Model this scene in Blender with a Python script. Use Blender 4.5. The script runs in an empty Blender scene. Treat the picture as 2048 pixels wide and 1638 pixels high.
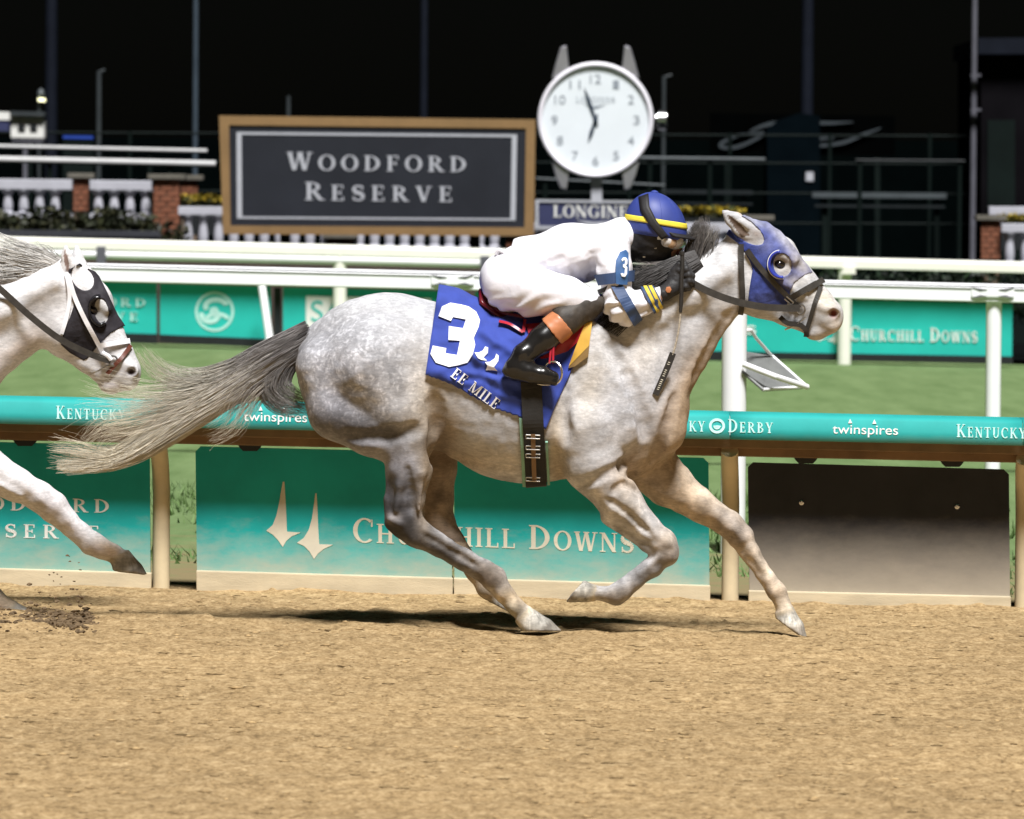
import bpy, bmesh, math, random
import numpy as np
from mathutils import Vector, Matrix
from mathutils.geometry import tessellate_polygon

# ------------------------------------------------------------------ camera, sky, sun, exposure
SC = bpy.context.scene
COL = SC.collection
F = 11520.0            # focal length in photograph pixels (2048 wide)
CH = 1.83              # camera height
HZ = 400.0             # horizon row
PITCH = math.atan((819.0 - HZ) / F)
ROLL = math.radians(0.4)
SLOPE = math.tan(math.radians(1.0))     # the ground falls gently to the right

cam_d = bpy.data.cameras.new('camera')
cam = bpy.data.objects.new('camera', cam_d)
COL.objects.link(cam)
SC.camera = cam
cam_d.sensor_width = 36.0
cam_d.lens = F * 36.0 / 2048.0
cam_d.clip_start = 0.5
cam_d.clip_end = 3000.0
cam.location = (0, 0, CH)
CAMROT = Matrix.Rotation(math.pi / 2 - PITCH, 3, 'X') @ Matrix.Rotation(ROLL, 3, 'Z')
cam.rotation_euler = CAMROT.to_euler()
cam_d.dof.use_dof = True
cam_d.dof.focus_distance = 23.9
cam_d.dof.aperture_fstop = 7.2
CR = np.array(CAMROT)

W = bpy.data.worlds.new('World')
SC.world = W
W.use_nodes = True
SUN_EL, SUN_AZ = math.radians(60), math.radians(12)   # azimuth: from behind the camera, a little to its right
_nt = W.node_tree
_bg = _nt.nodes['Background']
_sky = _nt.nodes.new('ShaderNodeTexSky')
_sky.sky_type = 'NISHITA'
_sky.sun_disc = False
_sky.sun_elevation = SUN_EL
_sky.sun_rotation = math.pi - SUN_AZ
_nt.links.new(_sky.outputs[0], _bg.inputs[0])
_bg.inputs[1].default_value = 0.00035            # night
sun_d = bpy.data.lights.new('sun', 'SUN')
sun = bpy.data.objects.new('sun', sun_d)
COL.objects.link(sun)
sun_d.energy = 5.0
sun_d.angle = math.radians(15)
sun_d.color = (1.0, 0.99, 0.985)
_sd = Vector((math.sin(SUN_AZ) * math.cos(SUN_EL), -math.cos(SUN_AZ) * math.cos(SUN_EL), math.sin(SUN_EL)))
sun.rotation_euler = _sd.to_track_quat('Z', 'Y').to_euler()
sun.location = (5, -10, 30)
SC.view_settings.view_transform = 'Standard'
SC.view_settings.look = 'None'
SC.view_settings.gamma = 1
SC.view_settings.use_curve_mapping = False
SC.view_settings.exposure = 0.56
SC.render.engine = 'CYCLES'
SC.cycles.use_denoising = True
SC.cycles.max_bounces = 8
SC.cycles.diffuse_bounces = 5

# ------------------------------------------------------------------ helpers
def P(px, py, Y):
    """photograph pixel + depth -> world point(s)"""
    px = np.asarray(px, float); py = np.asarray(py, float); Y = np.asarray(Y, float)
    d = np.stack(np.broadcast_arrays((px - 1024) / F, -(py - 819) / F, -np.ones_like(px * py)), -1)
    d = d @ CR.T
    k = Y / d[..., 1]
    r = d * k[..., None]
    r[..., 2] += CH
    return r

def gz(x):
    return -SLOPE * x

def tag(o, label=None, cat=None, group=None, kind=None):
    if label: o['label'] = label
    if cat: o['category'] = cat
    if group: o['group'] = group
    if kind: o['kind'] = kind
    return o

def empty(name, loc, label, cat, group=None):
    o = bpy.data.objects.new(name, None)
    o.empty_display_size = 0.1
    COL.objects.link(o)
    o.location = Vector(loc)
    bpy.context.view_layer.update()
    return tag(o, label, cat, group)

def link(name, me, mat, parent=None, smooth=False):
    o = bpy.data.objects.new(name, me)
    if mat is not None:
        for m in (mat if isinstance(mat, (list, tuple)) else [mat]):
            me.materials.append(m)
    COL.objects.link(o)
    if parent is not None:
        o.parent = parent
        if parent.type == 'EMPTY':
            o.matrix_parent_inverse = Matrix.Translation(-parent.location)
    if smooth:
        me.shade_smooth()
    return o

def mesh(name, V, Fc, mat=None, parent=None, smooth=False, col=None):
    me = bpy.data.meshes.new(name)
    V = np.asarray(V, np.float32)
    if isinstance(Fc, np.ndarray):
        n, k = Fc.shape
        me.vertices.add(len(V)); me.vertices.foreach_set('co', V.ravel())
        me.loops.add(n * k); me.loops.foreach_set('vertex_index', Fc.astype(np.int32).ravel())
        me.polygons.add(n)
        me.polygons.foreach_set('loop_start', np.arange(0, n * k, k, dtype=np.int32))
        me.update(calc_edges=True); me.validate()
    else:
        me.from_pydata(V.tolist(), [], Fc)
        me.update()
    if col is not None:
        a = me.color_attributes.new('Col', 'FLOAT_COLOR', 'POINT')
        c = np.ones((len(V), 4), np.float32); c[:, :3] = col
        a.data.foreach_set('color', c.ravel())
    return link(name, me, mat, parent, smooth)

class MB:
    """collects solids, builds one mesh"""
    def __init__(s): s.v = []; s.f = []
    def add(s, V, Fc):
        b = len(s.v); s.v += [tuple(map(float, p)) for p in V]; s.f += [tuple(i + b for i in f) for f in Fc]; return s
    def prism(s, front, back):
        """two matching loops of world points"""
        n = len(front)
        V = list(front) + list(back)
        if n > 4:
            tr = tessellate_polygon([[Vector((float(p[0]), float(p[1]), float(p[2]))) for p in front]])
            Fc = [tuple(t) for t in tr] + [tuple(n + i for i in reversed(t)) for t in tr]
        else:
            Fc = [tuple(range(n)), tuple(range(2 * n - 1, n - 1, -1))]
        Fc += [((i + 1) % n, i, n + i, n + (i + 1) % n) for i in range(n)]
        return s.add(V, Fc)
    def px(s, pts, Y, depth):
        """outline in photograph pixels at depth Y, solid going back by depth (metres)"""
        f = [P(a, b, Y) for a, b in pts]
        return s.prism(f, [p + np.array((0, depth, 0)) for p in f])
    def box(s, c, d):
        x, y, z = c; a, b, e = d[0] / 2, d[1] / 2, d[2] / 2
        V = [(x + i * a, y + j * b, z + k * e) for i, j, k in ((-1,-1,-1),(1,-1,-1),(1,1,-1),(-1,1,-1),(-1,-1,1),(1,-1,1),(1,1,1),(-1,1,1))]
        return s.add(V, [(3,2,1,0),(4,5,6,7),(0,1,5,4),(1,2,6,5),(2,3,7,6),(3,0,4,7)])
    def tube(s, pts, r, n=10, caps=True):
        pts = [np.array(p, float) for p in pts]
        r = r if isinstance(r, (list, tuple, np.ndarray)) else [r] * len(pts)
        up = np.array((0.13, 0.2, 0.97)); rings = []
        b = len(s.v)
        for i, p in enumerate(pts):
            t = pts[min(i + 1, len(pts) - 1)] - pts[max(i - 1, 0)]
            t /= np.linalg.norm(t) + 1e-9
            if abs(t @ up) > 0.95: up = np.array((0.9, 0.3, 0.1))
            a = np.cross(t, up); a /= np.linalg.norm(a); c = np.cross(a, t); up = c
            for k in range(n):
                th = 2 * math.pi * k / n
                s.v.append(tuple(p + r[i] * (math.cos(th) * a + math.sin(th) * c)))
        for i in range(len(pts) - 1):
            for k in range(n):
                s.f.append((b + i * n + k, b + i * n + (k + 1) % n, b + (i + 1) * n + (k + 1) % n, b + (i + 1) * n + k))
        if caps:
            s.f.append(tuple(b + k for k in range(n - 1, -1, -1)))
            s.f.append(tuple(b + (len(pts) - 1) * n + k for k in range(n)))
        return s
    def lathe(s, base, prof, n=14, axis=(0, 0, 1)):
        """prof: (radius, height)"""
        ax = Vector(axis).normalized(); q = Vector((0, 0, 1)).rotation_difference(ax)
        b = len(s.v); base = Vector(base)
        for r, h in prof:
            for k in range(n):
                th = 2 * math.pi * k / n
                s.v.append(tuple(base + q @ Vector((r * math.cos(th), r * math.sin(th), h))))
        for i in range(len(prof) - 1):
            for k in range(n):
                s.f.append((b + i * n + k, b + i * n + (k + 1) % n, b + (i + 1) * n + (k + 1) % n, b + (i + 1) * n + k))
        s.f.append(tuple(b + k for k in range(n - 1, -1, -1)))
        s.f.append(tuple(b + (len(prof) - 1) * n + k for k in range(n)))
        return s
    def build(s, name, mat, parent=None, smooth=False, bevel=0.0, fix=True):
        me = bpy.data.meshes.new(name)
        me.from_pydata(s.v, [], s.f)
        bm = bmesh.new(); bm.from_mesh(me)
        if fix: bmesh.ops.recalc_face_normals(bm, faces=bm.faces)
        if bevel: bmesh.ops.bevel(bm, geom=bm.edges[:], offset=bevel, segments=2, affect='EDGES', profile=0.6, clamp_overlap=True)
        ng = [f for f in bm.faces if len(f.verts) > 4]
        if ng: bmesh.ops.triangulate(bm, faces=ng)
        bm.to_mesh(me); bm.free(); me.update()
        o = link(name, me, mat, parent, smooth)
        if smooth:
            me.set_sharp_from_angle(angle=math.radians(40))
        return o

# numpy noise
_rng = np.random.default_rng(7)
_T3 = _rng.random((64, 64, 64)).astype(np.float32)
def noise3(x, y, z):
    x, y, z = np.broadcast_arrays(np.asarray(x, np.float32), np.asarray(y, np.float32), np.asarray(z, np.float32))
    xi, yi, zi = np.floor(x).astype(int), np.floor(y).astype(int), np.floor(z).astype(int)
    fx, fy, fz = x - xi, y - yi, z - zi
    fx = fx * fx * (3 - 2 * fx); fy = fy * fy * (3 - 2 * fy); fz = fz * fz * (3 - 2 * fz)
    r = 0
    for a in (0, 1):
        for b in (0, 1):
            for c in (0, 1):
                wgt = (fx if a else 1 - fx) * (fy if b else 1 - fy) * (fz if c else 1 - fz)
                r = r + wgt * _T3[(xi + a) & 63, (yi + b) & 63, (zi + c) & 63]
    return r * 2 - 1
def fbm(x, y, z=0.0, o=4):
    r = 0; a = 1.0
    for i in range(o):
        r = r + a * noise3(np.asarray(x) * 2 ** i + 17 * i, np.asarray(y) * 2 ** i + 5 * i, np.asarray(z) * 2 ** i + 3 * i); a *= 0.5
    return r
def sstep(a, b, x):
    t = np.clip((np.asarray(x, float) - a) / (b - a), 0, 1); return t * t * (3 - 2 * t)

# ------------------------------------------------------------------ materials
def mat(name, col, rough=0.6, var=0.18, scale=6.0, bump=0.0, bscale=80.0, spec=0.4, metal=0.0, attr=False,
        stretch=(1, 1, 1), dirt=None, emit=None, coat=0.0, sheen=0.0, trans=0.0):
    m = bpy.data.materials.new(name); m.use_nodes = True
    nt = m.node_tree; N = nt.nodes; L = nt.links
    b = N['Principled BSDF']
    b.inputs['Roughness'].default_value = rough
    b.inputs['Metallic'].default_value = metal
    b.inputs['Specular IOR Level'].default_value = spec
    b.inputs['Coat Weight'].default_value = coat
    b.inputs['Sheen Weight'].default_value = sheen
    b.inputs['Transmission Weight'].default_value = trans
    tc = N.new('ShaderNodeTexCoord'); mp = N.new('ShaderNodeMapping'); mp.inputs['Scale'].default_value = stretch
    L.new(tc.outputs['Object'], mp.inputs[0])
    nz = N.new('ShaderNodeTexNoise'); nz.inputs['Scale'].default_value = scale; nz.inputs['Detail'].default_value = 5; nz.inputs['Roughness'].default_value = 0.6
    L.new(mp.outputs[0], nz.inputs['Vector'])
    rg = N.new('ShaderNodeMapRange'); rg.inputs[1].default_value = 0.3; rg.inputs[2].default_value = 0.7
    rg.inputs[3].default_value = 1 - var; rg.inputs[4].default_value = 1 + var
    L.new(nz.outputs[0], rg.inputs[0])
    mx = N.new('ShaderNodeMix'); mx.data_type = 'RGBA'; mx.blend_type = 'MULTIPLY'; mx.inputs[0].default_value = 1
    if attr:
        at = N.new('ShaderNodeAttribute'); at.attribute_name = 'Col'; L.new(at.outputs[0], mx.inputs[6])
    else:
        mx.inputs[6].default_value = (*col, 1)
    cm = N.new('ShaderNodeCombineColor')
    for i in range(3): L.new(rg.outputs[0], cm.inputs[i])
    L.new(cm.outputs[0], mx.inputs[7])
    out = mx.outputs[2]
    if dirt:      # (colour, z0, z1, max): sand caked on from z1 down to z0 (generated height 0..1)
        dc, z0, z1, dm = dirt[:4]; nzk = dirt[4] if len(dirt) > 4 else 0.9
        sp = N.new('ShaderNodeSeparateXYZ'); L.new(tc.outputs['Generated'], sp.inputs[0])
        n2 = N.new('ShaderNodeTexNoise'); n2.inputs['Scale'].default_value = 5; n2.inputs['Detail'].default_value = 7; n2.inputs['Roughness'].default_value = 0.7
        mp2 = N.new('ShaderNodeMapping'); mp2.inputs['Scale'].default_value = (1.0, 1, 2.2); L.new(tc.outputs['Object'], mp2.inputs[0]); L.new(mp2.outputs[0], n2.inputs['Vector'])
        ad = N.new('ShaderNodeMath'); ad.operation = 'MULTIPLY_ADD'; L.new(n2.outputs[0], ad.inputs[0]); ad.inputs[1].default_value = -nzk * (z1 - z0); L.new(sp.outputs[2], ad.inputs[2])
        r2 = N.new('ShaderNodeMapRange'); r2.inputs[1].default_value = z1 - 0.5 * nzk * (z1 - z0); r2.inputs[2].default_value = z0 - 0.5 * nzk * (z1 - z0); r2.inputs[3].default_value = 0; r2.inputs[4].default_value = dm
        L.new(ad.outputs[0], r2.inputs[0])
        m2 = N.new('ShaderNodeMix'); m2.data_type = 'RGBA'; L.new(r2.outputs[0], m2.inputs[0]); L.new(out, m2.inputs[6]); m2.inputs[7].default_value = (*dc, 1)
        out = m2.outputs[2]
    L.new(out, b.inputs['Base Color'])
    if bump:
        n3 = N.new('ShaderNodeTexNoise'); n3.inputs['Scale'].default_value = bscale; n3.inputs['Detail'].default_value = 4
        L.new(mp.outputs[0], n3.inputs['Vector'])
        bp = N.new('ShaderNodeBump'); bp.inputs['Strength'].default_value = bump; bp.inputs['Distance'].default_value = 0.004
        L.new(n3.outputs[0], bp.inputs['Height']); L.new(bp.outputs[0], b.inputs['Normal'])
    if emit:
        b.inputs['Emission Color'].default_value = (*emit[0], 1); b.inputs['Emission Strength'].default_value = emit[1]
    return m

SAND_C = (0.40, 0.275, 0.145)
M = {}
M['white'] = mat('white_paint', (0.86, 0.86, 0.88), 0.45, 0.04, 3)
M['cream'] = mat('cream_paint', (0.82, 0.81, 0.72), 0.5, 0.05, 3)
M['teal'] = mat('teal_vinyl', (0.022, 0.32, 0.30), 0.7, 0.10, 4, dirt=(SAND_C, -0.1, 0.3, 0.3), spec=0.25)
M['teal_board'] = mat('teal_board', (0.012, 0.36, 0.345), 0.6, 0.14, 3, dirt=((0.40, 0.39, 0.30), -0.05, 0.42, 0.85, 1.6), spec=.25)
M['teal_clean'] = mat('teal_far_board', (0.012, 0.42, 0.36), 0.6, 0.08, 2)
M['black_board'] = mat('black_board', (0.030, 0.031, 0.037), 0.7, 0.2, 5, dirt=((0.45, 0.39, 0.30), -0.15, 0.60, 0.95, 0.35), spec=.2)
M['tan_wood'] = mat('tan_plank', (0.52, 0.44, 0.30), 0.7, 0.15, 4, 0.3, 60, stretch=(1, 1, 5))
M['tan_post'] = mat('tan_post', (0.62, 0.52, 0.34), 0.6, 0.12, 6)
M['brown_beam'] = mat('brown_beam', (0.20, 0.12, 0.06), 0.6, 0.25, 6)
M['dark'] = mat('dark_metal', (0.012, 0.014, 0.016), 0.5, 0.2, 5)
M['letter'] = mat('letter_white', (0.74, 0.74, 0.70), 0.5, 0.06, 6)
M['letter_dusty'] = mat('letter_dusty', (0.64, 0.60, 0.48), 0.6, 0.12, 6)
M['letter_pale'] = mat('letter_pale', (0.45, 0.72, 0.66), 0.5, 0.08, 6)
M['letter_grey'] = mat('letter_grey', (0.42, 0.43, 0.47), 0.5, 0.06, 6)
M['slate'] = mat('slate_panel', (0.019, 0.021, 0.028), 0.6, 0.15, 1.5, spec=.2)
M['gold'] = mat('gold_frame', (0.235, 0.14, 0.058), 0.6, 0.12, 3)
M['navy'] = mat('navy_panel', (0.035, 0.04, 0.10), 0.5, 0.1, 3)
M['steel'] = mat('steel', (0.62, 0.62, 0.64), 0.25, 0.05, 5, metal=1.0)
M['dial'] = mat('clock_dial', (0.74, 0.79, 0.83), 0.4, 0.03, 2)
M['ink'] = mat('dial_ink', (0.26, 0.29, 0.33), 0.5, 0.05, 5)
M['ink_dark'] = mat('hand_ink', (0.03, 0.045, 0.07), 0.4, 0.05, 5)
M['mortar'] = mat('mortar', (0.14, 0.10, 0.07), 0.9, 0.2, 20)
M['brick'] = mat('brick', (0.17, 0.062, 0.032), 0.85, 0.35, 9, 0.3, 120)
M['stone'] = mat('cap_stone', (0.12, 0.11, 0.09), 0.8, 0.2, 10)
M['hedge'] = mat('hedge_leaf', (0.028, 0.034, 0.012), 0.7, 0.5, 10)
M['hedge_dark'] = mat('dark_hedge_leaf', (0.007, 0.014, 0.007), 0.7, 0.5, 10)
M['yellow_flower'] = mat('yellow_petals', (0.30, 0.22, 0.012), 0.6, 0.4, 30)
M['dark_green'] = mat('unlit_green_paint', (0.004, 0.008, 0.007), 0.6, 0.2, 2, spec=.1)  # near-black colour stands for far parts the floodlights leave unlit
M['dark_blue'] = mat('unlit_blue_paint', (0.007, 0.009, 0.015), 0.6, 0.2, 2, spec=.1)  # missing light on far poles put into the dark colour
M['pole_grey'] = mat('pole_grey', (0.035, 0.042, 0.045), 0.5, 0.2, 3)
M['pole_lit'] = mat('pole_galvanised', (0.10, 0.10, 0.12), 0.5, 0.2, 3)
M['brown_wall'] = mat('brown_wall', (0.055, 0.04, 0.03), 0.8, 0.3, 4)
M['grey_ledge'] = mat('grey_ledge', (0.03, 0.032, 0.04), 0.7, 0.2, 4)
M['blue_strip'] = mat('blue_strip', (0.02, 0.06, 0.35), 0.5, 0.1, 4)
M['lamp'] = mat('lamp_lens', (0.9, 0.9, 0.6), 0.5, 0.0, 4, emit=((1.0, 0.95, 0.55), 1.6))
M['baluster'] = mat('baluster_paint', (0.44, 0.44, 0.49), 0.6, 0.08, 4)
M['fence_white'] = mat('fence_white', (0.50, 0.50, 0.50), 0.6, 0.1, 3)
M['lot'] = mat('unlit_asphalt', (0.004, 0.005, 0.005), 1.0, 0.3, 1, spec=0.0)  # ground past the turf blackened in place of missing light
# ------------------------------------------------------------------ ground
def grid_mesh(name, xs, ys, zf, m, kind='structure'):
    X, Y = np.meshgrid(xs, ys, indexing='ij')
    Z = zf(X, Y)
    V = np.stack([X, Y, Z], -1).reshape(-1, 3)
    n, k = len(xs), len(ys)
    I = np.arange(n * k).reshape(n, k)
    Q = np.stack([I[:-1, :-1], I[1:, :-1], I[1:, 1:], I[:-1, 1:]], -1).reshape(-1, 4)
    o = mesh(name, V, Q, m, smooth=True)
    return tag(o, kind=kind)

def sand_mat():
    m = bpy.data.materials.new('track_sand'); m.use_nodes = True
    nt = m.node_tree; N = nt.nodes; L = nt.links; b = N['Principled BSDF']
    b.inputs['Roughness'].default_value = 0.95; b.inputs['Specular IOR Level'].default_value = 0.1
    tc = N.new('ShaderNodeTexCoord')
    mp = N.new('ShaderNodeMapping'); mp.inputs['Scale'].default_value = (0.25, 0.105, 1); L.new(tc.outputs['Object'], mp.inputs[0])
    n1 = N.new('ShaderNodeTexNoise'); n1.inputs['Scale'].default_value = 82; n1.inputs['Detail'].default_value = 8; n1.inputs['Roughness'].default_value = 0.78
    L.new(mp.outputs[0], n1.inputs['Vector'])
    cr = N.new('ShaderNodeValToRGB')
    e = cr.color_ramp.elements
    e[0].position = 0.27; e[0].color = (0.14, 0.09, 0.042, 1)
    e[1].position = 0.74; e[1].color = (0.58, 0.425, 0.235, 1)
    c = e.new(0.50); c.color = (0.36, 0.247, 0.122, 1)
    n6 = N.new('ShaderNodeTexNoise'); n6.inputs['Scale'].default_value = 260; n6.inputs['Detail'].default_value = 3; L.new(mp.outputs[0], n6.inputs['Vector'])
    av = N.new('ShaderNodeMath'); av.operation = 'MULTIPLY_ADD'; av.inputs[1].default_value = 0.45; L.new(n6.outputs[0], av.inputs[0])
    a2 = N.new('ShaderNodeMath'); a2.operation = 'SUBTRACT'; a2.inputs[1].default_value = 0.225; L.new(n1.outputs[0], a2.inputs[0]); L.new(a2.outputs[0], av.inputs[2])
    L.new(av.outputs[0], cr.inputs[0])
    n2 = N.new('ShaderNodeTexNoise'); n2.inputs['Scale'].default_value = 0.6; n2.inputs['Detail'].default_value = 3
    L.new(tc.outputs['Object'], n2.inputs['Vector'])
    rg = N.new('ShaderNodeMapRange'); rg.inputs[1].default_value = .3; rg.inputs[2].default_value = .7; rg.inputs[3].default_value = .88; rg.inputs[4].default_value = 1.1
    L.new(n2.outputs[0], rg.inputs[0])
    mx = N.new('ShaderNodeMix'); mx.data_type = 'RGBA'; mx.blend_type = 'MULTIPLY'; mx.inputs[0].default_value = 1
    cm = N.new('ShaderNodeCombineColor')
    for i in range(3): L.new(rg.outputs[0], cm.inputs[i])
    L.new(cr.outputs[0], mx.inputs[6]); L.new(cm.outputs[0], mx.inputs[7]); L.new(mx.outputs[2], b.inputs['Base Color'])
    n3 = N.new('ShaderNodeTexNoise'); n3.inputs['Scale'].default_value = 55; n3.inputs['Detail'].default_value = 7; n3.inputs['Roughness'].default_value = .7
    L.new(tc.outputs['Object'], n3.inputs['Vector'])
    bp = N.new('ShaderNodeBump'); bp.inputs['Strength'].default_value = 0.7; bp.inputs['Distance'].default_value = 0.02
    L.new(n3.outputs[0], bp.inputs['Height']); L.new(bp.outputs[0], b.inputs['Normal'])
    return m
M['sand'] = sand_mat()

def turf_mat():
    m = bpy.data.materials.new('turf'); m.use_nodes = True
    nt = m.node_tree; N = nt.nodes; L = nt.links; b = N['Principled BSDF']
    b.inputs['Roughness'].default_value = 0.9; b.inputs['Specular IOR Level'].default_value = 0.15
    tc = N.new('ShaderNodeTexCoord')
    mp = N.new('ShaderNodeMapping'); mp.inputs['Scale'].default_value = (1.0, 0.14, 1); L.new(tc.outputs['Object'], mp.inputs[0])
    n1 = N.new('ShaderNodeTexNoise'); n1.inputs['Scale'].default_value = 3.2; n1.inputs['Detail'].default_value = 9; n1.inputs['Roughness'].default_value = 0.75
    L.new(mp.outputs[0], n1.inputs['Vector'])
    cr = N.new('ShaderNodeValToRGB'); e = cr.color_ramp.elements
    e[0].position = 0.3; e[0].color = (0.085, 0.137, 0.048, 1)
    e[1].position = 0.72; e[1].color = (0.159, 0.226, 0.096, 1)
    L.new(n1.outputs[0], cr.inputs[0])
    # bare, worn soil just behind the rail
    sp = N.new('ShaderNodeSeparateXYZ'); L.new(tc.outputs['Object'], sp.inputs[0])
    n2 = N.new('ShaderNodeTexNoise'); n2.inputs['Scale'].default_value = 5; n2.inputs['Detail'].default_value = 6; L.new(tc.outputs['Object'], n2.inputs['Vector'])
    ma = N.new('ShaderNodeMath'); ma.operation = 'MULTIPLY_ADD'; L.new(n2.outputs[0], ma.inputs[0]); ma.inputs[1].default_value = 7.0; L.new(sp.outputs[1], ma.inputs[2])
    rg = N.new('ShaderNodeMapRange'); rg.inputs[1].default_value = 31.0; rg.inputs[2].default_value = 34.5; rg.inputs[3].default_value = 0.85; rg.inputs[4].default_value = 0
    L.new(ma.outputs[0], rg.inputs[0])
    mx = N.new('ShaderNodeMix'); mx.data_type = 'RGBA'; L.new(rg.outputs[0], mx.inputs[0]); L.new(cr.outputs[0], mx.inputs[6]); mx.inputs[7].default_value = (0.22, 0.16, 0.085, 1)
    L.new(mx.outputs[2], b.inputs['Base Color'])
    n5 = N.new('ShaderNodeTexNoise'); n5.inputs['Scale'].default_value = 30; n5.inputs['Detail'].default_value = 4; L.new(tc.outputs['Object'], n5.inputs['Vector'])
    bp = N.new('ShaderNodeBump'); bp.inputs['Strength'].default_value = 0.5; bp.inputs['Distance'].default_value = 0.02
    L.new(n5.outputs[0], bp.inputs['Height']); L.new(bp.outputs[0], b.inputs['Normal'])
    return m
M['turf'] = turf_mat()

def sand_z(X, Y):
    m = sstep(-4.2, -3.4, X) * (1 - sstep(3.4, 4.2, X)) * sstep(15.0, 16.5, Y) * (1 - sstep(26.6, 27.0, Y))
    n = 0.010 * fbm(X * 3.2, Y * 1.3, 1.0, 5) + 0.012 * np.abs(noise3(X * 7, Y * 3.2, 9.1)) * noise3(X * 2, Y * 1.0, 4.0)
    clod = np.clip(noise3(X * 10 + 3 * noise3(X * 4, Y * 2, 3.3), Y * 7, 2.5) - 0.32, 0, 1) * 0.030 + np.clip(noise3(X * 20, Y * 17, 8.5) - 0.35, 0, 1) * 0.013
    row = 0.006 * np.sin(Y * 2 * math.pi / 0.42 + 1.4 * noise3(X * .8, Y * .5, .2))
    hp = np.exp(-((Y - 24.15) / 0.55) ** 2)          # churned line where the field has run
    churn = hp * 0.016 * noise3(X * 9, Y * 6, 7.7)
    return -SLOPE * X - 0.006 + m * (n + clod + row + churn)

xs = np.concatenate([np.linspace(-140, -6, 12)[:-1], np.linspace(-6, -3.2, 60)[:-1], np.arange(-3.2, 3.2, 0.013), np.linspace(3.2, 6, 60), np.linspace(6, 140, 12)[1:]])
ys = np.concatenate([np.linspace(-60, 15, 8)[:-1], np.arange(15, 16.4, 0.1), np.arange(16.4, 26.9, 0.026), [27.0]])
grid_mesh('dirt_track', xs, ys, sand_z, M['sand'])
# loose clods on the harrowed surface
rg = np.random.default_rng(21)
n = 2600
cy = 16.6 + 9.9 * rg.random(n); cxp = (rg.random(n) - .5) * (cy * .19 + .4)
cr_ = 0.002 + 0.006 * rg.random(n) ** 3
cz = sand_z(cxp, cy)
oc = np.array([(1, 0, 0), (-1, 0, 0), (0, 1, 0), (0, -1, 0), (0, 0, 1), (0, 0, -1)], float)
of = np.array([(0, 2, 4), (2, 1, 4), (1, 3, 4), (3, 0, 4), (2, 0, 5), (1, 2, 5), (3, 1, 5), (0, 3, 5)])
CV = np.stack([cxp, cy, cz + cr_ * .25], -1)[:, None] + oc[None] * (cr_[:, None, None] * (0.6 + .8 * rg.random((n, 6, 1)))) * np.array((3.4, 1.4, .7))
CF = (np.arange(n)[:, None, None] * 6 + of[None]).reshape(-1, 3)
cc = np.array((.36, .25, .125)) * (.5 + .75 * rg.random((n, 1)))
M['clod'] = mat('loose_sand', (1, 1, 1), .95, .2, 60, attr=True, spec=.1)
tag(mesh('sand_clods', CV.reshape(-1, 3), CF, M['clod'], smooth=True, col=np.repeat(cc, 6, 0)), 'loose tan sand clods lying over the harrowed dirt track', 'sand', kind='stuff')
# turf course and the ground beyond it
xs = np.linspace(-140, 140, 29)
grid_mesh('turf_course', xs, np.linspace(27.0, 69.4, 24), lambda X, Y: -SLOPE * X + 0.0 * Y - 0.004, M['turf'])
grid_mesh('ground', np.linspace(-1500, 1500, 31), np.linspace(69.4, 2500, 20), lambda X, Y: -SLOPE * np.clip(X, -40, 40) - 0.008 + 0 * Y, M['lot'])
# soft edge of the turf: short blades
rg = np.random.default_rng(3)
n = 16000
gy = 27.3 + 9.0 * rg.random(n)
gx = (rg.random(n) - 0.5) * (gy * 0.205 + 1.5)
keep = fbm(gx * 1.2, gy * .8, 2.0, 3) > -0.25
gx, gy = gx[keep], gy[keep]; n = len(gx)
ph = rg.random(n) * 6.28; hh = 0.02 + 0.05 * rg.random(n); wd = 0.004 + 0.006 * rg.random(n)
bx = np.stack([gx - wd * np.cos(ph), gy - wd * np.sin(ph), gz(gx) - 0.006], -1)
cx = np.stack([gx + wd * np.cos(ph), gy + wd * np.sin(ph), gz(gx) - 0.006], -1)
tx = np.stack([gx + 0.03 * rg.standard_normal(n), gy + 0.03 * rg.standard_normal(n), gz(gx) + hh], -1)
V = np.stack([bx, cx, tx], 1).reshape(-1, 3)
gcol = np.repeat(np.array((0.09, 0.15, 0.045)) * (0.6 + 0.8 * rg.random((n, 1))) * np.array((1, 1, 1)), 3, 0)
M['blade'] = mat('grass_blade', (0.06, 0.13, 0.03), 0.7, 0.15, 2, attr=True)
tag(mesh('grass', V, np.arange(3 * n).reshape(-1, 3), M['blade'], col=gcol), 'short mown green grass of the turf course between the rails', 'grass', kind='stuff')

# ------------------------------------------------------------------ serif lettering (drawn from strokes)
def _ring(cx, cy, rx, ry, ix, iy, a0=0, a1=360, n=28):
    n = max(6, int(n * (a1 - a0) / 360)); out = []; inn = []
    for i in range(n + 1):
        a = math.radians(a0 + (a1 - a0) * i / n)
        out.append((cx + rx * math.cos(a), cy + ry * math.sin(a))); inn.append((cx + ix * math.cos(a), cy + iy * math.sin(a)))
    return [[out[i], out[i + 1], inn[i + 1], inn[i]] for i in range(n)]
def _r(x0, y0, x1, y1): return [[(x0, y0), (x1, y0), (x1, y1), (x0, y1)]]
def _d(x0, y0, x1, y1, w): return [[(x0 - w / 2, y0), (x0 + w / 2, y0), (x1 + w / 2, y1), (x1 - w / 2, y1)]]
def _st(x, w=.17, lo=True, hi=True):
    r = _r(x, 0, x + w, 1)
    if lo: r += _r(x - .08, 0, x + w + .08, .055)
    if hi: r += _r(x - .08, .945, x + w + .08, 1)
    return r
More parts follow.
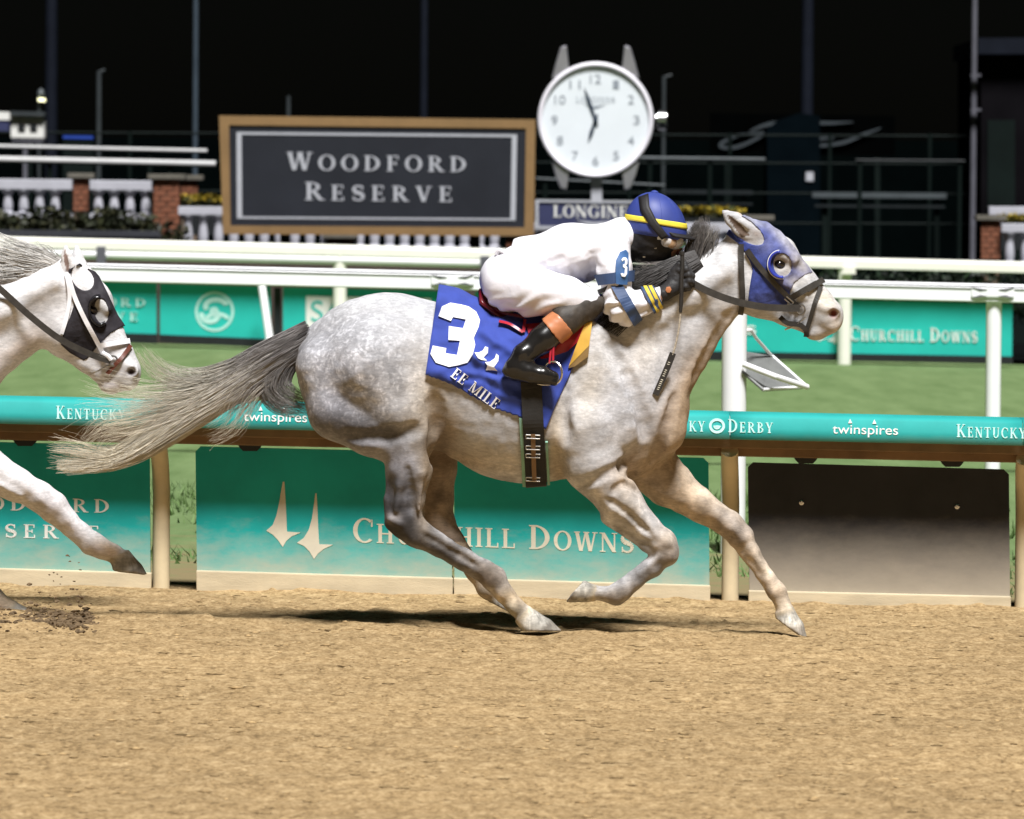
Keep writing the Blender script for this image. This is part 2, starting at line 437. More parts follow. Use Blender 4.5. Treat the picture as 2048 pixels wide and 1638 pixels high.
def _S():
    pts = []
    for i in range(25):
        t = i / 24
        if t < .5:
            a = math.radians(35 + 235 * (t / .5)); x, y = .33 + .22 * math.cos(a), .745 + .215 * math.sin(a)
        else:
            a = math.radians(90 - 235 * ((t - .5) / .5)); x, y = .33 + .24 * math.cos(a), .27 + .235 * math.sin(a)
        pts.append((x, y, .05 + .075 * math.exp(-((t - .5) / .2) ** 2)))
    q = []
    for i in range(24):
        (x0, y0, w0), (x1, y1, w1) = pts[i], pts[i + 1]
        dx, dy = x1 - x0, y1 - y0; l = math.hypot(dx, dy) + 1e-6; nx, ny = -dy / l, dx / l
        q.append([(x0 + nx * w0, y0 + ny * w0), (x1 + nx * w1, y1 + ny * w1), (x1 - nx * w1, y1 - ny * w1), (x0 - nx * w0, y0 - ny * w0)])
    return q + _r(.5, .70, .56, .98) + _r(.08, .02, .14, .30)
GL = {
 'I': (_st(.1), .37), 'H': (_st(.1) + _st(.58) + _r(.2, .46, .62, .53), .85),
 'L': (_st(.1) + _r(.2, 0, .62, .065) + _r(.57, 0, .63, .25), .68),
 'E': (_st(.1) + _r(.2, 0, .62, .065) + _r(.2, .935, .6, 1) + _r(.2, .47, .48, .54) + _r(.57, 0, .63, .25) + _r(.54, .76, .6, 1) + _r(.44, .38, .5, .63), .7),
 'F': (_st(.1) + _r(.2, .935, .6, 1) + _r(.2, .47, .48, .54) + _r(.54, .76, .6, 1) + _r(.44, .38, .5, .63), .66),
 'D': (_st(.1) + _ring(.24, .5, .56, .5, .38, .435, -90, 90), .86),
 'O': (_ring(.44, .5, .42, .52, .25, .45), .88),
 'C': (_ring(.46, .5, .44, .52, .27, .45, 48, 312) + _r(.7, .66, .76, .96), .82),
 'G': (_ring(.46, .5, .44, .52, .27, .45, 48, 312) + _r(.7, .66, .76, .96) + _r(.62, .06, .78, .42) + _r(.55, .38, .86, .44), .88),
 'U': (_r(.1, .33, .27, 1) + _r(.02, .945, .35, 1) + _r(.62, .33, .70, 1) + _r(.55, .945, .78, 1) + _ring(.40, .34, .30, .36, .18, .28, 180, 360), .82),
 'R': (_st(.1) + _ring(.25, .74, .40, .26, .24, .20, -90, 90) + _d(.70, 0, .38, .5, .19) + _r(.6, 0, .86, .055), .84),
 'B': (_st(.1) + _ring(.25, .755, .36, .245, .20, .185, -90, 90) + _ring(.25, .27, .44, .27, .27, .21, -90, 90), .76),
 'N': (_r(.1, 0, .17, 1) + _r(.66, 0, .73, 1) + _d(.69, 0, .14, 1, .19) + _r(.0, 0, .27, .05) + _r(.56, .95, .83, 1) + _r(-.02, .95, .2, 1), .86),
 'W': (_d(.33, 0, .13, 1, .17) + _d(.36, 0, .55, 1, .08) + _d(.77, 0, .57, 1, .17) + _d(.80, 0, .99, 1, .08) + _r(0, .945, .28, 1) + _r(.44, .945, .72, 1) + _r(.86, .945, 1.12, 1), 1.12),
 'V': (_d(.42, 0, .15, 1, .18) + _d(.44, 0, .68, 1, .08) + _r(.02, .945, .32, 1) + _r(.54, .945, .82, 1), .84),
 'M': (_r(.1, 0, .17, 1) + _r(.80, 0, .97, 1) + _d(.50, 0, .16, 1, .17) + _d(.52, 0, .86, 1, .08) + _r(.0, 0, .27, .05) + _r(.72, 0, 1.05, .055) + _r(0, .945, .2, 1) + _r(.86, .945, 1.05, 1), 1.08),
 'K': (_st(.1) + _d(.26, .40, .66, 1, .08) + _d(.72, 0, .36, .56, .18) + _r(.54, .945, .78, 1) + _r(.58, 0, .88, .055), .86),
 'T': (_r(.29, 0, .46, 1) + _r(.2, 0, .55, .055) + _r(.04, .93, .71, 1) + _r(.04, .74, .09, 1) + _r(.66, .74, .71, 1), .76),
 'Y': (_r(.32, 0, .49, .48) + _r(.23, 0, .58, .055) + _d(.40, .42, .13, 1, .18) + _d(.43, .42, .68, 1, .08) + _r(.0, .945, .3, 1) + _r(.54, .945, .8, 1), .80),
 'A': (_d(.12, 0, .42, 1, .08) + _d(.70, 0, .44, 1, .18) + _r(.24, .28, .58, .34) + _r(0, 0, .26, .055) + _r(.56, 0, .86, .055), .86),
 'S': (_S(), .66), ' ': ([], .4)}
class Lt(int): pass
def text_polys(s, x0, x1, y0, y1, cap, small=1.0, track=.14):
    """list of quads in pixel space; baseline runs from (x0,y0) to (x1,y1); first letter of each word tall when small<1"""
    wds = []; first = True
    for ch in s:
        sc = 1.0 if (first or small == 1.0) else small
        wds.append((ch, sc, GL[ch][1] * sc)); first = (ch == ' ')
    tot = sum(w for _, _, w in wds) + track * (len(s) - 1)
    k = (x1 - x0) / tot; x = 0; out = []; sl = (y1 - y0) / (x1 - x0)
    for li, (ch, sc, w) in enumerate(wds):
        for q in GL[ch][0]:
            out.append([Lt(li)] + [(x0 + (x + a * sc) * k, y0 + (x + a * sc) * k * sl - b * sc * cap) for a, b in q])
        x += w + track
    return out
def lettering(name, quads, Y, m, parent, th=0.0014):
    """each letter its own small object; Y may be a function of the row"""
    groups = {}
    for q in quads:
        if isinstance(q[0], Lt): groups.setdefault(int(q[0]), []).append(q[1:])
        else: groups.setdefault(-1, []).append(q)
    for g in groups.values():
        b = MB()
        for i, q in enumerate(g):
            sc_ = 1.0 if (callable(Y) or th > .002) else max(1.0, (Y / 26.0) ** 2); e = (th + 0.00025 * (i % 5)) * sc_
            if callable(Y):
                f = [P(u, v, Y(u, v) - e) for u, v in q]; b.prism(f, [p + np.array((0, e + .003, 0)) for p in f])
            else: b.px(q, Y - e, e + .001)
        b.build('letter' if name == 'lettering' else name, m, parent)
def font_text(name, s, x0, x1, yb, height_px, Y, m, parent, th=0.004, rot=0.0, sx=None, shear=0.0):
    """sans lettering from Blender's own font, as mesh"""
    cu = bpy.data.curves.new(name, 'FONT'); cu.body = s; cu.extrude = 0; cu.shear = shear
    o = bpy.data.objects.new(name, cu); COL.objects.link(o); bpy.context.view_layer.update()
    me = o.to_mesh(); co = np.array([v.co[:] for v in me.vertices]); fs = [tuple(p.vertices) for p in me.polygons]
    o.to_mesh_clear(); bpy.data.objects.remove(o); bpy.data.curves.remove(cu)
    w = co[:, 0].max() - co[:, 0].min(); co[:, 0] -= co[:, 0].min()
    cap = 0.70
    U = co[:, 0] / w * (x1 - x0); Vv = -co[:, 1] / cap * height_px
    c, s_ = math.cos(rot), math.sin(rot)
    U, Vv = U * c - Vv * s_, U * s_ + Vv * c
    n = len(co); pa = list(range(n))
    def find(i):
        while pa[i] != i: pa[i] = pa[pa[i]]; i = pa[i]
        return i
    for f in fs:
        for i in f[1:]: pa[find(i)] = find(f[0])
    isl = {}
    for i in range(n): isl.setdefault(find(i), []).append(i)
    isl = sorted(isl.values(), key=lambda l: min(co[i, 0] for i in l)); let = []
    for l in isl:
        lo, hi = min(co[i, 0] for i in l), max(co[i, 0] for i in l)
        if let and lo < let[-1][1] - .02: let[-1][0].extend(l); let[-1][1] = max(hi, let[-1][1])
        else: let.append([list(l), hi])
    for l, _ in let:
        ix = {v: i for i, v in enumerate(l)}
        ff = [tuple(ix[v] for v in f) for f in fs if f[0] in ix]
        o = mesh('letter' if name == 'lettering' else name, P(x0 + U[l], yb + Vv[l], (Y(x0 + U[l], yb + Vv[l]) if callable(Y) else Y) - th), ff, m, parent)
        md = o.modifiers.new('t', 'SOLIDIFY'); md.thickness = th * .6; md.offset = -1
# ------------------------------------------------------------------ implicit surfaces in "photo pixel" space (u right, v down, w away)
SPX = 480.0
class Field:
    def __init__(s, lo, hi, h):
        s.lo = np.array(lo, float); s.h = float(h)
        s.n = np.ceil((np.array(hi, float) - s.lo) / h).astype(int) + 1
        s.a = np.full(s.n, 60.0, np.float32)
        s.ax = [(s.lo[i] + h * np.arange(s.n[i])).astype(np.float32) for i in range(3)]
    def _box(s, lo, hi):
        i0 = np.clip(np.floor((np.array(lo) - s.lo) / s.h).astype(int), 0, s.n)
        i1 = np.clip(np.ceil((np.array(hi) - s.lo) / s.h).astype(int) + 1, 0, s.n)
        return tuple(slice(a, b) for a, b in zip(i0, i1))
    def _grid(s, sl):
        return (s.ax[0][sl[0]][:, None, None], s.ax[1][sl[1]][None, :, None], s.ax[2][sl[2]][None, None, :])
    def _op(s, sl, d, k, sub):
        A = s.a[sl]
        if A.size == 0: return
        if sub:
            B = -d; h = np.maximum(k - np.abs(A - B), 0) / k; s.a[sl] = np.maximum(A, B) + h * h * k * .25
        else:
            h = np.maximum(k - np.abs(A - d), 0) / k; s.a[sl] = np.minimum(A, d) - h * h * k * .25
    def ell(s, c, r, rot=0.0, k=12, sub=False):
        R = max(r[0], r[1]) + k + 6
        sl = s._box((c[0] - R, c[1] - R, c[2] - r[2] - k - 6), (c[0] + R, c[1] + R, c[2] + r[2] + k + 6))
        u, v, w = s._grid(sl); u = u - c[0]; v = v - c[1]; w = w - c[2]
        cs, sn = math.cos(math.radians(rot)), math.sin(math.radians(rot))
        a, b = u * cs + v * sn, -u * sn + v * cs
        k0 = np.sqrt((a / r[0]) ** 2 + (b / r[1]) ** 2 + (w / r[2]) ** 2) + 1e-6
        k1 = np.sqrt((a / r[0] ** 2) ** 2 + (b / r[1] ** 2) ** 2 + (w / r[2] ** 2) ** 2) + 1e-9
        s._op(sl, (k0 * (k0 - 1) / k1).astype(np.float32), k, sub)
        return s
    def chain(s, pts, k=12, ls=1.0, sub=False):
        """pts: (u,v,w,r[,lateral scale])"""
        pts = [tuple(p) + ((ls,) if len(p) == 4 else ()) for p in pts]
        for p, q in zip(pts[:-1], pts[1:]):
            L = max(p[4], q[4], 1.0)
            lo = [min(p[i] - p[3] * (L if i == 2 else 1), q[i] - q[3] * (L if i == 2 else 1)) - k - 4 for i in range(3)]
            hi = [max(p[i] + p[3] * (L if i == 2 else 1), q[i] + q[3] * (L if i == 2 else 1)) + k + 4 for i in range(3)]
            sl = s._box(lo, hi); u, v, w = s._grid(sl)
            ba = np.array((q[0] - p[0], q[1] - p[1], q[2] - p[2]), float); bb = ba @ ba + 1e-9
            t = np.clip(((u - p[0]) * ba[0] + (v - p[1]) * ba[1] + (w - p[2]) * ba[2]) / bb, 0, 1)
            lsc = p[4] + t * (q[4] - p[4])
            d = np.sqrt((u - p[0] - t * ba[0]) ** 2 + (v - p[1] - t * ba[1]) ** 2 + ((w - p[2] - t * ba[2]) / lsc) ** 2) - (p[3] + t * (q[3] - p[3]))
            s._op(sl, d.astype(np.float32), k, sub)
        return s
    def hoof(s, a, b, ra, rb, n, k=5, ls=0.85):
        s.hooves = getattr(s, 'hooves', []) + [(a, b, ra, rb)]
        R = rb + k + 8
        lo = [min(a[i], b[i]) - R for i in range(3)]; hi = [max(a[i], b[i]) + R for i in range(3)]
        sl = s._box(lo, hi); u, v, w = s._grid(sl)
        ba = np.array(b, float) - np.array(a, float); bb = ba @ ba
        t = ((u - a[0]) * ba[0] + (v - a[1]) * ba[1] + (w - a[2]) * ba[2]) / bb
        tt = np.clip(t, 0, 1.0)
        rad = np.sqrt((u - a[0] - t * ba[0]) ** 2 + (v - a[1] - t * ba[1]) ** 2 + ((w - a[2] - t * ba[2]) / ls) ** 2) - (ra + tt * (rb - ra))
        pl = (u - b[0]) * n[0] + (v - b[1]) * n[1]
        d = np.maximum(np.maximum(rad, pl), -t * math.sqrt(bb))
        s._op(sl, d.astype(np.float32), k, False)
        return s
    def val(s, p):
        q = (np.asarray(p, float) - s.lo) / s.h
        q = np.clip(q, 0, s.n - 1.001); i = q.astype(int); f = q - i; r = 0
        for a in (0, 1):
            for b in (0, 1):
                for c in (0, 1):
                    wt = np.abs(1 - a - f[..., 0]) * np.abs(1 - b - f[..., 1]) * np.abs(1 - c - f[..., 2])
                    r = r + wt * s.a[i[..., 0] + a, i[..., 1] + b, i[..., 2] + c]
        return r
    def surf(s):
        A = s.a; A[0] = A[-1] = 50; A[:, 0] = A[:, -1] = 50; A[:, :, 0] = A[:, :, -1] = 50
        g = A < 0
        sl = lambda o, m: slice(o, m - 1 + o)
        n = A.shape
        cnt = np.zeros([k - 1 for k in n], np.int8)
        cor = [(a, b, c) for a in (0, 1) for b in (0, 1) for c in (0, 1)]
        for a, b, c in cor: cnt += g[sl(a, n[0]), sl(b, n[1]), sl(c, n[2])]
        act = (cnt > 0) & (cnt < 8)
        idx = np.full(act.shape, -1, np.int32); ii = np.argwhere(act); idx[act] = np.arange(len(ii))
        acc = np.zeros((len(ii), 3)); num = np.zeros(len(ii))
        for a in cor:
            for ax in range(3):
                if a[ax] == 0:
                    b = list(a); b[ax] = 1
                    va = A[ii[:, 0] + a[0], ii[:, 1] + a[1], ii[:, 2] + a[2]]; vb = A[ii[:, 0] + b[0], ii[:, 1] + b[1], ii[:, 2] + b[2]]
                    m = (va < 0) != (vb < 0); t = np.where(m, va / np.where(m, va - vb, 1), 0)
                    p = np.tile(np.array(a, float), (len(ii), 1)); p[:, ax] = t
                    acc[m] += p[m]; num[m] += 1
        V = (ii + acc / num[:, None]) * s.h + s.lo
        Q = []
        for ax in range(3):
            o1, o2 = (ax + 1) % 3, (ax + 2) % 3
            S0 = [slice(1, -1)] * 3; S1 = [slice(1, -1)] * 3
            S0[ax] = slice(0, -1); S1[ax] = slice(1, None)
            e0, e1 = g[tuple(S0)], g[tuple(S1)]
            E = np.argwhere(e0 != e1)
            fl = e1[tuple(E.T)]
            base = E.copy(); base[:, o1] += 1; base[:, o2] += 1
            def cell(d1, d2):
                c = base.copy(); c[:, o1] += d1; c[:, o2] += d2
                return idx[c[:, 0], c[:, 1], c[:, 2]]
            q = np.stack([cell(-1, -1), cell(0, -1), cell(0, 0), cell(-1, 0)], -1)
            q[fl] = q[fl][:, ::-1]
            Q.append(q)
        return V, np.concatenate(Q)

def smooth_verts(V, Q, it=2, lam=0.5):
    e = np.concatenate([Q[:, [0, 1]], Q[:, [1, 2]], Q[:, [2, 3]], Q[:, [3, 0]]])
    e = np.concatenate([e, e[:, ::-1]])
    cnt = np.bincount(e[:, 0], minlength=len(V))[:, None]
    for _ in range(it):
        for l in (lam, -lam * 1.04):
            s = np.stack([np.bincount(e[:, 0], weights=V[e[:, 1], i], minlength=len(V)) for i in range(3)], -1) / cnt
            V = V + l * (s - V)
    return V

class Space:
    """where a photo-pixel-space figure stands"""
    def __init__(s, Y): s.Y = Y
    def __call__(s, p):
        p = np.asarray(p, float)
        return P(p[..., 0], p[..., 1], s.Y + p[..., 2] / SPX)

def march(fn, o, d, R, step=2.0):
    """first crossing coming from o+R*d inwards to o; arrays (...,3). returns points, hit"""
    o = np.asarray(o, float); d = np.asarray(d, float)
    ts = np.arange(R, 0, -step); prev = fn(o + d * R); hit = np.zeros(prev.shape, bool); T = np.zeros(prev.shape)
    pt = R
    for t in ts[1:]:
        cur = fn(o + d * t)
        m = (~hit) & (cur < 0)
        fr = np.clip(np.where(m, prev / np.where(np.abs(prev - cur) > 1e-6, prev - cur, 1), 0), 0, 1)
        T = np.where(m, pt - fr * (pt - t), T); hit |= m
        prev = cur; pt = t
    return o + d * T[..., None], hit

def side_w(fn, u, v, side=-1, R=240):
    """project along w onto the near (-1) or far (+1) flank, starting outside"""
    o = np.stack(np.broadcast_arrays(np.asarray(u, float), np.asarray(v, float), np.zeros_like(np.asarray(u, float))), -1)
    d = np.zeros_like(o); d[..., 2] = side
    p, h = march(fn, o, d, R)
    w = p[..., 2].copy()
    if (~h).any() and h.any():
        w[~h] = np.interp(np.flatnonzero(~h.ravel()), np.flatnonzero(h.ravel()), w.ravel()[h.ravel()]).reshape(w[~h].shape) * 0.6
    return w

def resample(pts, n):
    pts = np.asarray(pts, float); d = np.r_[0, np.cumsum(np.linalg.norm(np.diff(pts, axis=0), axis=1))]
    # smooth Catmull-Rom resampling
    t = np.linspace(0, len(pts) - 1, n); i = np.clip(t.astype(int), 0, len(pts) - 2); f = (t - i)[:, None]
    p0, p1, p2, p3 = pts[np.maximum(i - 1, 0)], pts[i], pts[i + 1], pts[np.minimum(i + 2, len(pts) - 1)]
    return 0.5 * (2 * p1 + (p2 - p0) * f + (2 * p0 - 5 * p1 + 4 * p2 - p3) * f ** 2 + (3 * p1 - p0 - 3 * p2 + p3) * f ** 3)

def strip_solid(A, B, Ai, Bi, closed=False):
    """outer edge lines A,B and inner Ai,Bi -> verts, quads"""
    n = len(A); V = np.concatenate([A, B, Ai, Bi]); Q = []
    rng = range(n if closed else n - 1)
    for i in rng:
        j = (i + 1) % n
        Q += [(i, j, n + j, n + i), (2 * n + j, 2 * n + i, 3 * n + i, 3 * n + j), (j, i, 2 * n + i, 2 * n + j), (n + i, n + j, 3 * n + j, 3 * n + i)]
    if not closed:
        Q += [(0, n, 3 * n, 2 * n), (n - 1, 3 * n - 1, 4 * n - 1, 2 * n - 1)]
    return V, Q

def strap(name, fn, sp, pts, width, m, parent, off=2.0, th=3.0, n=40, side=-1):
    """flat strap lying on the near flank of fn along (u,v) points"""
    c = resample(pts, n); t = np.gradient(c, axis=0); t /= np.linalg.norm(t, axis=1)[:, None]
    nn = np.stack([-t[:, 1], t[:, 0]], -1)
    wd = np.asarray(width, float) / 2 if np.ndim(width) == 0 else np.interp(np.linspace(0, 1, n), np.linspace(0, 1, len(width)), width)[:, None] / 2
    L, R_ = c + nn * wd, c - nn * wd
    wl, wr = side_w(fn, L[:, 0], L[:, 1], side), side_w(fn, R_[:, 0], R_[:, 1], side)
    ker = np.array((.25, .5, .25)); sm = lambda a: np.convolve(np.pad(a, 1, mode='edge'), ker, 'valid')
    wl, wr = sm(sm(wl)), sm(sm(wr))
    o = lambda xy, w, e: sp(np.column_stack([xy, w + side * e]))
    V, Q = strip_solid(o(L, wl, off + th), o(R_, wr, off + th), o(L, wl, off - 1), o(R_, wr, off - 1))
    if side > 0: Q = [q[::-1] for q in Q]
    return mesh(name, V, Q, m, parent, smooth=False)

def band(name, fn, sp, cen, dirv, width, m, parent, th0=0, th1=360, off=2.0, th=3.0, n=64, R=120):
    """strap running round the body in the plane spanned by dirv (in u,v) and w"""
    dv = np.array(dirv, float); dv /= np.linalg.norm(dv); nv = np.array((-dv[1], dv[0]))
    closed = abs(th1 - th0) >= 359.9
    th_ = np.radians(np.linspace(th0, th1, n, endpoint=not closed))
    out = []
    for s in (-.5, .5):
        o = np.zeros((n, 3)); o[:, 0] = cen[0] + nv[0] * s * width; o[:, 1] = cen[1] + nv[1] * s * width; o[:, 2] = cen[2] if len(cen) > 2 else 0
        d = np.stack([dv[0] * np.cos(th_), dv[1] * np.cos(th_), -np.sin(th_)], -1)
        p, h = march(fn, o, d, R)
        r = np.einsum('ij,ij->i', p - o, d)
        if (~h).any() and h.any(): r[~h] = np.median(r[h])
        for _ in range(2):
            r = .25 * np.roll(r, 1) + .5 * r + .25 * np.roll(r, -1) if closed else np.convolve(np.pad(r, 1, mode='edge'), (.25, .5, .25), 'valid')
        out.append((sp(o + d * (r + off + th)[:, None]), sp(o + d * (r + off - 1)[:, None])))
    V, Q = strip_solid(out[0][0], out[1][0], out[0][1], out[1][1], closed)
    return mesh(name, V, Q, m, parent)

def free_strap(name, sp, pts, width, m, parent, th=3.0, n=40, nvec=None):
    """strap hanging free: pts (u,v,w), its width lies in the u,v plane"""
    c = resample(pts, n); t = np.gradient(c, axis=0); t[:, 2] = 0; t /= np.linalg.norm(t, axis=1)[:, None] + 1e-9
    nn = np.stack([-t[:, 1], t[:, 0], 0 * t[:, 0]], -1)
    z = np.array((0, 0, th / 2))
    V, Q = strip_solid(sp(c + nn * width / 2 - z), sp(c - nn * width / 2 - z), sp(c + nn * width / 2 + z), sp(c - nn * width / 2 + z))
    return mesh(name, V, Q, m, parent)

def patch(name, fn, sp, poly, m, parent, off=2.0, step=6, side=-1, thick=2.5):
    """a flat outline (u,v) laid on the near flank of fn; single sheet with turned-in rim"""
    bm = bmesh.new()
    vs = [bm.verts.new((a, b, 0)) for a, b in poly]
    for t in tessellate_polygon([[Vector((a, b, 0)) for a, b in poly]]):
        bm.faces.new([vs[i] for i in t])
    P_ = np.array(poly)
    for ax in (0, 1):
        for c in np.arange(P_[:, ax].min() + step * .5, P_[:, ax].max(), step):
            no = (1, 0, 0) if ax == 0 else (0, 1, 0); co = (c, 0, 0) if ax == 0 else (0, c, 0)
            bmesh.ops.bisect_plane(bm, geom=bm.verts[:] + bm.edges[:] + bm.faces[:], plane_co=co, plane_no=no, dist=1e-4)
    bm.verts.ensure_lookup_table(); bm.verts.index_update()
    U = np.array([v.co[:2] for v in bm.verts]); Fc = [tuple(v.index for v in f.verts) for f in bm.faces]
    edges = [tuple(v.index for v in e.verts) for e in bm.edges if len(e.link_faces) == 1]
    bm.free()
    w = side_w(fn, U[:, 0], U[:, 1], side)
    n = len(U)
    V = np.concatenate([sp(np.column_stack([U, w + side * off])), sp(np.column_stack([U, w + side * (off - thick)]))])
    for a, b in edges: Fc.append((a, b, b + n, a + n))
    o = mesh(name, V, Fc, m, parent)
    bm = bmesh.new(); bm.from_mesh(o.data); bmesh.ops.recalc_face_normals(bm, faces=bm.faces); bm.to_mesh(o.data); bm.free()
    o.data.shade_smooth(); o.data.set_sharp_from_angle(angle=math.radians(50))
    return o

def strands(name, sp, bundles, m, parent, seed=1, seg=13):
    """bundles: dict(pts=(u,v,w,spread), n, r, c0, c1, wob, cut)"""
    rg = np.random.default_rng(seed); VV = []; CC = []; QQ = []; base = 0
    for b in bundles:
        g = np.array(b['pts'], float); n = b['n']; S = b.get('seg', seg)
        c = resample(g, S)                                             # S x 4
        rnd = rg.standard_normal((n, 2)); rnd /= np.maximum(1, np.linalg.norm(rnd, axis=1)[:, None] / 1.6); 
        t = np.gradient(c[:, :2], axis=0); t /= np.linalg.norm(t, axis=1)[:, None] + 1e-9
        nn = np.stack([-t[:, 1], t[:, 0]], -1)
        end = 1 - 1.15 * b.get('cut', 0.25) * rg.random(n) ** 0.85             # strand ends at different lengths
        st = b.get('start', 0.0) * rg.random(n)
        ss = st[:, None] + (end - st)[:, None] * np.linspace(0, 1, S)[None]
        q = ss * (S - 1); i = np.clip(q.astype(int), 0, S - 2); f = (q - i)[..., None]
        ce = c[i] * (1 - f) + c[i + 1] * f; ne = nn[i] * (1 - f) + nn[i + 1] * f
        w1, w2 = b.get('wob', 4), b.get('wob', 4) * 0.8
        ph = rg.random((n, 4)) * 6.28; fr = 2.0 + 3.5 * rg.random((n, 2))
        pos = np.zeros((n, S, 3))
        off = rnd[:, :1] * ce[..., 3] + w1 * ss * np.sin(fr[:, :1] * ss * 3 + ph[:, :1]) + b.get('flare', 0) * rg.standard_normal((n, 1)) * ss ** 2.2
        pos[..., :2] = ce[..., :2] + ne * off[..., None]
        pos[..., 2] = ce[..., 2] + rnd[:, 1:] * ce[..., 3] * b.get('ls', 0.7) + w2 * ss * np.sin(fr[:, 1:] * ss * 3 + ph[:, 1:2])
        r = b['r'] * (0.6 + 0.8 * rg.random((n, 1))) * np.clip(1.25 - ss / np.maximum(end[:, None], 1e-3), 0.12, 1)
        tt = np.gradient(pos, axis=1); tt /= np.linalg.norm(tt, axis=2, keepdims=True) + 1e-9
        a = np.cross(tt, np.array((0.2, 0.3, 0.93))); a /= np.linalg.norm(a, axis=2, keepdims=True) + 1e-9; e = np.cross(tt, a)
        ring = [pos + r[..., None] * (math.cos(x) * a + math.sin(x) * e) for x in (0, 2.094, 4.189)]
        V = np.stack(ring, 2).reshape(n * S * 3, 3)
        k = (np.arange(n)[:, None, None] * S + np.arange(S - 1)[None, :, None]) * 3
        j = np.arange(3)[None, None]; j2 = (j + 1) % 3
        Q = np.stack([k + j, k + j2, k + 3 + j2, k + 3 + j], -1).reshape(-1, 4) + base
        c0, c1 = np.array(b['c0']), np.array(b['c1'])
        x = np.clip(ss * b.get('cs', 1.0) + 0.25 * (rg.random((n, 1)) - .5), 0, 1)[..., None]
        colr = (c0 * (1 - x) + c1 * x) * (0.65 + 0.7 * rg.random((n, 1, 1)))
        CC.append(np.repeat(colr.reshape(-1, 3), 3, 0)); VV.append(V); QQ.append(Q); base += len(V)
    return mesh(name, sp(np.concatenate(VV)), np.concatenate(QQ), m, parent, smooth=True, col=np.concatenate(CC))

# ------------------------------------------------------------------ horse anatomy
def rotpt(p, c, ang, sc, to):
    cs, sn = math.cos(math.radians(ang)) * sc, math.sin(math.radians(ang)) * sc
    x, y = p[0] - c[0], p[1] - c[1]
    return (to[0] + x * cs - y * sn, to[1] + x * sn + y * cs)

HEAD_C = (1495.0, 470.0)
def horse_head(Fd, ang=0, sc=1.0, to=HEAD_C):
    T = lambda u, v: rotpt((u, v), HEAD_C, ang, sc, to)
    def E(u, v, w, r, rot=0, k=10, sub=False):
        a = T(u, v); Fd.ell((a[0], a[1], w * sc), tuple(x * sc for x in r), rot + ang, k, sub)
    def C(pts, k=10, ls=1.0, sub=False):
        Fd.chain([(*T(p[0], p[1]), p[2] * sc, p[3] * sc) + tuple(p[4:]) for p in pts], k, ls, sub)
    C([(1510, 500, 0, 56, .72), (1545, 535, 0, 57, .74), (1585, 572, 0, 48, .66), (1625, 606, 0, 38, .66), (1650, 630, 0, 32, .80)], 14)
    C([(1490, 474, 0, 33, .85), (1560, 500, 0, 27, 1.15)], 16)
    E(1513, 572, 0, (56, 60, 41), 35, 14)                                # cheek and jaw
    C([(1530, 606, 0, 33, .8), (1575, 627, 0, 23, .75), (1618, 652, 0, 18, .9)], 14)   # lower jaw
    E(1655, 632, 0, (31, 33, 29), 0, 12)                                 # muzzle
    E(1662, 652, 0, (20, 15, 23), -20, 8)                                # upper lip
    E(1636, 664, 0, (25, 16, 19), -14, 8)                                # lower lip and chin
    for s in (-1, 1):
        C([(1560, 508, s * 32, 14), (1585, 520, s * 31, 9)], 10)          # brow
        C([(1560, 560, s * 34, 7), (1612, 596, s * 27, 4)], 8)            # facial crest
        C([(1640, 612, s * 22, 10), (1668, 624, s * 24, 12)], 8)          # nostril rim
        E(1667, 627, s * 33, (9, 10, 13), 35, 5, True)                    # nostril
        E(1560, 529, s * 43, (13, 10, 9), 20, 6, True)                    # eye socket
    for s in (-1, 1):
        C([(1612, 654, s * 30, 2.2), (1640, 657, s * 27, 2.2), (1664, 664, s * 22, 2.2)], 4, sub=True)  # mouth line

def horse_trunk(Fd, du=0, dv=0):
    E = lambda u, v, w, r, rot=0, k=30: Fd.ell((u + du, v + dv, w), r, rot, k)
    C = lambda pts, k=30, ls=1.0: Fd.chain([(p[0] + du, p[1] + dv) + tuple(p[2:]) for p in pts], k, ls)
    E(762, 744, 0, (166, 156, 116), 0, 24)
    E(1058, 795, 0, (212, 172, 134), 0, 40)
    C([(1000, 738, 0, 112, 1.05), (800, 724, 0, 126, .95)], 34)
    C([(905, 795, 0, 96, 1.1), (800, 790, 0, 105, 1.05)], 40)
    E(1225, 790, 0, (140, 178, 108), 0, 40)
    C([(1105, 668, 0, 58, .8), (1235, 652, 0, 58, .62)], 40)
    E(1330, 830, 0, (46, 78, 74), 12, 26)                                 # breast
    for s in (-1, 1):
        E(1338, 862, s * 34, (34, 46, 36), 15, 8)                         # pectorals
        E(1200, 760, s * 92, (62, 135, 26), -22, 26)                      # shoulder blade
        E(1180, 850, s * 92, (85, 75, 32), 0, 24)                         # triceps
        E(750, 712, s * 82, (105, 66, 40), -12, 26)                        # gluteal

def horse_thigh(Fd, s, du=0, dv=0, su=0, sv=0):
    C = lambda pts, k=26: Fd.chain([(p[0] + du, p[1] + dv) + tuple(p[2:]) for p in pts], k)
    C([(646, 732, s * 48, 55), (675, 822, s * 56, 55), (738, 856, s * 62, 50), (800, 890, s * 68, 45)], 20)
    C([(745, 735, s * 62, 92), (800, 815, s * 70, 66)], 26)

# coat: grey dapples, darker hocks, sand dust on the legs; some shade painted in
def coat(V, pts, base):
    c = np.tile(np.array(base, float), (len(V), 1)); 
    for (u, v, su, sv, rot, colr, a) in pts:
        x, y = V[:, 0] - u, V[:, 1] - v; cs, sn = math.cos(math.radians(rot)), math.sin(math.radians(rot))
        q = ((x * cs + y * sn) / su) ** 2 + ((-x * sn + y * cs) / sv) ** 2
        wgt = a * np.exp(-q * .9)
        c += (np.array(colr) - c) * wgt[:, None]
    return c

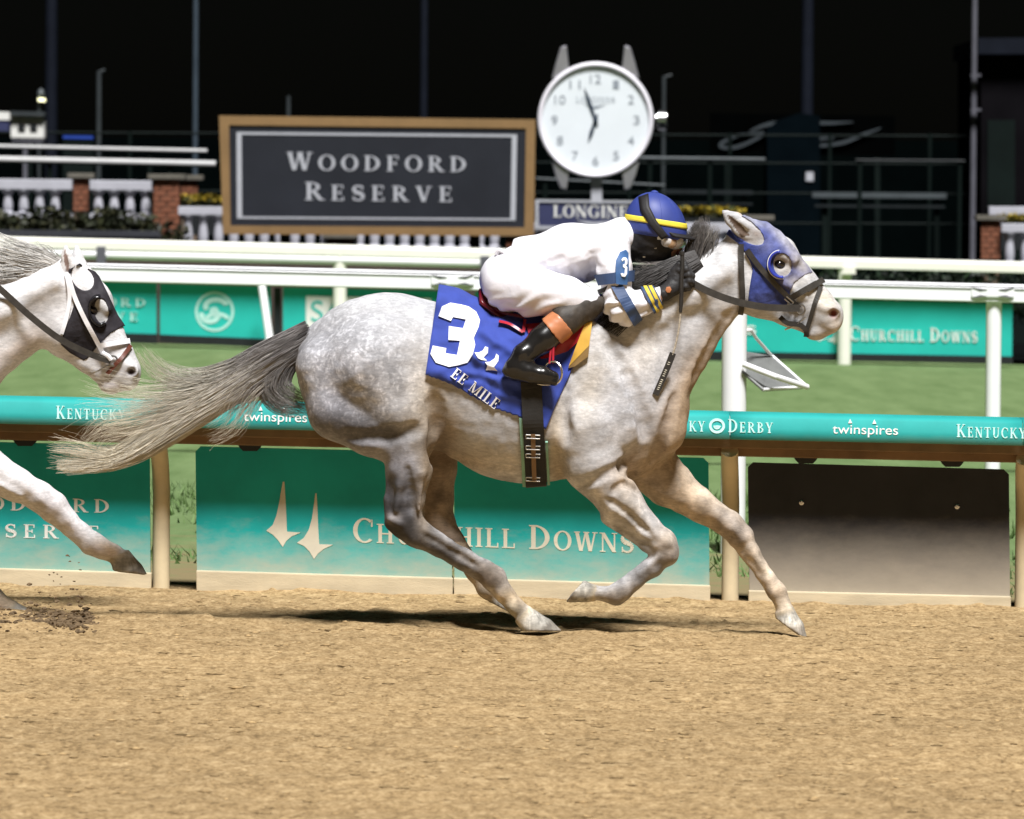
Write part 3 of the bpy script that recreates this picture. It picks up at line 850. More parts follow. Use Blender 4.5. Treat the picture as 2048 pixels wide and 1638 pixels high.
def paint_hooves(V, C, hooves):
    for a, b, ra, rb in hooves:
        a, b = np.array(a, float), np.array(b, float); ba = b - a; bb = ba @ ba
        q = V - a; t = q @ ba / bb; rad = np.linalg.norm(q - t[:, None] * ba, axis=1)
        m = (t > 0.02) & (rad < rb + 7) & (t < 1.7)
        st = noise3(V[:, 0] / 2.5 + V[:, 2] / 3, V[:, 2] / 4, 1.0 + 0 * t)
        base = np.array((.34, .32, .28)) * (1 + .35 * st + .25 * noise3(V[:, 0] / 9, V[:, 1] / 9, V[:, 2] / 9))[:, None]
        base = base + (np.array((.50, .42, .30)) - base) * (.75 * sstep(.35, .0, t))[:, None] + (np.array((.16, .13, .10)) - base) * (.5 * sstep(.85, 1.1, t))[:, None]
        C[m] = base[m]
    return C

def coat_mat(name, dapple=1.0):
    m = mat(name, (1, 1, 1), 0.6, 0.10, 7, 0.22, 260, 0.22, attr=True)
    nt = m.node_tree; N = nt.nodes; L = nt.links; b = N['Principled BSDF']
    src = b.inputs['Base Color'].links[0].from_socket
    tc = N.new('ShaderNodeTexCoord')
    vo = N.new('ShaderNodeTexVoronoi'); vo.inputs['Scale'].default_value = 30; vo.feature = 'SMOOTH_F1'; vo.inputs['Smoothness'].default_value = .6
    nz = N.new('ShaderNodeTexNoise'); nz.inputs['Scale'].default_value = 16; nz.inputs['Detail'].default_value = 6
    ad = N.new('ShaderNodeMix'); ad.data_type = 'RGBA'; ad.blend_type = 'LINEAR_LIGHT'; ad.inputs[0].default_value = 0.10
    L.new(tc.outputs['Object'], nz.inputs['Vector']); L.new(tc.outputs['Object'], ad.inputs[6]); L.new(nz.outputs[1], ad.inputs[7]); L.new(ad.outputs[2], vo.inputs['Vector'])
    rg = N.new('ShaderNodeMapRange'); rg.inputs[1].default_value = .08; rg.inputs[2].default_value = .55; rg.inputs[3].default_value = 1.24; rg.inputs[4].default_value = .68
    L.new(vo.outputs['Distance'], rg.inputs[0])
    at = N.new('ShaderNodeAttribute'); at.attribute_name = 'Dapple'
    m1 = N.new('ShaderNodeMix'); m1.inputs[2].default_value = 1.0; L.new(at.outputs['Fac'], m1.inputs[0]); L.new(rg.outputs[0], m1.inputs[3])
    # fine mottled hair
    n4 = N.new('ShaderNodeTexNoise'); n4.inputs['Scale'].default_value = 75; n4.inputs['Detail'].default_value = 6; n4.inputs['Roughness'].default_value = .75
    mp = N.new('ShaderNodeMapping'); mp.inputs['Scale'].default_value = (.45, 1, 1.3); mp.inputs['Rotation'].default_value = (0, .5, 0); L.new(tc.outputs['Object'], mp.inputs[0]); L.new(mp.outputs[0], n4.inputs['Vector'])
    r4 = N.new('ShaderNodeMapRange'); r4.inputs[1].default_value = .3; r4.inputs[2].default_value = .7; r4.inputs[3].default_value = .70; r4.inputs[4].default_value = 1.26; L.new(n4.outputs[0], r4.inputs[0])
    mu = N.new('ShaderNodeMath'); mu.operation = 'MULTIPLY'; L.new(m1.outputs[0], mu.inputs[0]); L.new(r4.outputs[0], mu.inputs[1])
    cm = N.new('ShaderNodeCombineColor')
    for i in range(3): L.new(mu.outputs[0], cm.inputs[i])
    mx = N.new('ShaderNodeMix'); mx.data_type = 'RGBA'; mx.blend_type = 'MULTIPLY'; mx.inputs[0].default_value = 1; mx.clamp_result = False
    L.new(src, mx.inputs[6]); L.new(cm.outputs[0], mx.inputs[7]); L.new(mx.outputs[2], b.inputs['Base Color'])
    return m

def add_attr(o, name, val):
    a = o.data.attributes.new(name, 'FLOAT', 'POINT'); a.data.foreach_set('value', np.asarray(val, np.float32))
# ------------------------------------------------------------------ the leading grey racehorse
YH = 24.5
H1 = Space(YH)
def poly_sdf(poly, u, v):
    p = np.asarray(poly, float); d = np.full(np.broadcast(u, v).shape, 1e9); ins = np.zeros(d.shape, bool)
    for i in range(len(p)):
        a, b = p[i], p[(i + 1) % len(p)]
        ex, ey = b - a; wx, wy = u - a[0], v - a[1]
        t = np.clip((wx * ex + wy * ey) / (ex * ex + ey * ey + 1e-9), 0, 1)
        d = np.minimum(d, (wx - t * ex) ** 2 + (wy - t * ey) ** 2)
        c = ((a[1] <= v) != (b[1] <= v)) & (u < ex * (v - a[1]) / (ey if abs(ey) > 1e-9 else 1e-9) + a[0])
        ins ^= c
    return np.where(ins, -1, 1) * np.sqrt(d)

B1 = Field((560, 400, -190), (1710, 1292, 190), 3.0)
horse_trunk(B1)
B1.chain([(1240, 742, 0, 130, .62), (1336, 672, 0, 88, .56), (1412, 588, 0, 66, .55), (1476, 534, 0, 62, .58)], 30)      # neck
for s in (-1, 1):
    B1.chain([(1270, 660, s * 48, 34), (1380, 590, s * 34, 26), (1455, 540, s * 30, 22)], 26)       # neck muscle
    B1.chain([(1468, 602, s * 14, 11), (1408, 690, s * 19, 12), (1362, 780, s * 26, 14)], 12)       # jugular line
B1.chain([(1466, 612, 0, 14), (1412, 688, 0, 16), (1366, 770, 0, 20)], 12)
horse_head(B1)
B1.chain([(640, 672, 0, 26, .9), (602, 690, 0, 17), (566, 712, 0, 11), (535, 730, 0, 6)], 16)      # dock of the tail
# near (right) hind leg
horse_thigh(B1, -1)
B1.chain([(800, 820, -70, 66), (822, 868, -72, 52), (818, 940, -72, 44), (812, 1000, -71, 35, .8), (808, 1040, -70, 33, .8), (834, 1066, -69, 28, .8), (868, 1084, -68, 22, .85),
          (930, 1119, -66, 19), (968, 1140, -64, 20), (988, 1156, -64, 23), (1006, 1184, -63, 18), (1030, 1212, -62, 16), (1046, 1226, -62, 18)], 12)
B1.chain([(792, 930, -70, 14), (778, 1000, -70, 9), (784, 1044, -70, 14)], 10)                      # hamstring cord
B1.chain([(800, 1060, -70, 14), (880, 1104, -68, 10), (968, 1155, -64, 12)], 6)                     # flexor tendons
B1.chain([(975, 1168, -64, 8), (984, 1178, -64, 6)], 6)
B1.hoof((1044, 1228, -62), (1080, 1263, -62), 20, 32, (0.02, 1.0))
# far (left) hind leg
horse_thigh(B1, 1)
B1.chain([(810, 815, 68, 62), (872, 870, 68, 48), (872, 935, 68, 40), (872, 1000, 68, 33, .8), (878, 1046, 68, 30, .8), (902, 1080, 67, 23), (950, 1142, 66, 18), (976, 1176, 66, 20), (994, 1192, 66, 16)], 12)
B1.hoof((992, 1190, 66), (1014, 1222, 66), 18, 27, (-0.45, 0.89))
# near (right) fore leg, folded
B1.chain([(1170, 860, -74, 76), (1188, 926, -76, 61), (1240, 1003, -74, 42), (1296, 1058, -68, 26), (1327, 1086, -66, 25), (1333, 1106, -65, 23), (1308, 1136, -63, 15),
          (1270, 1164, -61, 13), (1246, 1182, -60, 17), (1232, 1190, -59, 18), (1205, 1188, -58, 12), (1188, 1185, -58, 15)], 12)
B1.chain([(1215, 1035, -72, 14), (1290, 1092, -67, 9), (1306, 1104, -66, 10)], 8)
B1.chain([(1312, 1112, -64, 9), (1262, 1152, -61, 8), (1232, 1176, -59, 10)], 6)
B1.hoof((1192, 1186, -58), (1150, 1181, -58), 17, 25, (-0.76, -0.65))
# far (left) fore leg, reaching
B1.chain([(1270, 900, 58, 66), (1335, 965, 62, 46), (1400, 1010, 62, 31), (1462, 1050, 62, 24), (1484, 1074, 62, 22), (1502, 1102, 62, 15), (1538, 1160, 61, 13.5), (1554, 1184, 60, 17), (1565, 1208, 60, 13), (1570, 1222, 60, 18)], 12)
B1.chain([(1360, 1008, 62, 16), (1440, 1052, 62, 11), (1466, 1080, 62, 10)], 8)
B1.chain([(1470, 1086, 62, 9), (1520, 1150, 61, 8), (1546, 1188, 60, 10)], 6)
B1.hoof((1568, 1220, 60), (1579, 1257, 60), 19, 29, (-0.59, 0.81))
# grooves the photo shows, cut along the flank's own surface
def groove(Bf, pts, r, k=12, inset=0.0):
    c = resample(np.array(pts, float), 9); w = side_w(Bf.val, c[:, 0], c[:, 1])
    Bf.chain([(a[0], a[1], b_ - r * .35 + inset, r * (.5 if i in (0, 8) else 1)) for i, (a, b_) in enumerate(zip(c, w))], k, sub=True)
groove(B1, [(1354, 790), (1340, 840), (1322, 890), (1304, 925)], 8, 14)
groove(B1, [(1262, 915), (1235, 938), (1190, 958), (1160, 972)], 7, 14)
groove(B1, [(1268, 955), (1250, 940), (1240, 925)], 8, 12)
groove(B1, [(868, 790), (874, 840), (870, 880), (866, 925)], 11, 16)
groove(B1, [(690, 872), (740, 876), (800, 868), (840, 858)], 8, 18)
groove(B1, [(1462, 625), (1425, 690), (1388, 760)], 6, 14)
groove(B1, [(1280, 985), (1252, 968), (1225, 985)], 5, 10)
groove(B1, [(1215, 1000), (1260, 1030), (1300, 1068)], 5, 9)
groove(B1, [(1330, 980), (1390, 1024), (1440, 1050)], 5, 9)
groove(B1, [(812, 930), (822, 980), (824, 1025)], 5, 9)
groove(B1, [(846, 1066), (900, 1098), (955, 1132)], 4.5, 8)
groove(B1, [(1210, 680), (1250, 740), (1280, 810), (1290, 870)], 6, 22)
groove(B1, [(1130, 700), (1118, 790), (1130, 880)], 7, 24)
groove(B1, [(900, 915), (960, 930), (1030, 938)], 5, 14)
B1.chain([(1352, 795, -66, 5), (1334, 860, -78, 6), (1312, 915, -84, 6)], 12, sub=True)
B1.chain([(1262, 905, -136, 6), (1225, 940, -142, 5), (1180, 962, -140, 4)], 12, sub=True)
B1.chain([(868, 800, -142, 6), (872, 850, -136, 8), (868, 890, -124, 7)], 14, sub=True)
B1.chain([(700, 868, -128, 6), (770, 868, -134, 7), (830, 860, -132, 5)], 16, sub=True)
B1.chain([(1465, 500, -52, 5), (1478, 560, -50, 5), (1478, 600, -44, 5)], 14, sub=True)
# ears, laid back
for s in (-1, 1):
    d = 0 if s < 0 else 6
    B1.chain([(1512 + d, 474, s * 26, 21, .8), (1484 + d, 454, s * 34, 19, .75), (1464 + d, 438, s * 37, 14, .7), (1448 + d, 424, s * 37, 5, .7)], 6)
    B1.chain([(1492 + d, 466, s * 50, 9), (1476 + d, 454, s * 51, 9), (1458 + d, 436, s * 48, 5)], 4, sub=True)
# sinews and veins
for pts, r in (([(1240, 975, -108), (1268, 1010, -102), (1308, 1062, -88)], 5), ([(1316, 1070, -90), (1338, 1088, -88)], 7), ([(1320, 1112, -86), (1280, 1148, -74)], 5),
               ([(1370, 985, 30), (1430, 1030, 40), (1476, 1066, 42)], 5), ([(838, 880, -116), (842, 950, -108), (838, 1020, -98)], 6), ([(812, 900, -118), (800, 970, -104), (792, 1020, -98)], 6), ([(850, 1062, -84), (900, 1088, -80), (960, 1122, -78)], 5),
               ([(800, 1048, -96), (780, 1040, -92)], 8), ([(1500, 1095, 46), (1530, 1140, 48)], 5), ([(1470, 1056, 40), (1486, 1078, 42)], 8)):
    B1.chain([(*p, r * (.55 if i in (0, len(pts) - 1) else .9)) for i, p in enumerate(pts)], 12)
def skin_noise(Bf, amp):
    ix = np.nonzero(np.abs(Bf.a) < 9); u, v, w = Bf.ax[0][ix[0]], Bf.ax[1][ix[1]], Bf.ax[2][ix[2]]
    Bf.a[ix] += (amp * (1.5 * (np.abs(noise3(u / 34 + 9, v / 30, w / 30)) - .3) + 0.9 * noise3(u / 15, v / 15, w / 15))).astype(np.float32)
skin_noise(B1, 1.0)
V1, Q1 = B1.surf()
V1 = smooth_verts(V1, Q1, 2)
# hair-scale unevenness of skin, veins and muscle
GREY = (0.435, 0.435, 0.45); TAN = (0.50, 0.385, 0.25); DK = (0.10, 0.095, 0.095); SLT = (0.36, 0.355, 0.37); HOOF = (0.40, 0.36, 0.29)
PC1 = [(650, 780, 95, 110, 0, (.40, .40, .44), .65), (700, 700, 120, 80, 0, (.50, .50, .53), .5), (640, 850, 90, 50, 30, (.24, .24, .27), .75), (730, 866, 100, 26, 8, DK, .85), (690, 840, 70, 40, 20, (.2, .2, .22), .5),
       (760, 910, 50, 30, 20, (.55, .53, .54), .6), (800, 985, 34, 70, 0, DK, .8), (790, 1045, 42, 30, 0, (.10, .09, .09), .9), (845, 960, 18, 80, 0, (.42, .34, .25), .65), (835, 890, 30, 40, 0, (.55, .51, .47), .5),
       (880, 1090, 70, 18, 30, (.17, .155, .145), .85), (940, 1122, 45, 15, 30, (.27, .24, .22), .7), (985, 1140, 26, 18, 0, (.27, .22, .17), .7), (968, 1166, 18, 12, 0, (.10, .08, .06), .7), (1020, 1200, 34, 34, 0, TAN, .9),
       (1080, 1250, 34, 14, 35, (.50, .45, .36), .8), (1105, 1250, 12, 16, 40, (.66, .64, .6), .7), (860, 800, 46, 90, 0, (.52, .43, .31), .6), (900, 870, 20, 40, 10, (.36, .26, .16), .55), (990, 920, 110, 26, 12, (.55, .49, .41), .55), (925, 920, 50, 20, 20, TAN, .6),
       (1110, 880, 22, 90, 0, (.50, .40, .27), .7), (1365, 850, 42, 95, 10, (.44, .32, .20), .85), (1400, 740, 26, 90, 28, (.36, .26, .16), .8), (1345, 880, 22, 50, 0, (.42, .31, .2), .7), (1440, 670, 24, 50, 35, (.42, .33, .23), .6),
       (1250, 800, 70, 100, 0, (.50, .50, .525), .6), (1300, 850, 30, 80, 10, (.42, .40, .40), .5), (1180, 770, 30, 90, 10, (.58, .49, .36), .45), (1290, 700, 40, 60, 30, (.58, .48, .35), .4), (1340, 620, 60, 40, -40, (.60, .59, .58), .5),
       (1400, 1010, 150, 44, 38, (.47, .36, .25), .85), (1480, 1066, 30, 30, 0, (.27, .23, .2), .7), (1450, 1030, 40, 14, 40, (.30, .27, .25), .6), (1530, 1140, 60, 20, 58, (.52, .43, .33), .8), (1556, 1180, 24, 20, 0, (.36, .27, .18), .7), (1570, 1212, 20, 16, 0, (.62, .51, .37), .8),
       (1582, 1246, 30, 24, 0, HOOF, .95), (1255, 960, 46, 26, -40, (.44, .32, .2), .6), (1250, 1020, 60, 36, 40, (.50, .45, .39), .7), (1335, 1085, 24, 34, 0, (.45, .35, .24), .7), (1330, 1118, 20, 18, 0, (.26, .22, .18), .7), (1275, 1160, 56, 15, -38, (.34, .32, .31), .8),
       (1225, 1195, 26, 16, 0, (.37, .29, .21), .7), (1160, 1184, 30, 22, 0, (.46, .38, .28), .9), (1135, 980, 26, 22, 0, (.60, .58, .58), .6), (875, 980, 26, 60, 0, (.36, .28, .2), .5), (930, 1140, 60, 18, 52, (.48, .39, .28), .0),
       (1010, 1218, 28, 22, 0, (.40, .38, .31), .8), (1560, 560, 90, 60, 45, (.68, .66, .63), .5), (1655, 640, 34, 36, 0, (.42, .41, .40), .75), (1636, 668, 26, 14, -15, (.40, .37, .34), .7), (1648, 600, 30, 16, 45, (.66, .57, .42), .6), (1672, 650, 14, 14, 0, (.56, .48, .39), .6),
       (1400, 520, 60, 40, -42, (.70, .69, .68), .6), (1476, 560, 20, 60, 0, (.66, .65, .64), .5)]
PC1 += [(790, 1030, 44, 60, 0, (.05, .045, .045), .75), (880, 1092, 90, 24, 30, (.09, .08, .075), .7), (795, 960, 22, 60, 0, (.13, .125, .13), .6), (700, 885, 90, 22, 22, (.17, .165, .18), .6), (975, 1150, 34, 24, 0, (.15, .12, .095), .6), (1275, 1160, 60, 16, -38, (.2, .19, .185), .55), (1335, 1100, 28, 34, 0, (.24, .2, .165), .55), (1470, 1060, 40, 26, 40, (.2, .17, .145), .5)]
PC1 += [(585, 702, 34, 16, -32, (.10, .093, .09), .9), (884, 905, 20, 60, 0, (.14, .095, .06), .7), (1330, 850, 14, 70, 14, (.26, .19, .13), .6), (1240, 935, 40, 14, -35, (.30, .215, .14), .75), (1370, 830, 24, 80, 10, (.33, .235, .15), .7), (1410, 730, 18, 80, 30, (.26, .185, .12), .75), (1450, 640, 16, 40, 35, (.40, .32, .23), .5),  # dark browns in flank cavity and body creases are painted shade
         (796, 1000, 46, 90, 0, (.04, .038, .042), .88), (784, 1045, 46, 30, 20, (.016, .014, .014), .95), (880, 1098, 100, 20, 30, (.035, .031, .029), .85), (930, 1112, 60, 10, 30, (.22, .19, .165), .6), (980, 1150, 26, 22, 0, (.12, .09, .065), .7), (770, 925, 40, 26, 20, (.34, .33, .36), .6), (855, 930, 12, 90, 0, (.28, .21, .135), .75), (846, 1030, 14, 40, 0, (.24, .19, .14), .7),  # pale streak down the hind cannon paints its lit upper edge
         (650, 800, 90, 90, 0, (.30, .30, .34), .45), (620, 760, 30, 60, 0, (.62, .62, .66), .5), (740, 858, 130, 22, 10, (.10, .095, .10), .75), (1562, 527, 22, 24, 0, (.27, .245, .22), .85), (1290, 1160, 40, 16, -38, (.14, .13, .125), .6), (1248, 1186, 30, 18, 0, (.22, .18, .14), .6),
         (930, 960, 60, 30, 0, (.50, .45, .39), .3), (1350, 640, 60, 70, 0, (.52, .515, .53), .4), (1420, 600, 30, 60, -30, (.48, .45, .42), .35)]
PC1 += [(1514, 468, 14, 9, 20, (.22, .17, .14), .75), (1030, 1205, 30, 40, 40, (.40, .30, .19), .7), (1096, 1252, 22, 12, 40, (.62, .6, .55), .6), (1062, 1252, 14, 10, 0, (.36, .29, .19), .8), (1154, 1184, 30, 24, 0, (.33, .27, .2), .8), (1136, 1186, 14, 22, 40, (.5, .43, .33), .6), (1580, 1248, 26, 26, 0, (.30, .28, .25), .8), (1566, 1226, 18, 6, 10, (.66, .55, .42), .8),
         (1010, 1222, 26, 18, 0, (.27, .26, .21), .8), (800, 985, 40, 60, 0, (.10, .1, .11), .5), (785, 1035, 16, 10, 0, (.30, .27, .26), .7), (820, 930, 18, 40, 0, (.30, .29, .31), .5), (1205, 930, 60, 50, 30, (.47, .46, .46), .5), (1120, 950, 14, 40, 0, (.42, .33, .22), .6), (1290, 930, 60, 30, -30, (.40, .30, .2), .7), (1310, 960, 40, 40, 0, (.42, .32, .22), .6),
         (870, 840, 16, 60, 0, (.26, .19, .12), .6), (1380, 800, 20, 60, 0, (.30, .21, .13), .6), (690, 600, 120, 26, -10, (.6, .6, .61), .5), (1180, 700, 60, 40, 0, (.60, .59, .58), .4)]
C1 = coat(V1, PC1, GREY)
near = V1[:, 2] < 20
C1[~near] = C1[~near] * 0.5 + 0.5 * coat(V1[~near], PC1, TAN)
fg = (~near) & (V1[:, 0] > 850) & (V1[:, 0] < 930) & (V1[:, 1] > 880) & (V1[:, 1] < 1085)
C1[fg] = C1[fg] * .3 + .7 * np.array((.17, .12, .08))  # far gaskin browned: its shade is put into the coat
fh = (~near) & (V1[:, 0] > 840) & (V1[:, 0] < 1020) & (V1[:, 1] > 1085) & (V1[:, 1] < 1200)
C1[fh] = C1[fh] * .25 + .75 * np.array((.50, .41, .30))
C1 = paint_hooves(V1, C1, B1.hooves)
m_ = np.exp(-(((V1[:, 0] - 1667) / 8) ** 2 + ((V1[:, 1] - 627) / 9) ** 2)) * (np.abs(V1[:, 2]) > 12); C1 += (np.array((.16, .035, .025)) - C1) * np.clip(m_ * 1.3, 0, 1)[:, None]
ear = (poly_sdf([(1500, 470), (1482, 449), (1460, 431), (1454, 431), (1466, 452), (1484, 476)], V1[:, 0], V1[:, 1]) < 0) & (np.abs(V1[:, 2]) > 30); C1[ear] = (.12, .085, .065)
leg_ = np.clip(sstep(900, 1000, V1[:, 1]) + .8 * np.exp(-(((V1[:, 0] - 690) / 120) ** 2 + ((V1[:, 1] - 800) / 110) ** 2)), 0, 1)
C1 *= np.exp((0.10 + 0.32 * leg_) * fbm(V1[:, 0] / 20, V1[:, 1] / 26, V1[:, 2] / 20, 5) + .07 * fbm(V1[:, 0] / 60, V1[:, 1] / 60, 1.5, 3))[:, None]
M['coat'] = coat_mat('grey_coat')
horse = empty('racehorse', P(1079, 1266, YH - .13), 'dappled grey racehorse galloping in a blue hood under a rider in white', 'horse')
body = mesh('body', H1(V1), Q1, M['coat'], horse, smooth=True, col=np.clip(C1, .01, .9))
add_attr(body, 'Dapple', np.clip(np.exp(-(((V1[:, 0] - 690) / 160) ** 2 + ((V1[:, 1] - 750) / 150) ** 2)) * 1.25 + .35 * np.exp(-(((V1[:, 0] - 1220) / 140) ** 2 + ((V1[:, 1] - 790) / 170) ** 2)), 0, 1))
fn1 = B1.val
# eyes
M['eye'] = mat('horse_eye', (0.008, 0.006, 0.005), 0.06, 0.0, 5, spec=0.8)
M['black_leather'] = mat('black_leather', (0.022, 0.019, 0.016), 0.55, 0.3, 30, 0.2, 200)
M['strap_grey'] = mat('worn_black_strap', (0.035, 0.031, 0.026), 0.6, 0.35, 30, 0.2, 200)
def eyeball(sp, u, v, w, r, parent, tilt=20):
    b = MB(); c = sp(np.array((u, v, w))); q = r / SPX
    b.lathe(c - np.array((0, 0, q)), [(q * math.sin(a), q - q * math.cos(a)) for a in np.linspace(0.05, math.pi - .05, 12)], 18)
    o = b.build('eye', M['eye'], parent, smooth=True)
    co = np.array([x.co[:] for x in o.data.vertices]) - c; ct, st_ = math.cos(math.radians(-tilt)), math.sin(math.radians(-tilt))
    co[:, 2] *= .66; x_, z_ = co[:, 0].copy(), co[:, 2].copy(); co[:, 0] = x_ * ct - z_ * st_; co[:, 2] = x_ * st_ + z_ * ct
    o.data.vertices.foreach_set('co', (co + c).astype(np.float32).ravel()); return o
ew = side_w(fn1, np.array([1559.]), np.array([529.]))[0]
eyeball(H1, 1559, 528, ew + 4, 14, horse, 15); eyeball(H1, 1559, 528, -ew - 4, 14, horse, 15)

# hair
M['hair'] = mat('horse_hair', (1, 1, 1), 0.5, 0.12, 20, attr=True, spec=0.35)
DH, GH, CH_ = (.06, .054, .052), (.36, .34, .325), (.66, .60, .47)
Tm = [(612, 684, 0, 13), (560, 712, 0, 20), (490, 754, 0, 22), (400, 812, 0, 22), (320, 866, 0, 19), (255, 908, 0, 12), (190, 930, 0, 6), (110, 934, 0, 3)]
tail = strands('tail', H1, [
    dict(pts=[(628, 668, 0, 20), (592, 690, 0, 22), (540, 722, 0, 26), (480, 760, 0, 28), (430, 790, 0, 30)], n=1216, r=0.73, c0=DH, c1=(.28, .26, .25), cut=.5, wob=3, start=.22),
    dict(pts=Tm, n=3042, r=0.70, c0=(.22, .21, .205), c1=(.72, .67, .55), cut=.42, flare=5, wob=5, cs=1.25),
    dict(pts=[(560, 715, 0, 18), (470, 770, 0, 20), (380, 828, 0, 20), (290, 885, 0, 14), (215, 918, 0, 9), (150, 905, 0, 8), (90, 896, 0, 6)], n=806, r=0.58, c0=GH, c1=CH_, cut=.62, wob=6, cs=1.6, flare=16),
    dict(pts=[(585, 700, 0, 14), (500, 735, 0, 18), (420, 765, 0, 20), (360, 760, 0, 16), (310, 735, 0, 14), (275, 690, 0, 12)], n=351, r=0.53, c0=DH, c1=(.55, .52, .44), cut=.45, wob=5, cs=1.5),
    dict(pts=[(560, 715, 0, 16), (470, 755, 0, 20), (390, 790, 0, 22), (310, 800, 0, 22), (230, 800, 0, 26), (150, 790, 0, 30)], n=538, r=0.45, c0=GH, c1=(.60, .57, .47), cut=.6, wob=7, cs=1.5, flare=18),
    dict(pts=[(540, 725, 0, 18), (440, 785, 0, 24), (350, 825, 0, 26), (260, 850, 0, 22), (200, 862, 0, 20), (170, 900, 0, 20)], n=374, r=0.45, c0=GH, c1=CH_, cut=.5, wob=7, cs=1.5, flare=14),
    dict(pts=[(596, 706, 0, 10), (560, 740, -4, 18), (548, 775, -6, 22), (570, 800, -6, 20), (606, 812, -4, 14), (634, 828, -30, 10)], n=538, r=0.56, c0=DH, c1=(.34, .32, .30), cut=.4, wob=5),
    dict(pts=[(560, 730, 0, 20), (500, 770, 0, 26), (470, 810, 0, 26), (450, 845, 0, 24), (400, 872, 0, 22)], n=304, r=0.45, c0=GH, c1=CH_, cut=.6, wob=7, flare=10),
], M['hair'], horse, 5)
mane = strands('mane', H1, [
    dict(pts=[(1384, 545, -6, 14), (1389, 508, -8, 13), (1398, 475, -8, 12), (1404, 450, -6, 10), (1398, 434, -4, 9)], n=260, r=0.7, c0=DH, c1=(.17, .15, .135), cut=.4, wob=5, seg=10),
    dict(pts=[(1400, 525, -5, 16), (1412, 490, -8, 14), (1420, 462, -8, 12), (1424, 446, -6, 10)], n=130, r=0.6, c0=DH, c1=(.34, .31, .28), cut=.4, wob=4, seg=10),
    dict(pts=[(1400, 460, -5, 10), (1386, 462, -8, 9), (1376, 458, -8, 9)], n=90, r=0.72, c0=DH, c1=DH, cut=.4, wob=4, seg=8),
    dict(pts=[(1400, 520, -20, 14), (1350, 548, -36, 20), (1300, 578, -44, 24), (1255, 605, -48, 26), (1215, 635, -50, 24)], n=1116, r=0.94, c0=(.03, .026, .024), c1=(.022, .018, .016), cut=.4, wob=5, seg=10),
    dict(pts=[(1385, 528, -22, 10), (1330, 542, -34, 12), (1290, 545, -38, 12), (1262, 538, -40, 14)], n=130, r=0.6, c0=DH, c1=(.25, .22, .2), cut=.5, wob=5, seg=10),
    dict(pts=[(1300, 590, -52, 14), (1262, 625, -60, 18), (1225, 655, -66, 20), (1190, 690, -72, 16)], n=468, r=0.86, c0=(.025, .021, .02), c1=(.022, .018, .016), cut=.4, wob=4, seg=10),
    dict(pts=[(1470, 480, 0, 6), (1450, 500, 0, 10), (1420, 520, 0, 14)], n=108, r=0.72, c0=GH, c1=DH, cut=.4, wob=3, seg=8),
], M['hair'], horse, 6)

# ---- blinker hood
M['hood'] = mat('blue_hood_cloth', (1, 1, 1), 0.8, 0.14, 40, 0.35, 160, attr=True)
M['blue_plastic'] = mat('blue_plastic', (0.03, 0.045, 0.32), 0.3, 0.08, 8)
HP = [(1452, 468), (1470, 440), (1490, 428), (1520, 432), (1560, 460), (1592, 498), (1626, 545), (1611, 549), (1588, 566), (1580, 584), (1573, 613), (1563, 619), (1532, 617), (1496, 604), (1499, 576), (1505, 540), (1500, 523), (1480, 490)]
def make_hood(Bf, poly, earhole, eyehole, h, cols):
    p = np.array(poly); Hf = Field((p[:, 0].min() - 4, p[:, 1].min() - 4, -70), (p[:, 0].max() + 4, p[:, 1].max() + 4, 70), h)
    g = np.stack(np.meshgrid(*Hf.ax, indexing='ij'), -1)
    uv = poly_sdf(poly, g[:, :, 0, 0], g[:, :, 0, 1])
    for (c, r, rot) in (earhole, eyehole):
        x, y = g[:, :, 0, 0] - c[0], g[:, :, 0, 1] - c[1]; cs, sn = math.cos(math.radians(rot)), math.sin(math.radians(rot))
        q = np.sqrt(((x * cs + y * sn) / r[0]) ** 2 + ((-x * sn + y * cs) / r[1]) ** 2)
        uv = np.maximum(uv, (1 - q) * min(r))
    wr = 1.1 * fbm(g[..., 0] / 13, g[..., 1] / 13, g[..., 2] / 13, 3)
    Hf.a = np.maximum(Bf.val(g) - 3.0 - wr, uv[:, :, None]).astype(np.float32)
    V, Q = Hf.surf(); return smooth_verts(V, Q, 1), Q
hv, hq = make_hood(B1, HP, ((1489, 459), (46, 20), 36), ((1565, 530), (18, 23), -10), 2.0, None)
hc = coat(hv, [(1568, 476, 42, 12, 47, (.40, .39, .41), .75), (1602, 528, 30, 15, 52, (.42, .39, .36), .8), (1588, 562, 22, 14, 0, (.30, .28, .28), .8), (1535, 490, 20, 20, 0, (.16, .17, .30), .5), (1500, 440, 30, 10, 20, (.40, .40, .42), .7), (1530, 600, 40, 14, 0, (.10, .12, .32), .5)], (.03, .048, .215))
hc *= (1 + .25 * fbm(hv[:, 0] / 9, hv[:, 1] / 9, hv[:, 2] / 9, 4))[:, None]
hood = empty('blinker_hood', H1(np.array((1530, 617, 0))), 'blue dusty blinker hood with open eye cup on the leading grey horse', 'horse hood')
mesh('cloth', H1(hv), hq, M['hood'], hood, smooth=True, col=np.clip(hc, .01, .8))
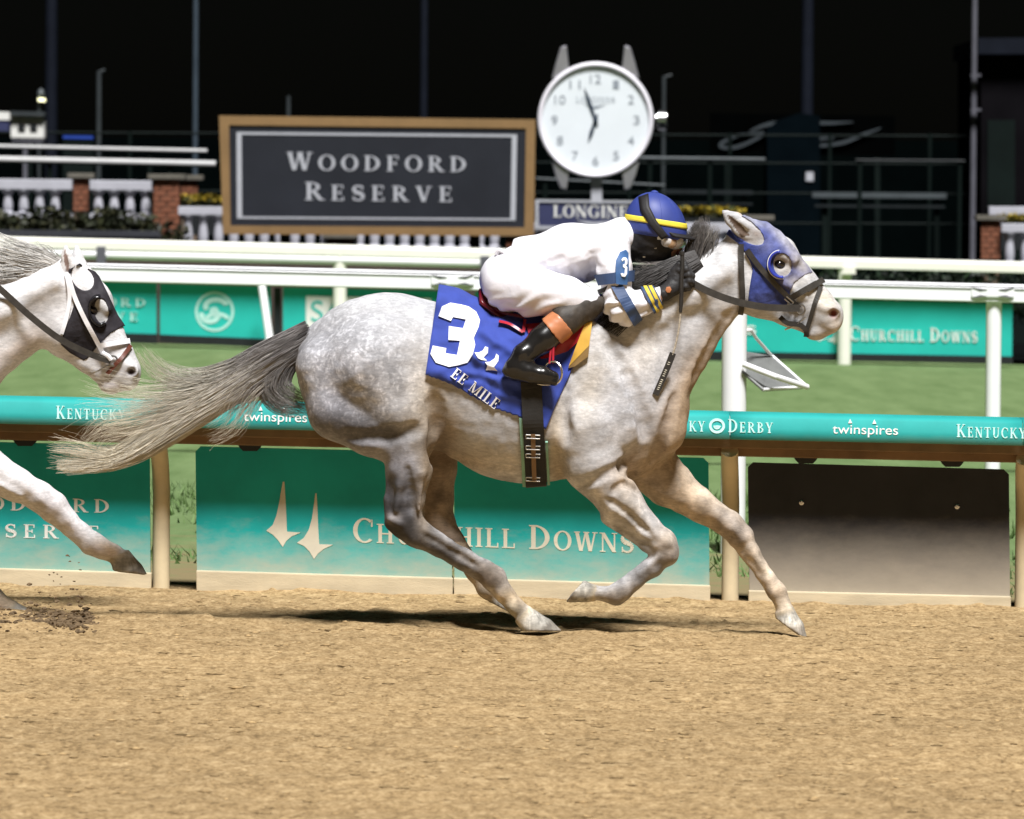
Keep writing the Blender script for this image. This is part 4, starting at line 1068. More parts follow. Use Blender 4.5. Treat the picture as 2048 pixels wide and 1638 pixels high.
def eye_cup(sp, fn, cu, cv, ru, rv, rot, a0, a1, m1, m2, parent, side=-1, tr=5.0):
    A = np.radians(np.linspace(a0, a1, 26)); cs, sn = math.cos(math.radians(rot)), math.sin(math.radians(rot))
    def arc(k, dw):
        x, y = ru * k * np.cos(A), rv * k * np.sin(A)
        u, v = cu + x * cs - y * sn, cv + x * sn + y * cs
        w = side_w(fn, u, v, side); w = np.convolve(np.pad(w, 3, mode='edge'), np.ones(7) / 7, 'valid')
        return sp(np.column_stack([u, v, w + side * dw]))
    outer, rim, inner = arc(1.14, 2), arc(0.97, 15), arc(0.80, 12)
    n = len(A); Vv = np.concatenate([outer, rim, inner, arc(0.9, 2)]); Q = []
    for i in range(n - 1):
        for k in range(3): Q.append((k * n + i, k * n + i + 1, (k + 1) * n + i + 1, (k + 1) * n + i))
        Q.append((3 * n + i, 3 * n + i + 1, i + 1, i))
    Q += [(0, n, 2 * n, 3 * n), (n - 1, 4 * n - 1, 3 * n - 1, 2 * n - 1)]
    o = mesh('eye_cup', Vv, Q, m1, parent, smooth=True)
    if m2: MB().tube(list(arc(1.03, 11)), 1.1 / SPX, 6).build('cup_edge', m2, o, smooth=True)
    return o
for s in (-1, 1):
    eye_cup(H1, fn1, 1562, 529, 26, 28, -8, 88, 272, M['blue_plastic'], M['letter'], hood, s)

# ---- bridle
M['rubber'] = mat('ring_steel', (0.5, 0.49, 0.47), 0.3, 0.1, 20, metal=1.0)
bridle = empty('bridle', H1(np.array((1601, 620, -30))), 'black leather racing bridle with steel bit over the blue hood', 'bridle')
def fn1h(p): return fn1(p) - 3.0
for s in (-1, 1):
    strap('throat_strap', fn1h, H1, [(1482, 488), (1483, 540), (1485, 595), (1481, 630)], 11, M['strap_grey'], bridle, side=s)
    strap('cheek_strap', fn1h, H1, [(1494, 500), (1516, 530), (1548, 566), (1580, 598), (1598, 617)], 11, M['strap_grey'], bridle, side=s)
    strap('noseband', fn1h, H1, [(1576, 600), (1606, 582), (1634, 566)], 12, M['strap_grey'], bridle, side=s, n=24)
    strap('figure_eight_strap', fn1h, H1, [(1642, 573), (1630, 605), (1620, 640), (1612, 664)], 9, M['strap_grey'], bridle, side=s, n=24)
band('nose_bridge', fn1h, H1, (1606, 584), (0.86, -0.52), 12, M['strap_grey'], bridle, -75, 75, n=30)
rw = side_w(fn1h, np.array([1601., 1581.]), np.array([619., 601.]))
def ring3(sp, c, r, t, m, name, parent, tilt=0.0, n=22, ry=None):
    a = np.linspace(0, 2 * math.pi, n + 1)
    pts = np.column_stack([c[0] + r * np.cos(a), c[1] + (ry or r) * np.sin(a), c[2] + tilt * r * np.cos(a)])
    return MB().tube(list(sp(pts)), t / SPX, 7, caps=False).build(name, m, parent, smooth=True)
for s in (-1, 1):
    ring3(H1, (1601, 619, s * (-rw[0] + 6)), 9, 1.8, M['rubber'], 'bit_ring', bridle, ry=10)
    MB().tube(list(H1(np.array([(1611, 634, s * 34), (1596, 646, s * 36), (1580, 656, s * 34), (1570, 659, s * 28)]))), 1.8 / SPX, 7).build('bit_shank', M['rubber'], bridle, smooth=True)
    b = MB(); c = (1581, 601, s * (-rw[1] + 7))
    for q in ([(-8, -8), (6, 4)], [(6, 4), (1, 9)], [(1, 9), (-12, -3)]):
        b.tube(list(H1(np.array([(c[0] + x, c[1] + y, c[2]) for x, y in q]))), 1.4 / SPX, 6)
    b.build('buckle', M['rubber'], bridle)
    free_strap('rein', H1, [(1600, 616, s * 40), (1560, 616, s * 50), (1515, 612, s * 60), (1462, 600, s * 62), (1415, 582, s * 64), (1378, 562, s * 66)], 14 if s < 0 else 14, M['strap_grey'], bridle, n=36)
free_strap('chin_strap', H1, [(1560, 634, -22), (1575, 646, -24), (1600, 650, -22), (1612, 662, -20), (1612, 674, -14)], 10, M['black_leather'], bridle, th=30)

# ---- saddle cloth
def fold(u, v):
    e = 5 + 30 * sstep(660, 585, v) * sstep(1010, 900, u)
    e += 3.0 * fbm(u / 60, v / 45, 3.0, 3)
    for (x0, y0, x1, y1, a, wd) in ((955, 600, 985, 690, 5, 9), (965, 665, 1040, 715, 6, 8), (950, 715, 1000, 740, 6, 7), (930, 745, 1040, 765, 6, 7), (1000, 790, 1040, 800, 5, 7), (940, 690, 962, 735, 6, 8), (990, 640, 1040, 650, 4, 8), (900, 760, 960, 770, 5, 8), (985, 760, 1030, 790, 4, 6)):
        ex, ey = x1 - x0, y1 - y0; t = np.clip(((u - x0) * ex + (v - y0) * ey) / (ex * ex + ey * ey), 0, 1)
        d = np.hypot(u - x0 - t * ex, v - y0 - t * ey); e = e + .75 * a * np.exp(-(d / wd) ** 2) - .25 * a * np.exp(-((d - wd * 1.9) / wd) ** 2)
    e += 10 * np.exp(-(((u - 880) / 28) ** 2 + ((v - 745) / 18) ** 2))
    return e
def fcloth(p): return fn1(p) - fold(p[..., 0], p[..., 1])
M['cloth_blue'] = mat('blue_saddle_cloth', (0.028, 0.055, 0.31), 0.8, 0.12, 12, 0.3, 300, sheen=0.15)
M['cloth_white'] = mat('white_print', (0.80, 0.80, 0.82), 0.7, 0.04, 12)
ns, nt_ = 64, 90
TOPs = np.array([(878, 566), (960, 582), (1060, 612), (1150, 612), (1196, 610)], float)
BOTs = np.array([(851, 748), (905, 768), (985, 814), (1040, 832), (1092, 858)], float)
REAR_BOW = 0
sv_ = np.linspace(0, 1, ns)
top = np.column_stack([np.interp(sv_, (0, .27, .58, .85, 1), TOPs[:, i]) for i in (0, 1)])
bot = np.column_stack([np.interp(sv_, (0, .2, .55, .8, 1), BOTs[:, i]) for i in (0, 1)])
Vc = np.zeros((ns, 2 * nt_ - 1, 3))
for i in range(ns):
    th_ = np.linspace(-2.3, 2.3, 241)
    kx = (bot[i, 0] - top[i, 0]) / (bot[i, 1] - top[i, 1])
    vc = 760.0; uc = top[i, 0] + (vc - top[i, 1]) * kx
    d = np.stack([-np.cos(th_) * kx, -np.cos(th_), -np.sin(th_)], -1)
    o = np.tile(np.array((uc, vc, 0.0)), (len(th_), 1))
    p, h = march(fcloth, o, d, 245, 3.0)
    mid = 120; ok = h
    def half(sg):
        q = p[mid::sg]
        below = np.flatnonzero(q[:, 1] > bot[i, 1]); e = below[0] if len(below) else len(q) - 1
        q = q[:e + 1]; L = np.r_[0, np.cumsum(np.linalg.norm(np.diff(q, axis=0), axis=1))]
        t = np.linspace(0, L[-1], nt_); return np.column_stack([np.interp(t, L, q[:, j]) for j in range(3)])
    nr, fr_ = half(1), half(-1)
    full = np.concatenate([nr[::-1], fr_[1:]])
    Vc[i] = full
bow = -REAR_BOW * np.exp(-((Vc[..., 1] - 690) / 70) ** 2) * (1 - sv_[:, None]) ** 3
Vc[..., 0] += bow
cloth = empty('saddle_cloth', H1(np.array((985, 815, -130))), 'blue saddle cloth with a white number 3 on the grey horse', 'saddle cloth')
def sheet(name, G, sp, m, parent, inward, th=3.0):
    n, k = G.shape[:2]; I = np.arange(n * k).reshape(n, k)
    Q = np.stack([I[:-1, :-1], I[:-1, 1:], I[1:, 1:], I[1:, :-1]], -1).reshape(-1, 4)
    o = mesh(name, sp(G).reshape(-1, 3), Q, m, parent, smooth=True)
    md = o.modifiers.new('thick', 'SOLIDIFY'); md.thickness = th / SPX; md.offset = inward
    return o
sheet('cloth', Vc, H1, M['cloth_blue'], cloth, 1.0)
Z8 = lambda L: [(840 + x / 5.689, 560 + y / 5.689) for x, y in L]
three = Z8([(210, 410), (250, 300), (345, 257), (470, 278), (555, 300), (640, 360), (683, 455), (668, 530), (625, 625), (612, 660), (628, 735), (600, 850), (540, 940), (440, 968), (330, 988), (180, 940), (118, 840), (145, 745), (300, 775), (290, 832), (420, 852), (455, 690), (323, 682), (328, 523), (490, 548), (522, 448), (375, 420), (352, 465)])
def fcl2(p): return fcloth(p + np.array((REAR_BOW * .5, 0, 0)) * np.exp(-((p[..., 1:2] - 690) / 70) ** 2) * sstep(980, 850, p[..., :1]))
patch('number', fcl2, H1, three, M['cloth_white'], cloth, off=3.6, step=5, thick=4)
patch('emblem', fcl2, H1, Z8([(620, 822), (665, 826), (715, 800), (742, 755), (776, 768), (772, 830), (722, 880), (764, 917), (700, 908), (660, 888)]), M['cloth_white'], cloth, off=3.2, step=5, thick=4)
patch('emblem', fcl2, H1, Z8([(738, 933), (795, 930), (850, 890), (868, 838), (896, 860), (892, 920), (842, 990), (882, 1036), (820, 1028), (748, 1026), (768, 975)]), M['cloth_white'], cloth, off=3.2, step=5, thick=4)
ca, sa = math.cos(math.radians(37)), math.sin(math.radians(37))
qs = text_polys('EE MILE', 0, 112, 0, 0, 22, track=.10)
allq = []
for q in qs:
    allq.append((int(q[0]), [(900 + x * ca - y * sa, 752 + x * sa + y * ca) for (x, y) in q[1:]]))
fl = np.array([p for _, q in allq for p in q]); wl = side_w(fcl2, fl[:, 0], fl[:, 1]); k = 0; lets = {}
for i, (li, q) in enumerate(allq):
    w = wl[k:k + len(q)]; k += len(q); e = 3.6 + .2 * (i % 5)
    lets.setdefault(li, MB()).prism(list(H1(np.column_stack([np.array(q), w - e]))), list(H1(np.column_stack([np.array(q), w + 1]))))
for b in lets.values(): b.build('letter', M['cloth_white'], cloth)

# ---- saddle, girth, stirrup
M['red'] = mat('red_leather', (0.34, 0.012, 0.025), 0.35, 0.15, 10)
M['dark_red'] = mat('dark_red_leather', (0.12, 0.006, 0.012), 0.3, 0.15, 10)
M['yellow_pad'] = mat('yellow_pad', (0.58, 0.34, 0.05), 0.7, 0.12, 12)
M['girth'] = mat('black_girth', (0.016, 0.015, 0.014), 0.65, 0.25, 25, 0.2, 200)
M['mint'] = mat('mint_trim', (0.22, 0.40, 0.30), 0.7, 0.1, 20)
def fsad(p): return fcloth(p) - 4
saddle = empty('saddle', H1(np.array((1080, 640, -100))), 'small red racing saddle with yellow pad over the blue cloth', 'saddle')
patch('pad', fn1, H1, Z8([(1960, 470), (1925, 745), (1690, 985), (1760, 790), (1850, 560), (1880, 470)]), M['yellow_pad'], saddle, off=12, step=7, thick=12)
patch('pad_edge', fn1, H1, Z8([(1928, 742), (1915, 870), (1760, 985), (1688, 1004), (1694, 980)]), mat('pad_edge_tan', (.22, .13, .04), .8), saddle, off=11, step=7, thick=12)
patch('flap', fcloth, H1, Z8([(1880, 440), (1850, 600), (1800, 700), (1680, 810), (1480, 880), (1380, 900), (1300, 800), (1200, 500)]), M['red'], saddle, off=7, step=7, thick=6)
G = []
for u in np.linspace(960, 1150, 24):
    row = []
    for a in np.linspace(-1.25, 1.25, 17):
        vt = np.interp(u, (960, 1000, 1060, 1150), (576, 606, 622, 606)); row.append((u, vt + 42 * (1 - math.cos(a)) + 0, -66 * math.sin(a)))
    G.append(row)
sheet('seat', np.array(G), H1, M['dark_red'], saddle, -1.0, 6)
strap('piping', fsad, H1, [(965, 590), (978, 607), (1005, 624), (1048, 634)], 6, M['dark_red'], saddle, off=9, th=5)
strap('surcingle_trim', fsad, H1, [(998, 642), (1020, 648), (1046, 664)], 5, M['red'], saddle, off=3)
strap('surcingle_trim', fsad, H1, [(1050, 638), (1047, 664)], 6, M['red'], saddle, off=3)
gfn = lambda p: fn1(p) - 7
def belly(p): return np.minimum(fcloth(p) * 1.0, fn1(p) - 5)
Gv = []
def girth_band(name, u_off, width, m, off, v0, v1):
    """from flap down round the belly to the other side, in a slightly slanted plane"""
    out = []
    for s in (-.5, .5):
        th_ = np.linspace(-2.62 if v0 < 800 else -1.9, 2.62 if v0 < 800 else 1.9, 80) if False else np.radians(np.linspace(v0, v1, 80))
        o = np.tile(np.array((1064 + u_off + s * width, 800.0, 0.0)), (80, 1)); d = np.stack([0.05 * np.cos(th_), np.cos(th_), -np.sin(th_)], -1)
        p, h = march(lambda q: np.where(q[..., 1] < 855, fcloth(q), fn1(q)) if m is M['girth'] else fn1(q), o, d, 230, 3.0)
        r = np.einsum('ij,ij->i', p - o, d) / np.einsum('ij,ij->i', d, d)
        for _ in range(4): r = np.convolve(np.pad(r, 1, mode='edge'), (.25, .5, .25), 'valid')
        out.append((H1(o + d * (r + off)[:, None]), H1(o + d * (r + off - 5)[:, None])))
    V, Q = strip_solid(out[0][0], out[1][0], out[0][1], out[1][1])
    return mesh(name, V, Q, m, saddle)
girth_band('girth', 0, 42, M['girth'], 9, -115, 115)
girth_band('girth_trim', -24, 7, M['mint'], 7, -75, 75)
girth_band('girth_trim', 25, 5, M['mint'], 7, -55, 55)
strap('girth_strap', lambda p: fn1(p) - 15, H1, [(1066, 868), (1067, 905), (1068, 940), (1069, 962)], 9, M['brown_beam'], saddle, off=3)
for vv in (873, 895, 911, 958):
    w0 = side_w(lambda p: fn1(p) - 18, np.array([1066.]), np.array([float(vv)]))[0]
    b = MB()
    for x0, x1 in ((1052, 1080),): b.tube(list(H1(np.array([(x0, vv - 3, w0 - 2), (x1, vv - 2, w0 - 2), (x1, vv + 5, w0 - 2), (x0, vv + 4, w0 - 2), (x0, vv - 3, w0 - 2)]))), 1.3 / SPX, 6)
    b.build('buckle', M['rubber'], saddle)
# ------------------------------------------------------------------ jockey
M['silk'] = mat('white_silk', (0.75, 0.74, 0.78), 0.6, 0.04, 8, 0.7, 28)
M['breeches'] = mat('white_breeches', (0.75, 0.74, 0.79), 0.6, 0.04, 8, 0.4, 40)
M['skin'] = mat('skin', (0.36, 0.19, 0.12), 0.5, 0.08, 20)
M['mask'] = mat('black_face_cover', (0.012, 0.011, 0.012), 0.6, 0.3, 30, 0.2, 120)
M['boot'] = mat('black_boot', (0.012, 0.011, 0.010), 0.26, 0.3, 14, coat=0.25)
M['boot_dusty'] = mat('dusty_black_legging', (0.045, 0.036, 0.028), 0.6, 0.35, 25, 0.2, 150)
M['tan_cuff'] = mat('tan_boot_cuff', (0.44, 0.17, 0.075), 0.35, 0.12, 14)
M['glove'] = mat('black_glove', (0.022, 0.021, 0.022), 0.6, 0.25, 40, 0.3, 150)
M['navy_silk'] = mat('navy_silk', (0.035, 0.065, 0.15), 0.6, 0.15, 20)
M['arm_navy'] = mat('blue_arm_band', (0.04, 0.11, 0.27), 0.6, 0.2, 25)
M['yellow_silk'] = mat('yellow_silk', (0.62, 0.47, 0.05), 0.6, 0.1, 20)
M['helmet'] = mat('blue_helmet_cover', (0.035, 0.055, 0.24), 0.5, 0.12, 14)
M['yellow_band'] = mat('yellow_band', (0.75, 0.62, 0.06), 0.5, 0.08, 20)
M['lens'] = mat('dusty_goggle_lens', (0.33, 0.21, 0.12), 0.12, 0.3, 30, spec=.7)
M['frame_clear'] = mat('clear_goggle_frame', (0.55, 0.53, 0.52), 0.12, 0.2, 30, spec=.8)

jockey = empty('person', H1(np.array((1060, 640, 0))), 'crouching jockey in white silks, blue helmet with yellow band and black gloves', 'person')
ARM = lambda s: [(1222, 496, s * 62, 40), (1230, 545, s * 92, 30), (1240, 612, s * 104, 29), (1250, 616, s * 102, 28), (1290, 602, s * 84, 22), (1332, 586, s * 72, 17)]
LEGT = lambda s: [(1018, 572, s * 52, 52), (1070, 584, s * 90, 45), (1130, 592, s * 104, 36), (1172, 604, s * 100, 31)]
CALF = lambda s: [(1170, 612, s * 102, 30), (1130, 640, s * 122, 29), (1085, 680, s * 138, 25), (1052, 706, s * 148, 20)]
FOOT = lambda s: [(1046, 712, s * 150, 21), (1030, 735, s * 152, 19), (1052, 744, s * 154, 19), (1085, 750, s * 156, 15), (1106, 754, s * 156, 12)]

def sdf_part(name, lo, hi, h, build, m, wr=None, sm=1, col=None, parent=jockey, inf=0):
    f = Field(lo, hi, h); build(f)
    if wr is not None:
        g = np.stack(np.meshgrid(*f.ax, indexing='ij'), -1); f.a = f.a - wr(g[..., 0], g[..., 1], g[..., 2]).astype(np.float32)
    if inf: f.a -= inf
    V, Q = f.surf(); V = smooth_verts(V, Q, sm)
    return mesh(name, H1(V), Q, m, parent, smooth=True, col=None if col is None else col(V)), f

def torso(f, e=0):
    f.chain([(1010, 556, 0, 48 + e, 1.35), (1052, 532, 0, 52 + e, 1.25), (1140, 506, 0, 53 + e, 1.45), (1205, 492, 0, 43 + e, 1.75)], 30)
    f.chain([(1160, 515, 0, 44 + e, 1.3), (1215, 500, 0, 40 + e, 1.5)], 24)
def body_build(f):
    torso(f, -11)
    for s in (-1, 1):
        f.chain([p[:3] + (p[3] - 6,) for p in ARM(s)], 14)
        f.chain([p[:3] + (p[3] - 6,) for p in LEGT(s)] + [p[:3] + (p[3] - 6,) for p in CALF(s)], 16)
        f.chain([p[:3] + (p[3] - 5,) for p in FOOT(s)], 10)
    f.chain([(1215, 488, 0, 30), (1262, 486, 0, 27), (1290, 478, 0, 30)], 14)            # neck
    f.ell((1305, 462, 0), (50, 52, 40), 10, 14)                                          # skull
    f.ell((1322, 492, 0), (34, 36, 31), 30, 12)                                          # face
    f.ell((1338, 512, 0), (14, 13, 16), 0, 10)                                           # chin
    f.chain([(1346, 478, 0, 6), (1358, 496, 0, 8)], 8)                                   # nose
    for s in (-1, 1):
        f.ell((1343, 481, s * 15), (8, 6, 7), 0, 5, True)
        f.ell((1300, 482, s * 36), (9, 14, 4), 0, 5)
    f.chain([(1352, 512, -16, 2), (1354, 512, 16, 2)], 3, sub=True)
def skin_col(V):
    return None
sdf_part('body', (950, 395, -185), (1385, 790, 185), 3.5, body_build, M['skin'])

# silks
def jacket_build(f):
    torso(f, 0)
    for s in (-1, 1): f.chain(ARM(s), 16)
    f.chain([(1215, 486, 0, 34, 1.1), (1246, 470, 0, 33, 1.1), (1252, 468, 0, 30, 1.1)], 16)   # standing collar
    g = np.stack(np.meshgrid(*f.ax, indexing='ij'), -1)
    f.a = np.maximum(f.a, (1014 - (g[..., 1] - 520) * .3 - g[..., 0]).astype(np.float32))   # hem
    f.a = np.maximum(f.a, (g[..., 0] - 1322).astype(np.float32))                            # cuffs
def jwr(u, v, w):
    arm = sstep(60, 85, np.abs(w)) * sstep(1190, 1215, u)
    fold_ = 2.2 * np.sin((u * .5 + v * .87) / 4.2 + 2.2 * noise3(u / 22, v / 22, w / 22)) * arm * sstep(590, 606, v)
    return (0.7 + 1.9 * sstep(470, 520, v)) * fbm(u / 34, v / 26, w / 34, 3) + 1.5 * fold_ + 4.0 * noise3(u / 14 - v / 30, v / 30 + u / 60, w / 34) * sstep(505, 545, v) * (1 - arm) + 2.0 * noise3(u / 50, v / 10 + u / 30, w / 30) * sstep(480, 520, v)
jk, JF = sdf_part('jacket', (985, 425, -150), (1345, 665, 150), 2.5, jacket_build, M['silk'], jwr)
jf = JF.val
# breeches
def br_build(f):
    f.chain([(1008, 557, 0, 50, 1.35), (1048, 536, 0, 51, 1.25)], 26)
    for s in (-1, 1):
        f.chain(LEGT(s), 24)
    g = np.stack(np.meshgrid(*f.ax, indexing='ij'), -1)
    f.a = np.maximum(f.a, (g[..., 0] + (g[..., 1] - 510) * .25 - 1062).astype(np.float32) * np.where(g[..., 1] < 540, 1, -1).astype(np.float32) * 0 + f.a * 0 - 99)
def bwr(u, v, w):
    z = np.abs(w) > 50
    return 2.6 * np.sin((u * .45 + v * 1.0) / 4.6 + 2.5 * noise3(u / 40, v / 40, w / 40)) * sstep(575, 612, v) * sstep(1150, 1090, u) + 1.2 * fbm(u / 30, v / 30, w / 30, 2)
sdf_part('breeches', (945, 480, -170), (1225, 650, 170), 2.5, br_build, M['breeches'], bwr)
# waistband flap seen at the back
MB().tube(list(H1(np.array([(993, 508, -20), (999, 500, -26), (1006, 503, -30), (1012, 506, -32)]))), [6 / SPX, 5 / SPX, 5 / SPX, 4 / SPX], 8).build('waistband_tie', M['silk'], jockey, smooth=True)

for s in (-1, 1):
    sg = dict(lo=(1000, 590, s * 130 - 75), hi=(1230, 790, s * 130 + 75))
    def leg_build(f, s=s):
        f.chain([p[:3] + (p[3] + 1,) for p in CALF(s)], 12)
        f.chain([(1196, 606, s * 101, 18), (1172, 612, s * 102, 30)], 10)
    sdf_part('legging', sg['lo'], sg['hi'], 2.5, leg_build, M['boot_dusty'], lambda u, v, w: 1.0 * fbm(u / 14, v / 14, w / 14, 3) - 40.0 * (((u - 1130) * .78 - (v - 645) * .62) < -6))
    def boot_build(f, s=s):
        f.chain([(1112, 656, s * 130, 29), (1085, 680, s * 138, 27), (1050, 708, s * 149, 22)], 10)
        f.chain(FOOT(s), 12)
        f.chain([(1022, 744, s * 152, 10, 1.5), (1026, 750, s * 152, 8, 1.8), (1060, 760, s * 155, 7, 2.2), (1110, 766, s * 156, 6, 2.0)], 6)   # sole
        f.chain([(1012, 742, s * 152, 8), (1015, 748, s * 152, 7)], 6)
    sdf_part('boot', sg['lo'], sg['hi'], 2.0, boot_build, M['boot'], lambda u, v, w: 0.7 * fbm(u / 20, v / 20, w / 20, 2) + 1.2 * np.sin((u + v * .6) / 4.0) * np.exp(-(((u - 1052) / 16) ** 2 + ((v - 716) / 12) ** 2)))
    def cuff_build(f, s=s):
        f.chain([(1118, 652, s * 128, 32), (1098, 668, s * 134, 31.5)], 4)
    g0 = (1070, 600, s * 130 - 60)
    def cuff_cut(u, v, w):
        t = (u - 1118) * -.78 + (v - 648) * .62          # along the calf, knee -> ankle
        return -60.0 * ((t < -12) | (t > 22))
    sdf_part('boot_cuff', (1060, 595, s * 130 - 60), (1175, 705, s * 130 + 60), 2.0, cuff_build, M['tan_cuff'], lambda u, v, w: cuff_cut(u, v, w) + .8 * fbm(u / 14, v / 14, w / 14, 2), sm=2)
    # gloved hand closed on rein and whip
    def hand_build(f, s=s):
        f.chain([(1328, 587, s * 73, 16), (1344, 576, s * 71, 17)], 8)                       # gauntlet
        f.ell((1356, 558, s * 68), (20, 25, 14), -25, 8)                                     # palm and back of hand
        for i, (a, b_, l) in enumerate(((1368, 540, 1.0), (1374, 551, 1.08), (1374, 563, 1.0), (1368, 574, .82))):
            q = 15 * l
            f.chain([(a - 8, b_ + 1, s * 76, 7.6), (a + 4, b_ - 1, s * 80, 7.4), (a + 4 + .35 * q, b_ + 1, s * 72, 7.0), (a + 1, b_ + 4, s * 60, 6.4), (a - 9, b_ + 4, s * 56, 6.0)], 3)
        f.chain([(1350, 540, s * 70, 8.5), (1360, 530, s * 74, 7.8), (1369, 529, s * 72, 7.0)], 4)  # thumb over the rein
    sdf_part('glove', (1305, 505, s * 70 - 40), (1405, 612, s * 70 + 40), 1.6, hand_build, M['glove'], lambda u, v, w: .7 * fbm(u / 9, v / 9, w / 9, 2))
    # sleeve bands
    jn = lambda p: jf(p)
    def arm_band(name, c, dv, width, m, off, th=1.6):
        return band(name, jn, H1, (c[0], c[1], s * c[2]), dv, width, m, jockey, 0, 360, off + 2.8, th, n=48, R=52)
    arm_band('sleeve_band', (1238, 608, 103), (0.80, 0.60), 25, M['navy_silk'], 1.0) if False else None
    arm_band('sleeve_stripe', (1230, 556, 95), (1, -0.12), 22, M['navy_silk'], 0.8)
    arm_band('sleeve_stripe', (1256, 610, 99), (0.50, 0.87), 22, M['navy_silk'], 0.8)
    arm_band('cuff_band', (1306, 596, 80), (0.45, 0.9), 24, M['navy_silk'], 1.2)
    arm_band('cuff_stripe', (1303, 597, 81), (0.45, 0.9), 6.5, M['yellow_silk'], 2.0)
    arm_band('cuff_stripe', (1312, 594, 79), (0.45, 0.9), 6.5, M['yellow_silk'], 2.0)
# glove strap with its small tan badge
patch('badge', lambda p: np.minimum(fn1(p), 90) * 0 + np.hypot(np.hypot(p[..., 0] - 1337, p[..., 1] - 580), p[..., 2] + 72) - 18, H1, [(1333, 574), (1340, 573), (1343, 579), (1340, 585), (1334, 585), (1331, 580)], M['tan_cuff'], jockey, off=1.5, step=5)
# number band on the near upper arm
armb = patch('arm_number_band', lambda p: jf(p) - 2.0, H1, [(1240, 504), (1252, 499), (1257, 506), (1258, 540), (1255, 570), (1232, 568), (1231, 540), (1232, 520)], M['arm_navy'], jockey, off=5, step=5, thick=6)
A3 = [(1243, 519), (1246, 515), (1252, 515), (1255, 519), (1255, 528), (1252, 531), (1255, 535), (1254, 548), (1250, 554), (1244, 553), (1241, 547), (1245, 546), (1249, 548), (1250, 536), (1246, 534), (1246, 529), (1250, 527), (1250, 520), (1247, 520), (1245, 523)]
patch('arm_number', lambda p: jf(p) - 2.0, H1, A3, M['cloth_white'], armb, off=7, step=5, thick=3)
free_strap('vest_strap', H1, [(1232, 560, -122), (1215, 576, -118), (1196, 584, -106)], 9, M['mask'], jockey, th=3, n=14)

# face cover
def mask_build(f):
    f.ell((1300, 470, 0), (51, 50, 46), 10, 10)
    f.ell((1318, 494, 0), (36, 36, 35), 30, 12)
    f.ell((1330, 512, 0), (16, 14, 20), 0, 10)
    f.chain([(1262, 496, 0, 30), (1300, 488, 0, 36)], 12)
    g = np.stack(np.meshgrid(*f.ax, indexing='ij'), -1)
    f.a = np.maximum(f.a, (444 - g[..., 1]).astype(np.float32))
sdf_part('face_cover', (1225, 430, -55), (1370, 545, 55), 2.2, mask_build, M['mask'], lambda u, v, w: 1.2 * fbm(u / 16, v / 10, w / 16, 3))
# goggles
def gog(f):
    f.chain([(1334, 482, -36, 13), (1350, 482, -20, 15.5), (1358, 484, 0, 12), (1350, 482, 20, 15.5), (1334, 482, 36, 13)], 8)
gg, _ = sdf_part('goggles', (1315, 460, -52), (1375, 512, 52), 1.8, gog, M['frame_clear'])
for s in (-1, 1):
    b = MB(); c = H1(np.array((1342, 484, s * 37))); b.lathe(c, [(.026, 0), (.026, .008), (.02, .013), (.008, .017)], 16, axis=(.35, s * .93, 0)); b.build('lens', M['lens'], gg, smooth=True)
    MB().tube(list(H1(np.array([(1328, 477, s * 46), (1321, 474, s * 48), (1315, 474, s * 47)]))), 5.5 / SPX, 8).build('vent', M['letter'], gg, smooth=True)
MB().lathe(H1(np.array((1352, 503, -4))), [(.012, 0), (.014, .01), (.008, .02)], 10, axis=(.8, 0, -.5)).build('nose_guard', mat('red_nose_guard', (.10, .014, .01), .5), gg, smooth=True)

# helmet
def helm_pt(a, t, e=0):
    """a: azimuth (0 front), t: 0 rim .. 1 crown"""
    ph = t * math.pi / 2
    cx, cy = 1312, 452
    x = (61 + e) * math.cos(ph) * math.cos(a); z = (53 + e) * math.cos(ph) * math.sin(a); y = -(70 + e) * math.sin(ph) + 0.16 * x + 4
    return (cx + x, cy + y, z)
def helm_sheet(name, t0, t1, e, m, a0=0, a1=2 * math.pi, n=56, k=14, parent=None):
    G = np.array([[helm_pt(a, t, e + .5 * math.sin(a * 6) * (1 - t)) for t in np.linspace(t0, t1, k)] for a in np.linspace(a0, a1, n)])
    o = sheet(name, G, H1, m, parent, 0.0, 2.5); return o
helmet = empty('helmet_tmp', (0, 0, 0), 'x', 'x'); bpy.data.objects.remove(helmet)
hv_ = helm_sheet('helmet', -.16, .995, 0, M['helmet'], parent=jockey)
helm_sheet('helmet_band', .065, .165, 1.6, M['yellow_band'], parent=hv_, k=4)
b = MB(); b.lathe(H1(np.array((1309, 388, 0))), [(.016, 0), (.017, .008), (.012, .013), (.004, .016)], 12, axis=(0.1, 0, 1)); b.build('helmet_button', M['helmet'], hv_, smooth=True)
for a_ in np.linspace(0, 2 * math.pi, 8, endpoint=False):       # seams
    MB().tube([H1(np.array(helm_pt(a_ + .2, t, 1.0))) for t in np.linspace(-.1, .97, 12)], .6 / SPX, 5).build('seam', M['helmet'], hv_)
G = []                                                            # peak
for a_ in np.linspace(-1.15, 1.15, 22):
    p0 = helm_pt(a_, -.02, 0); L = 24 * math.cos(a_ * .95)
    G.append([(p0[0] + L * q * math.cos(a_ * .5), p0[1] + 3 + 4 * q * q + 5 * q, p0[2]) for q in np.linspace(-.15, 1, 6)])
sheet('helmet_peak', np.array(G), H1, M['mask'], hv_, 0.0, 3)
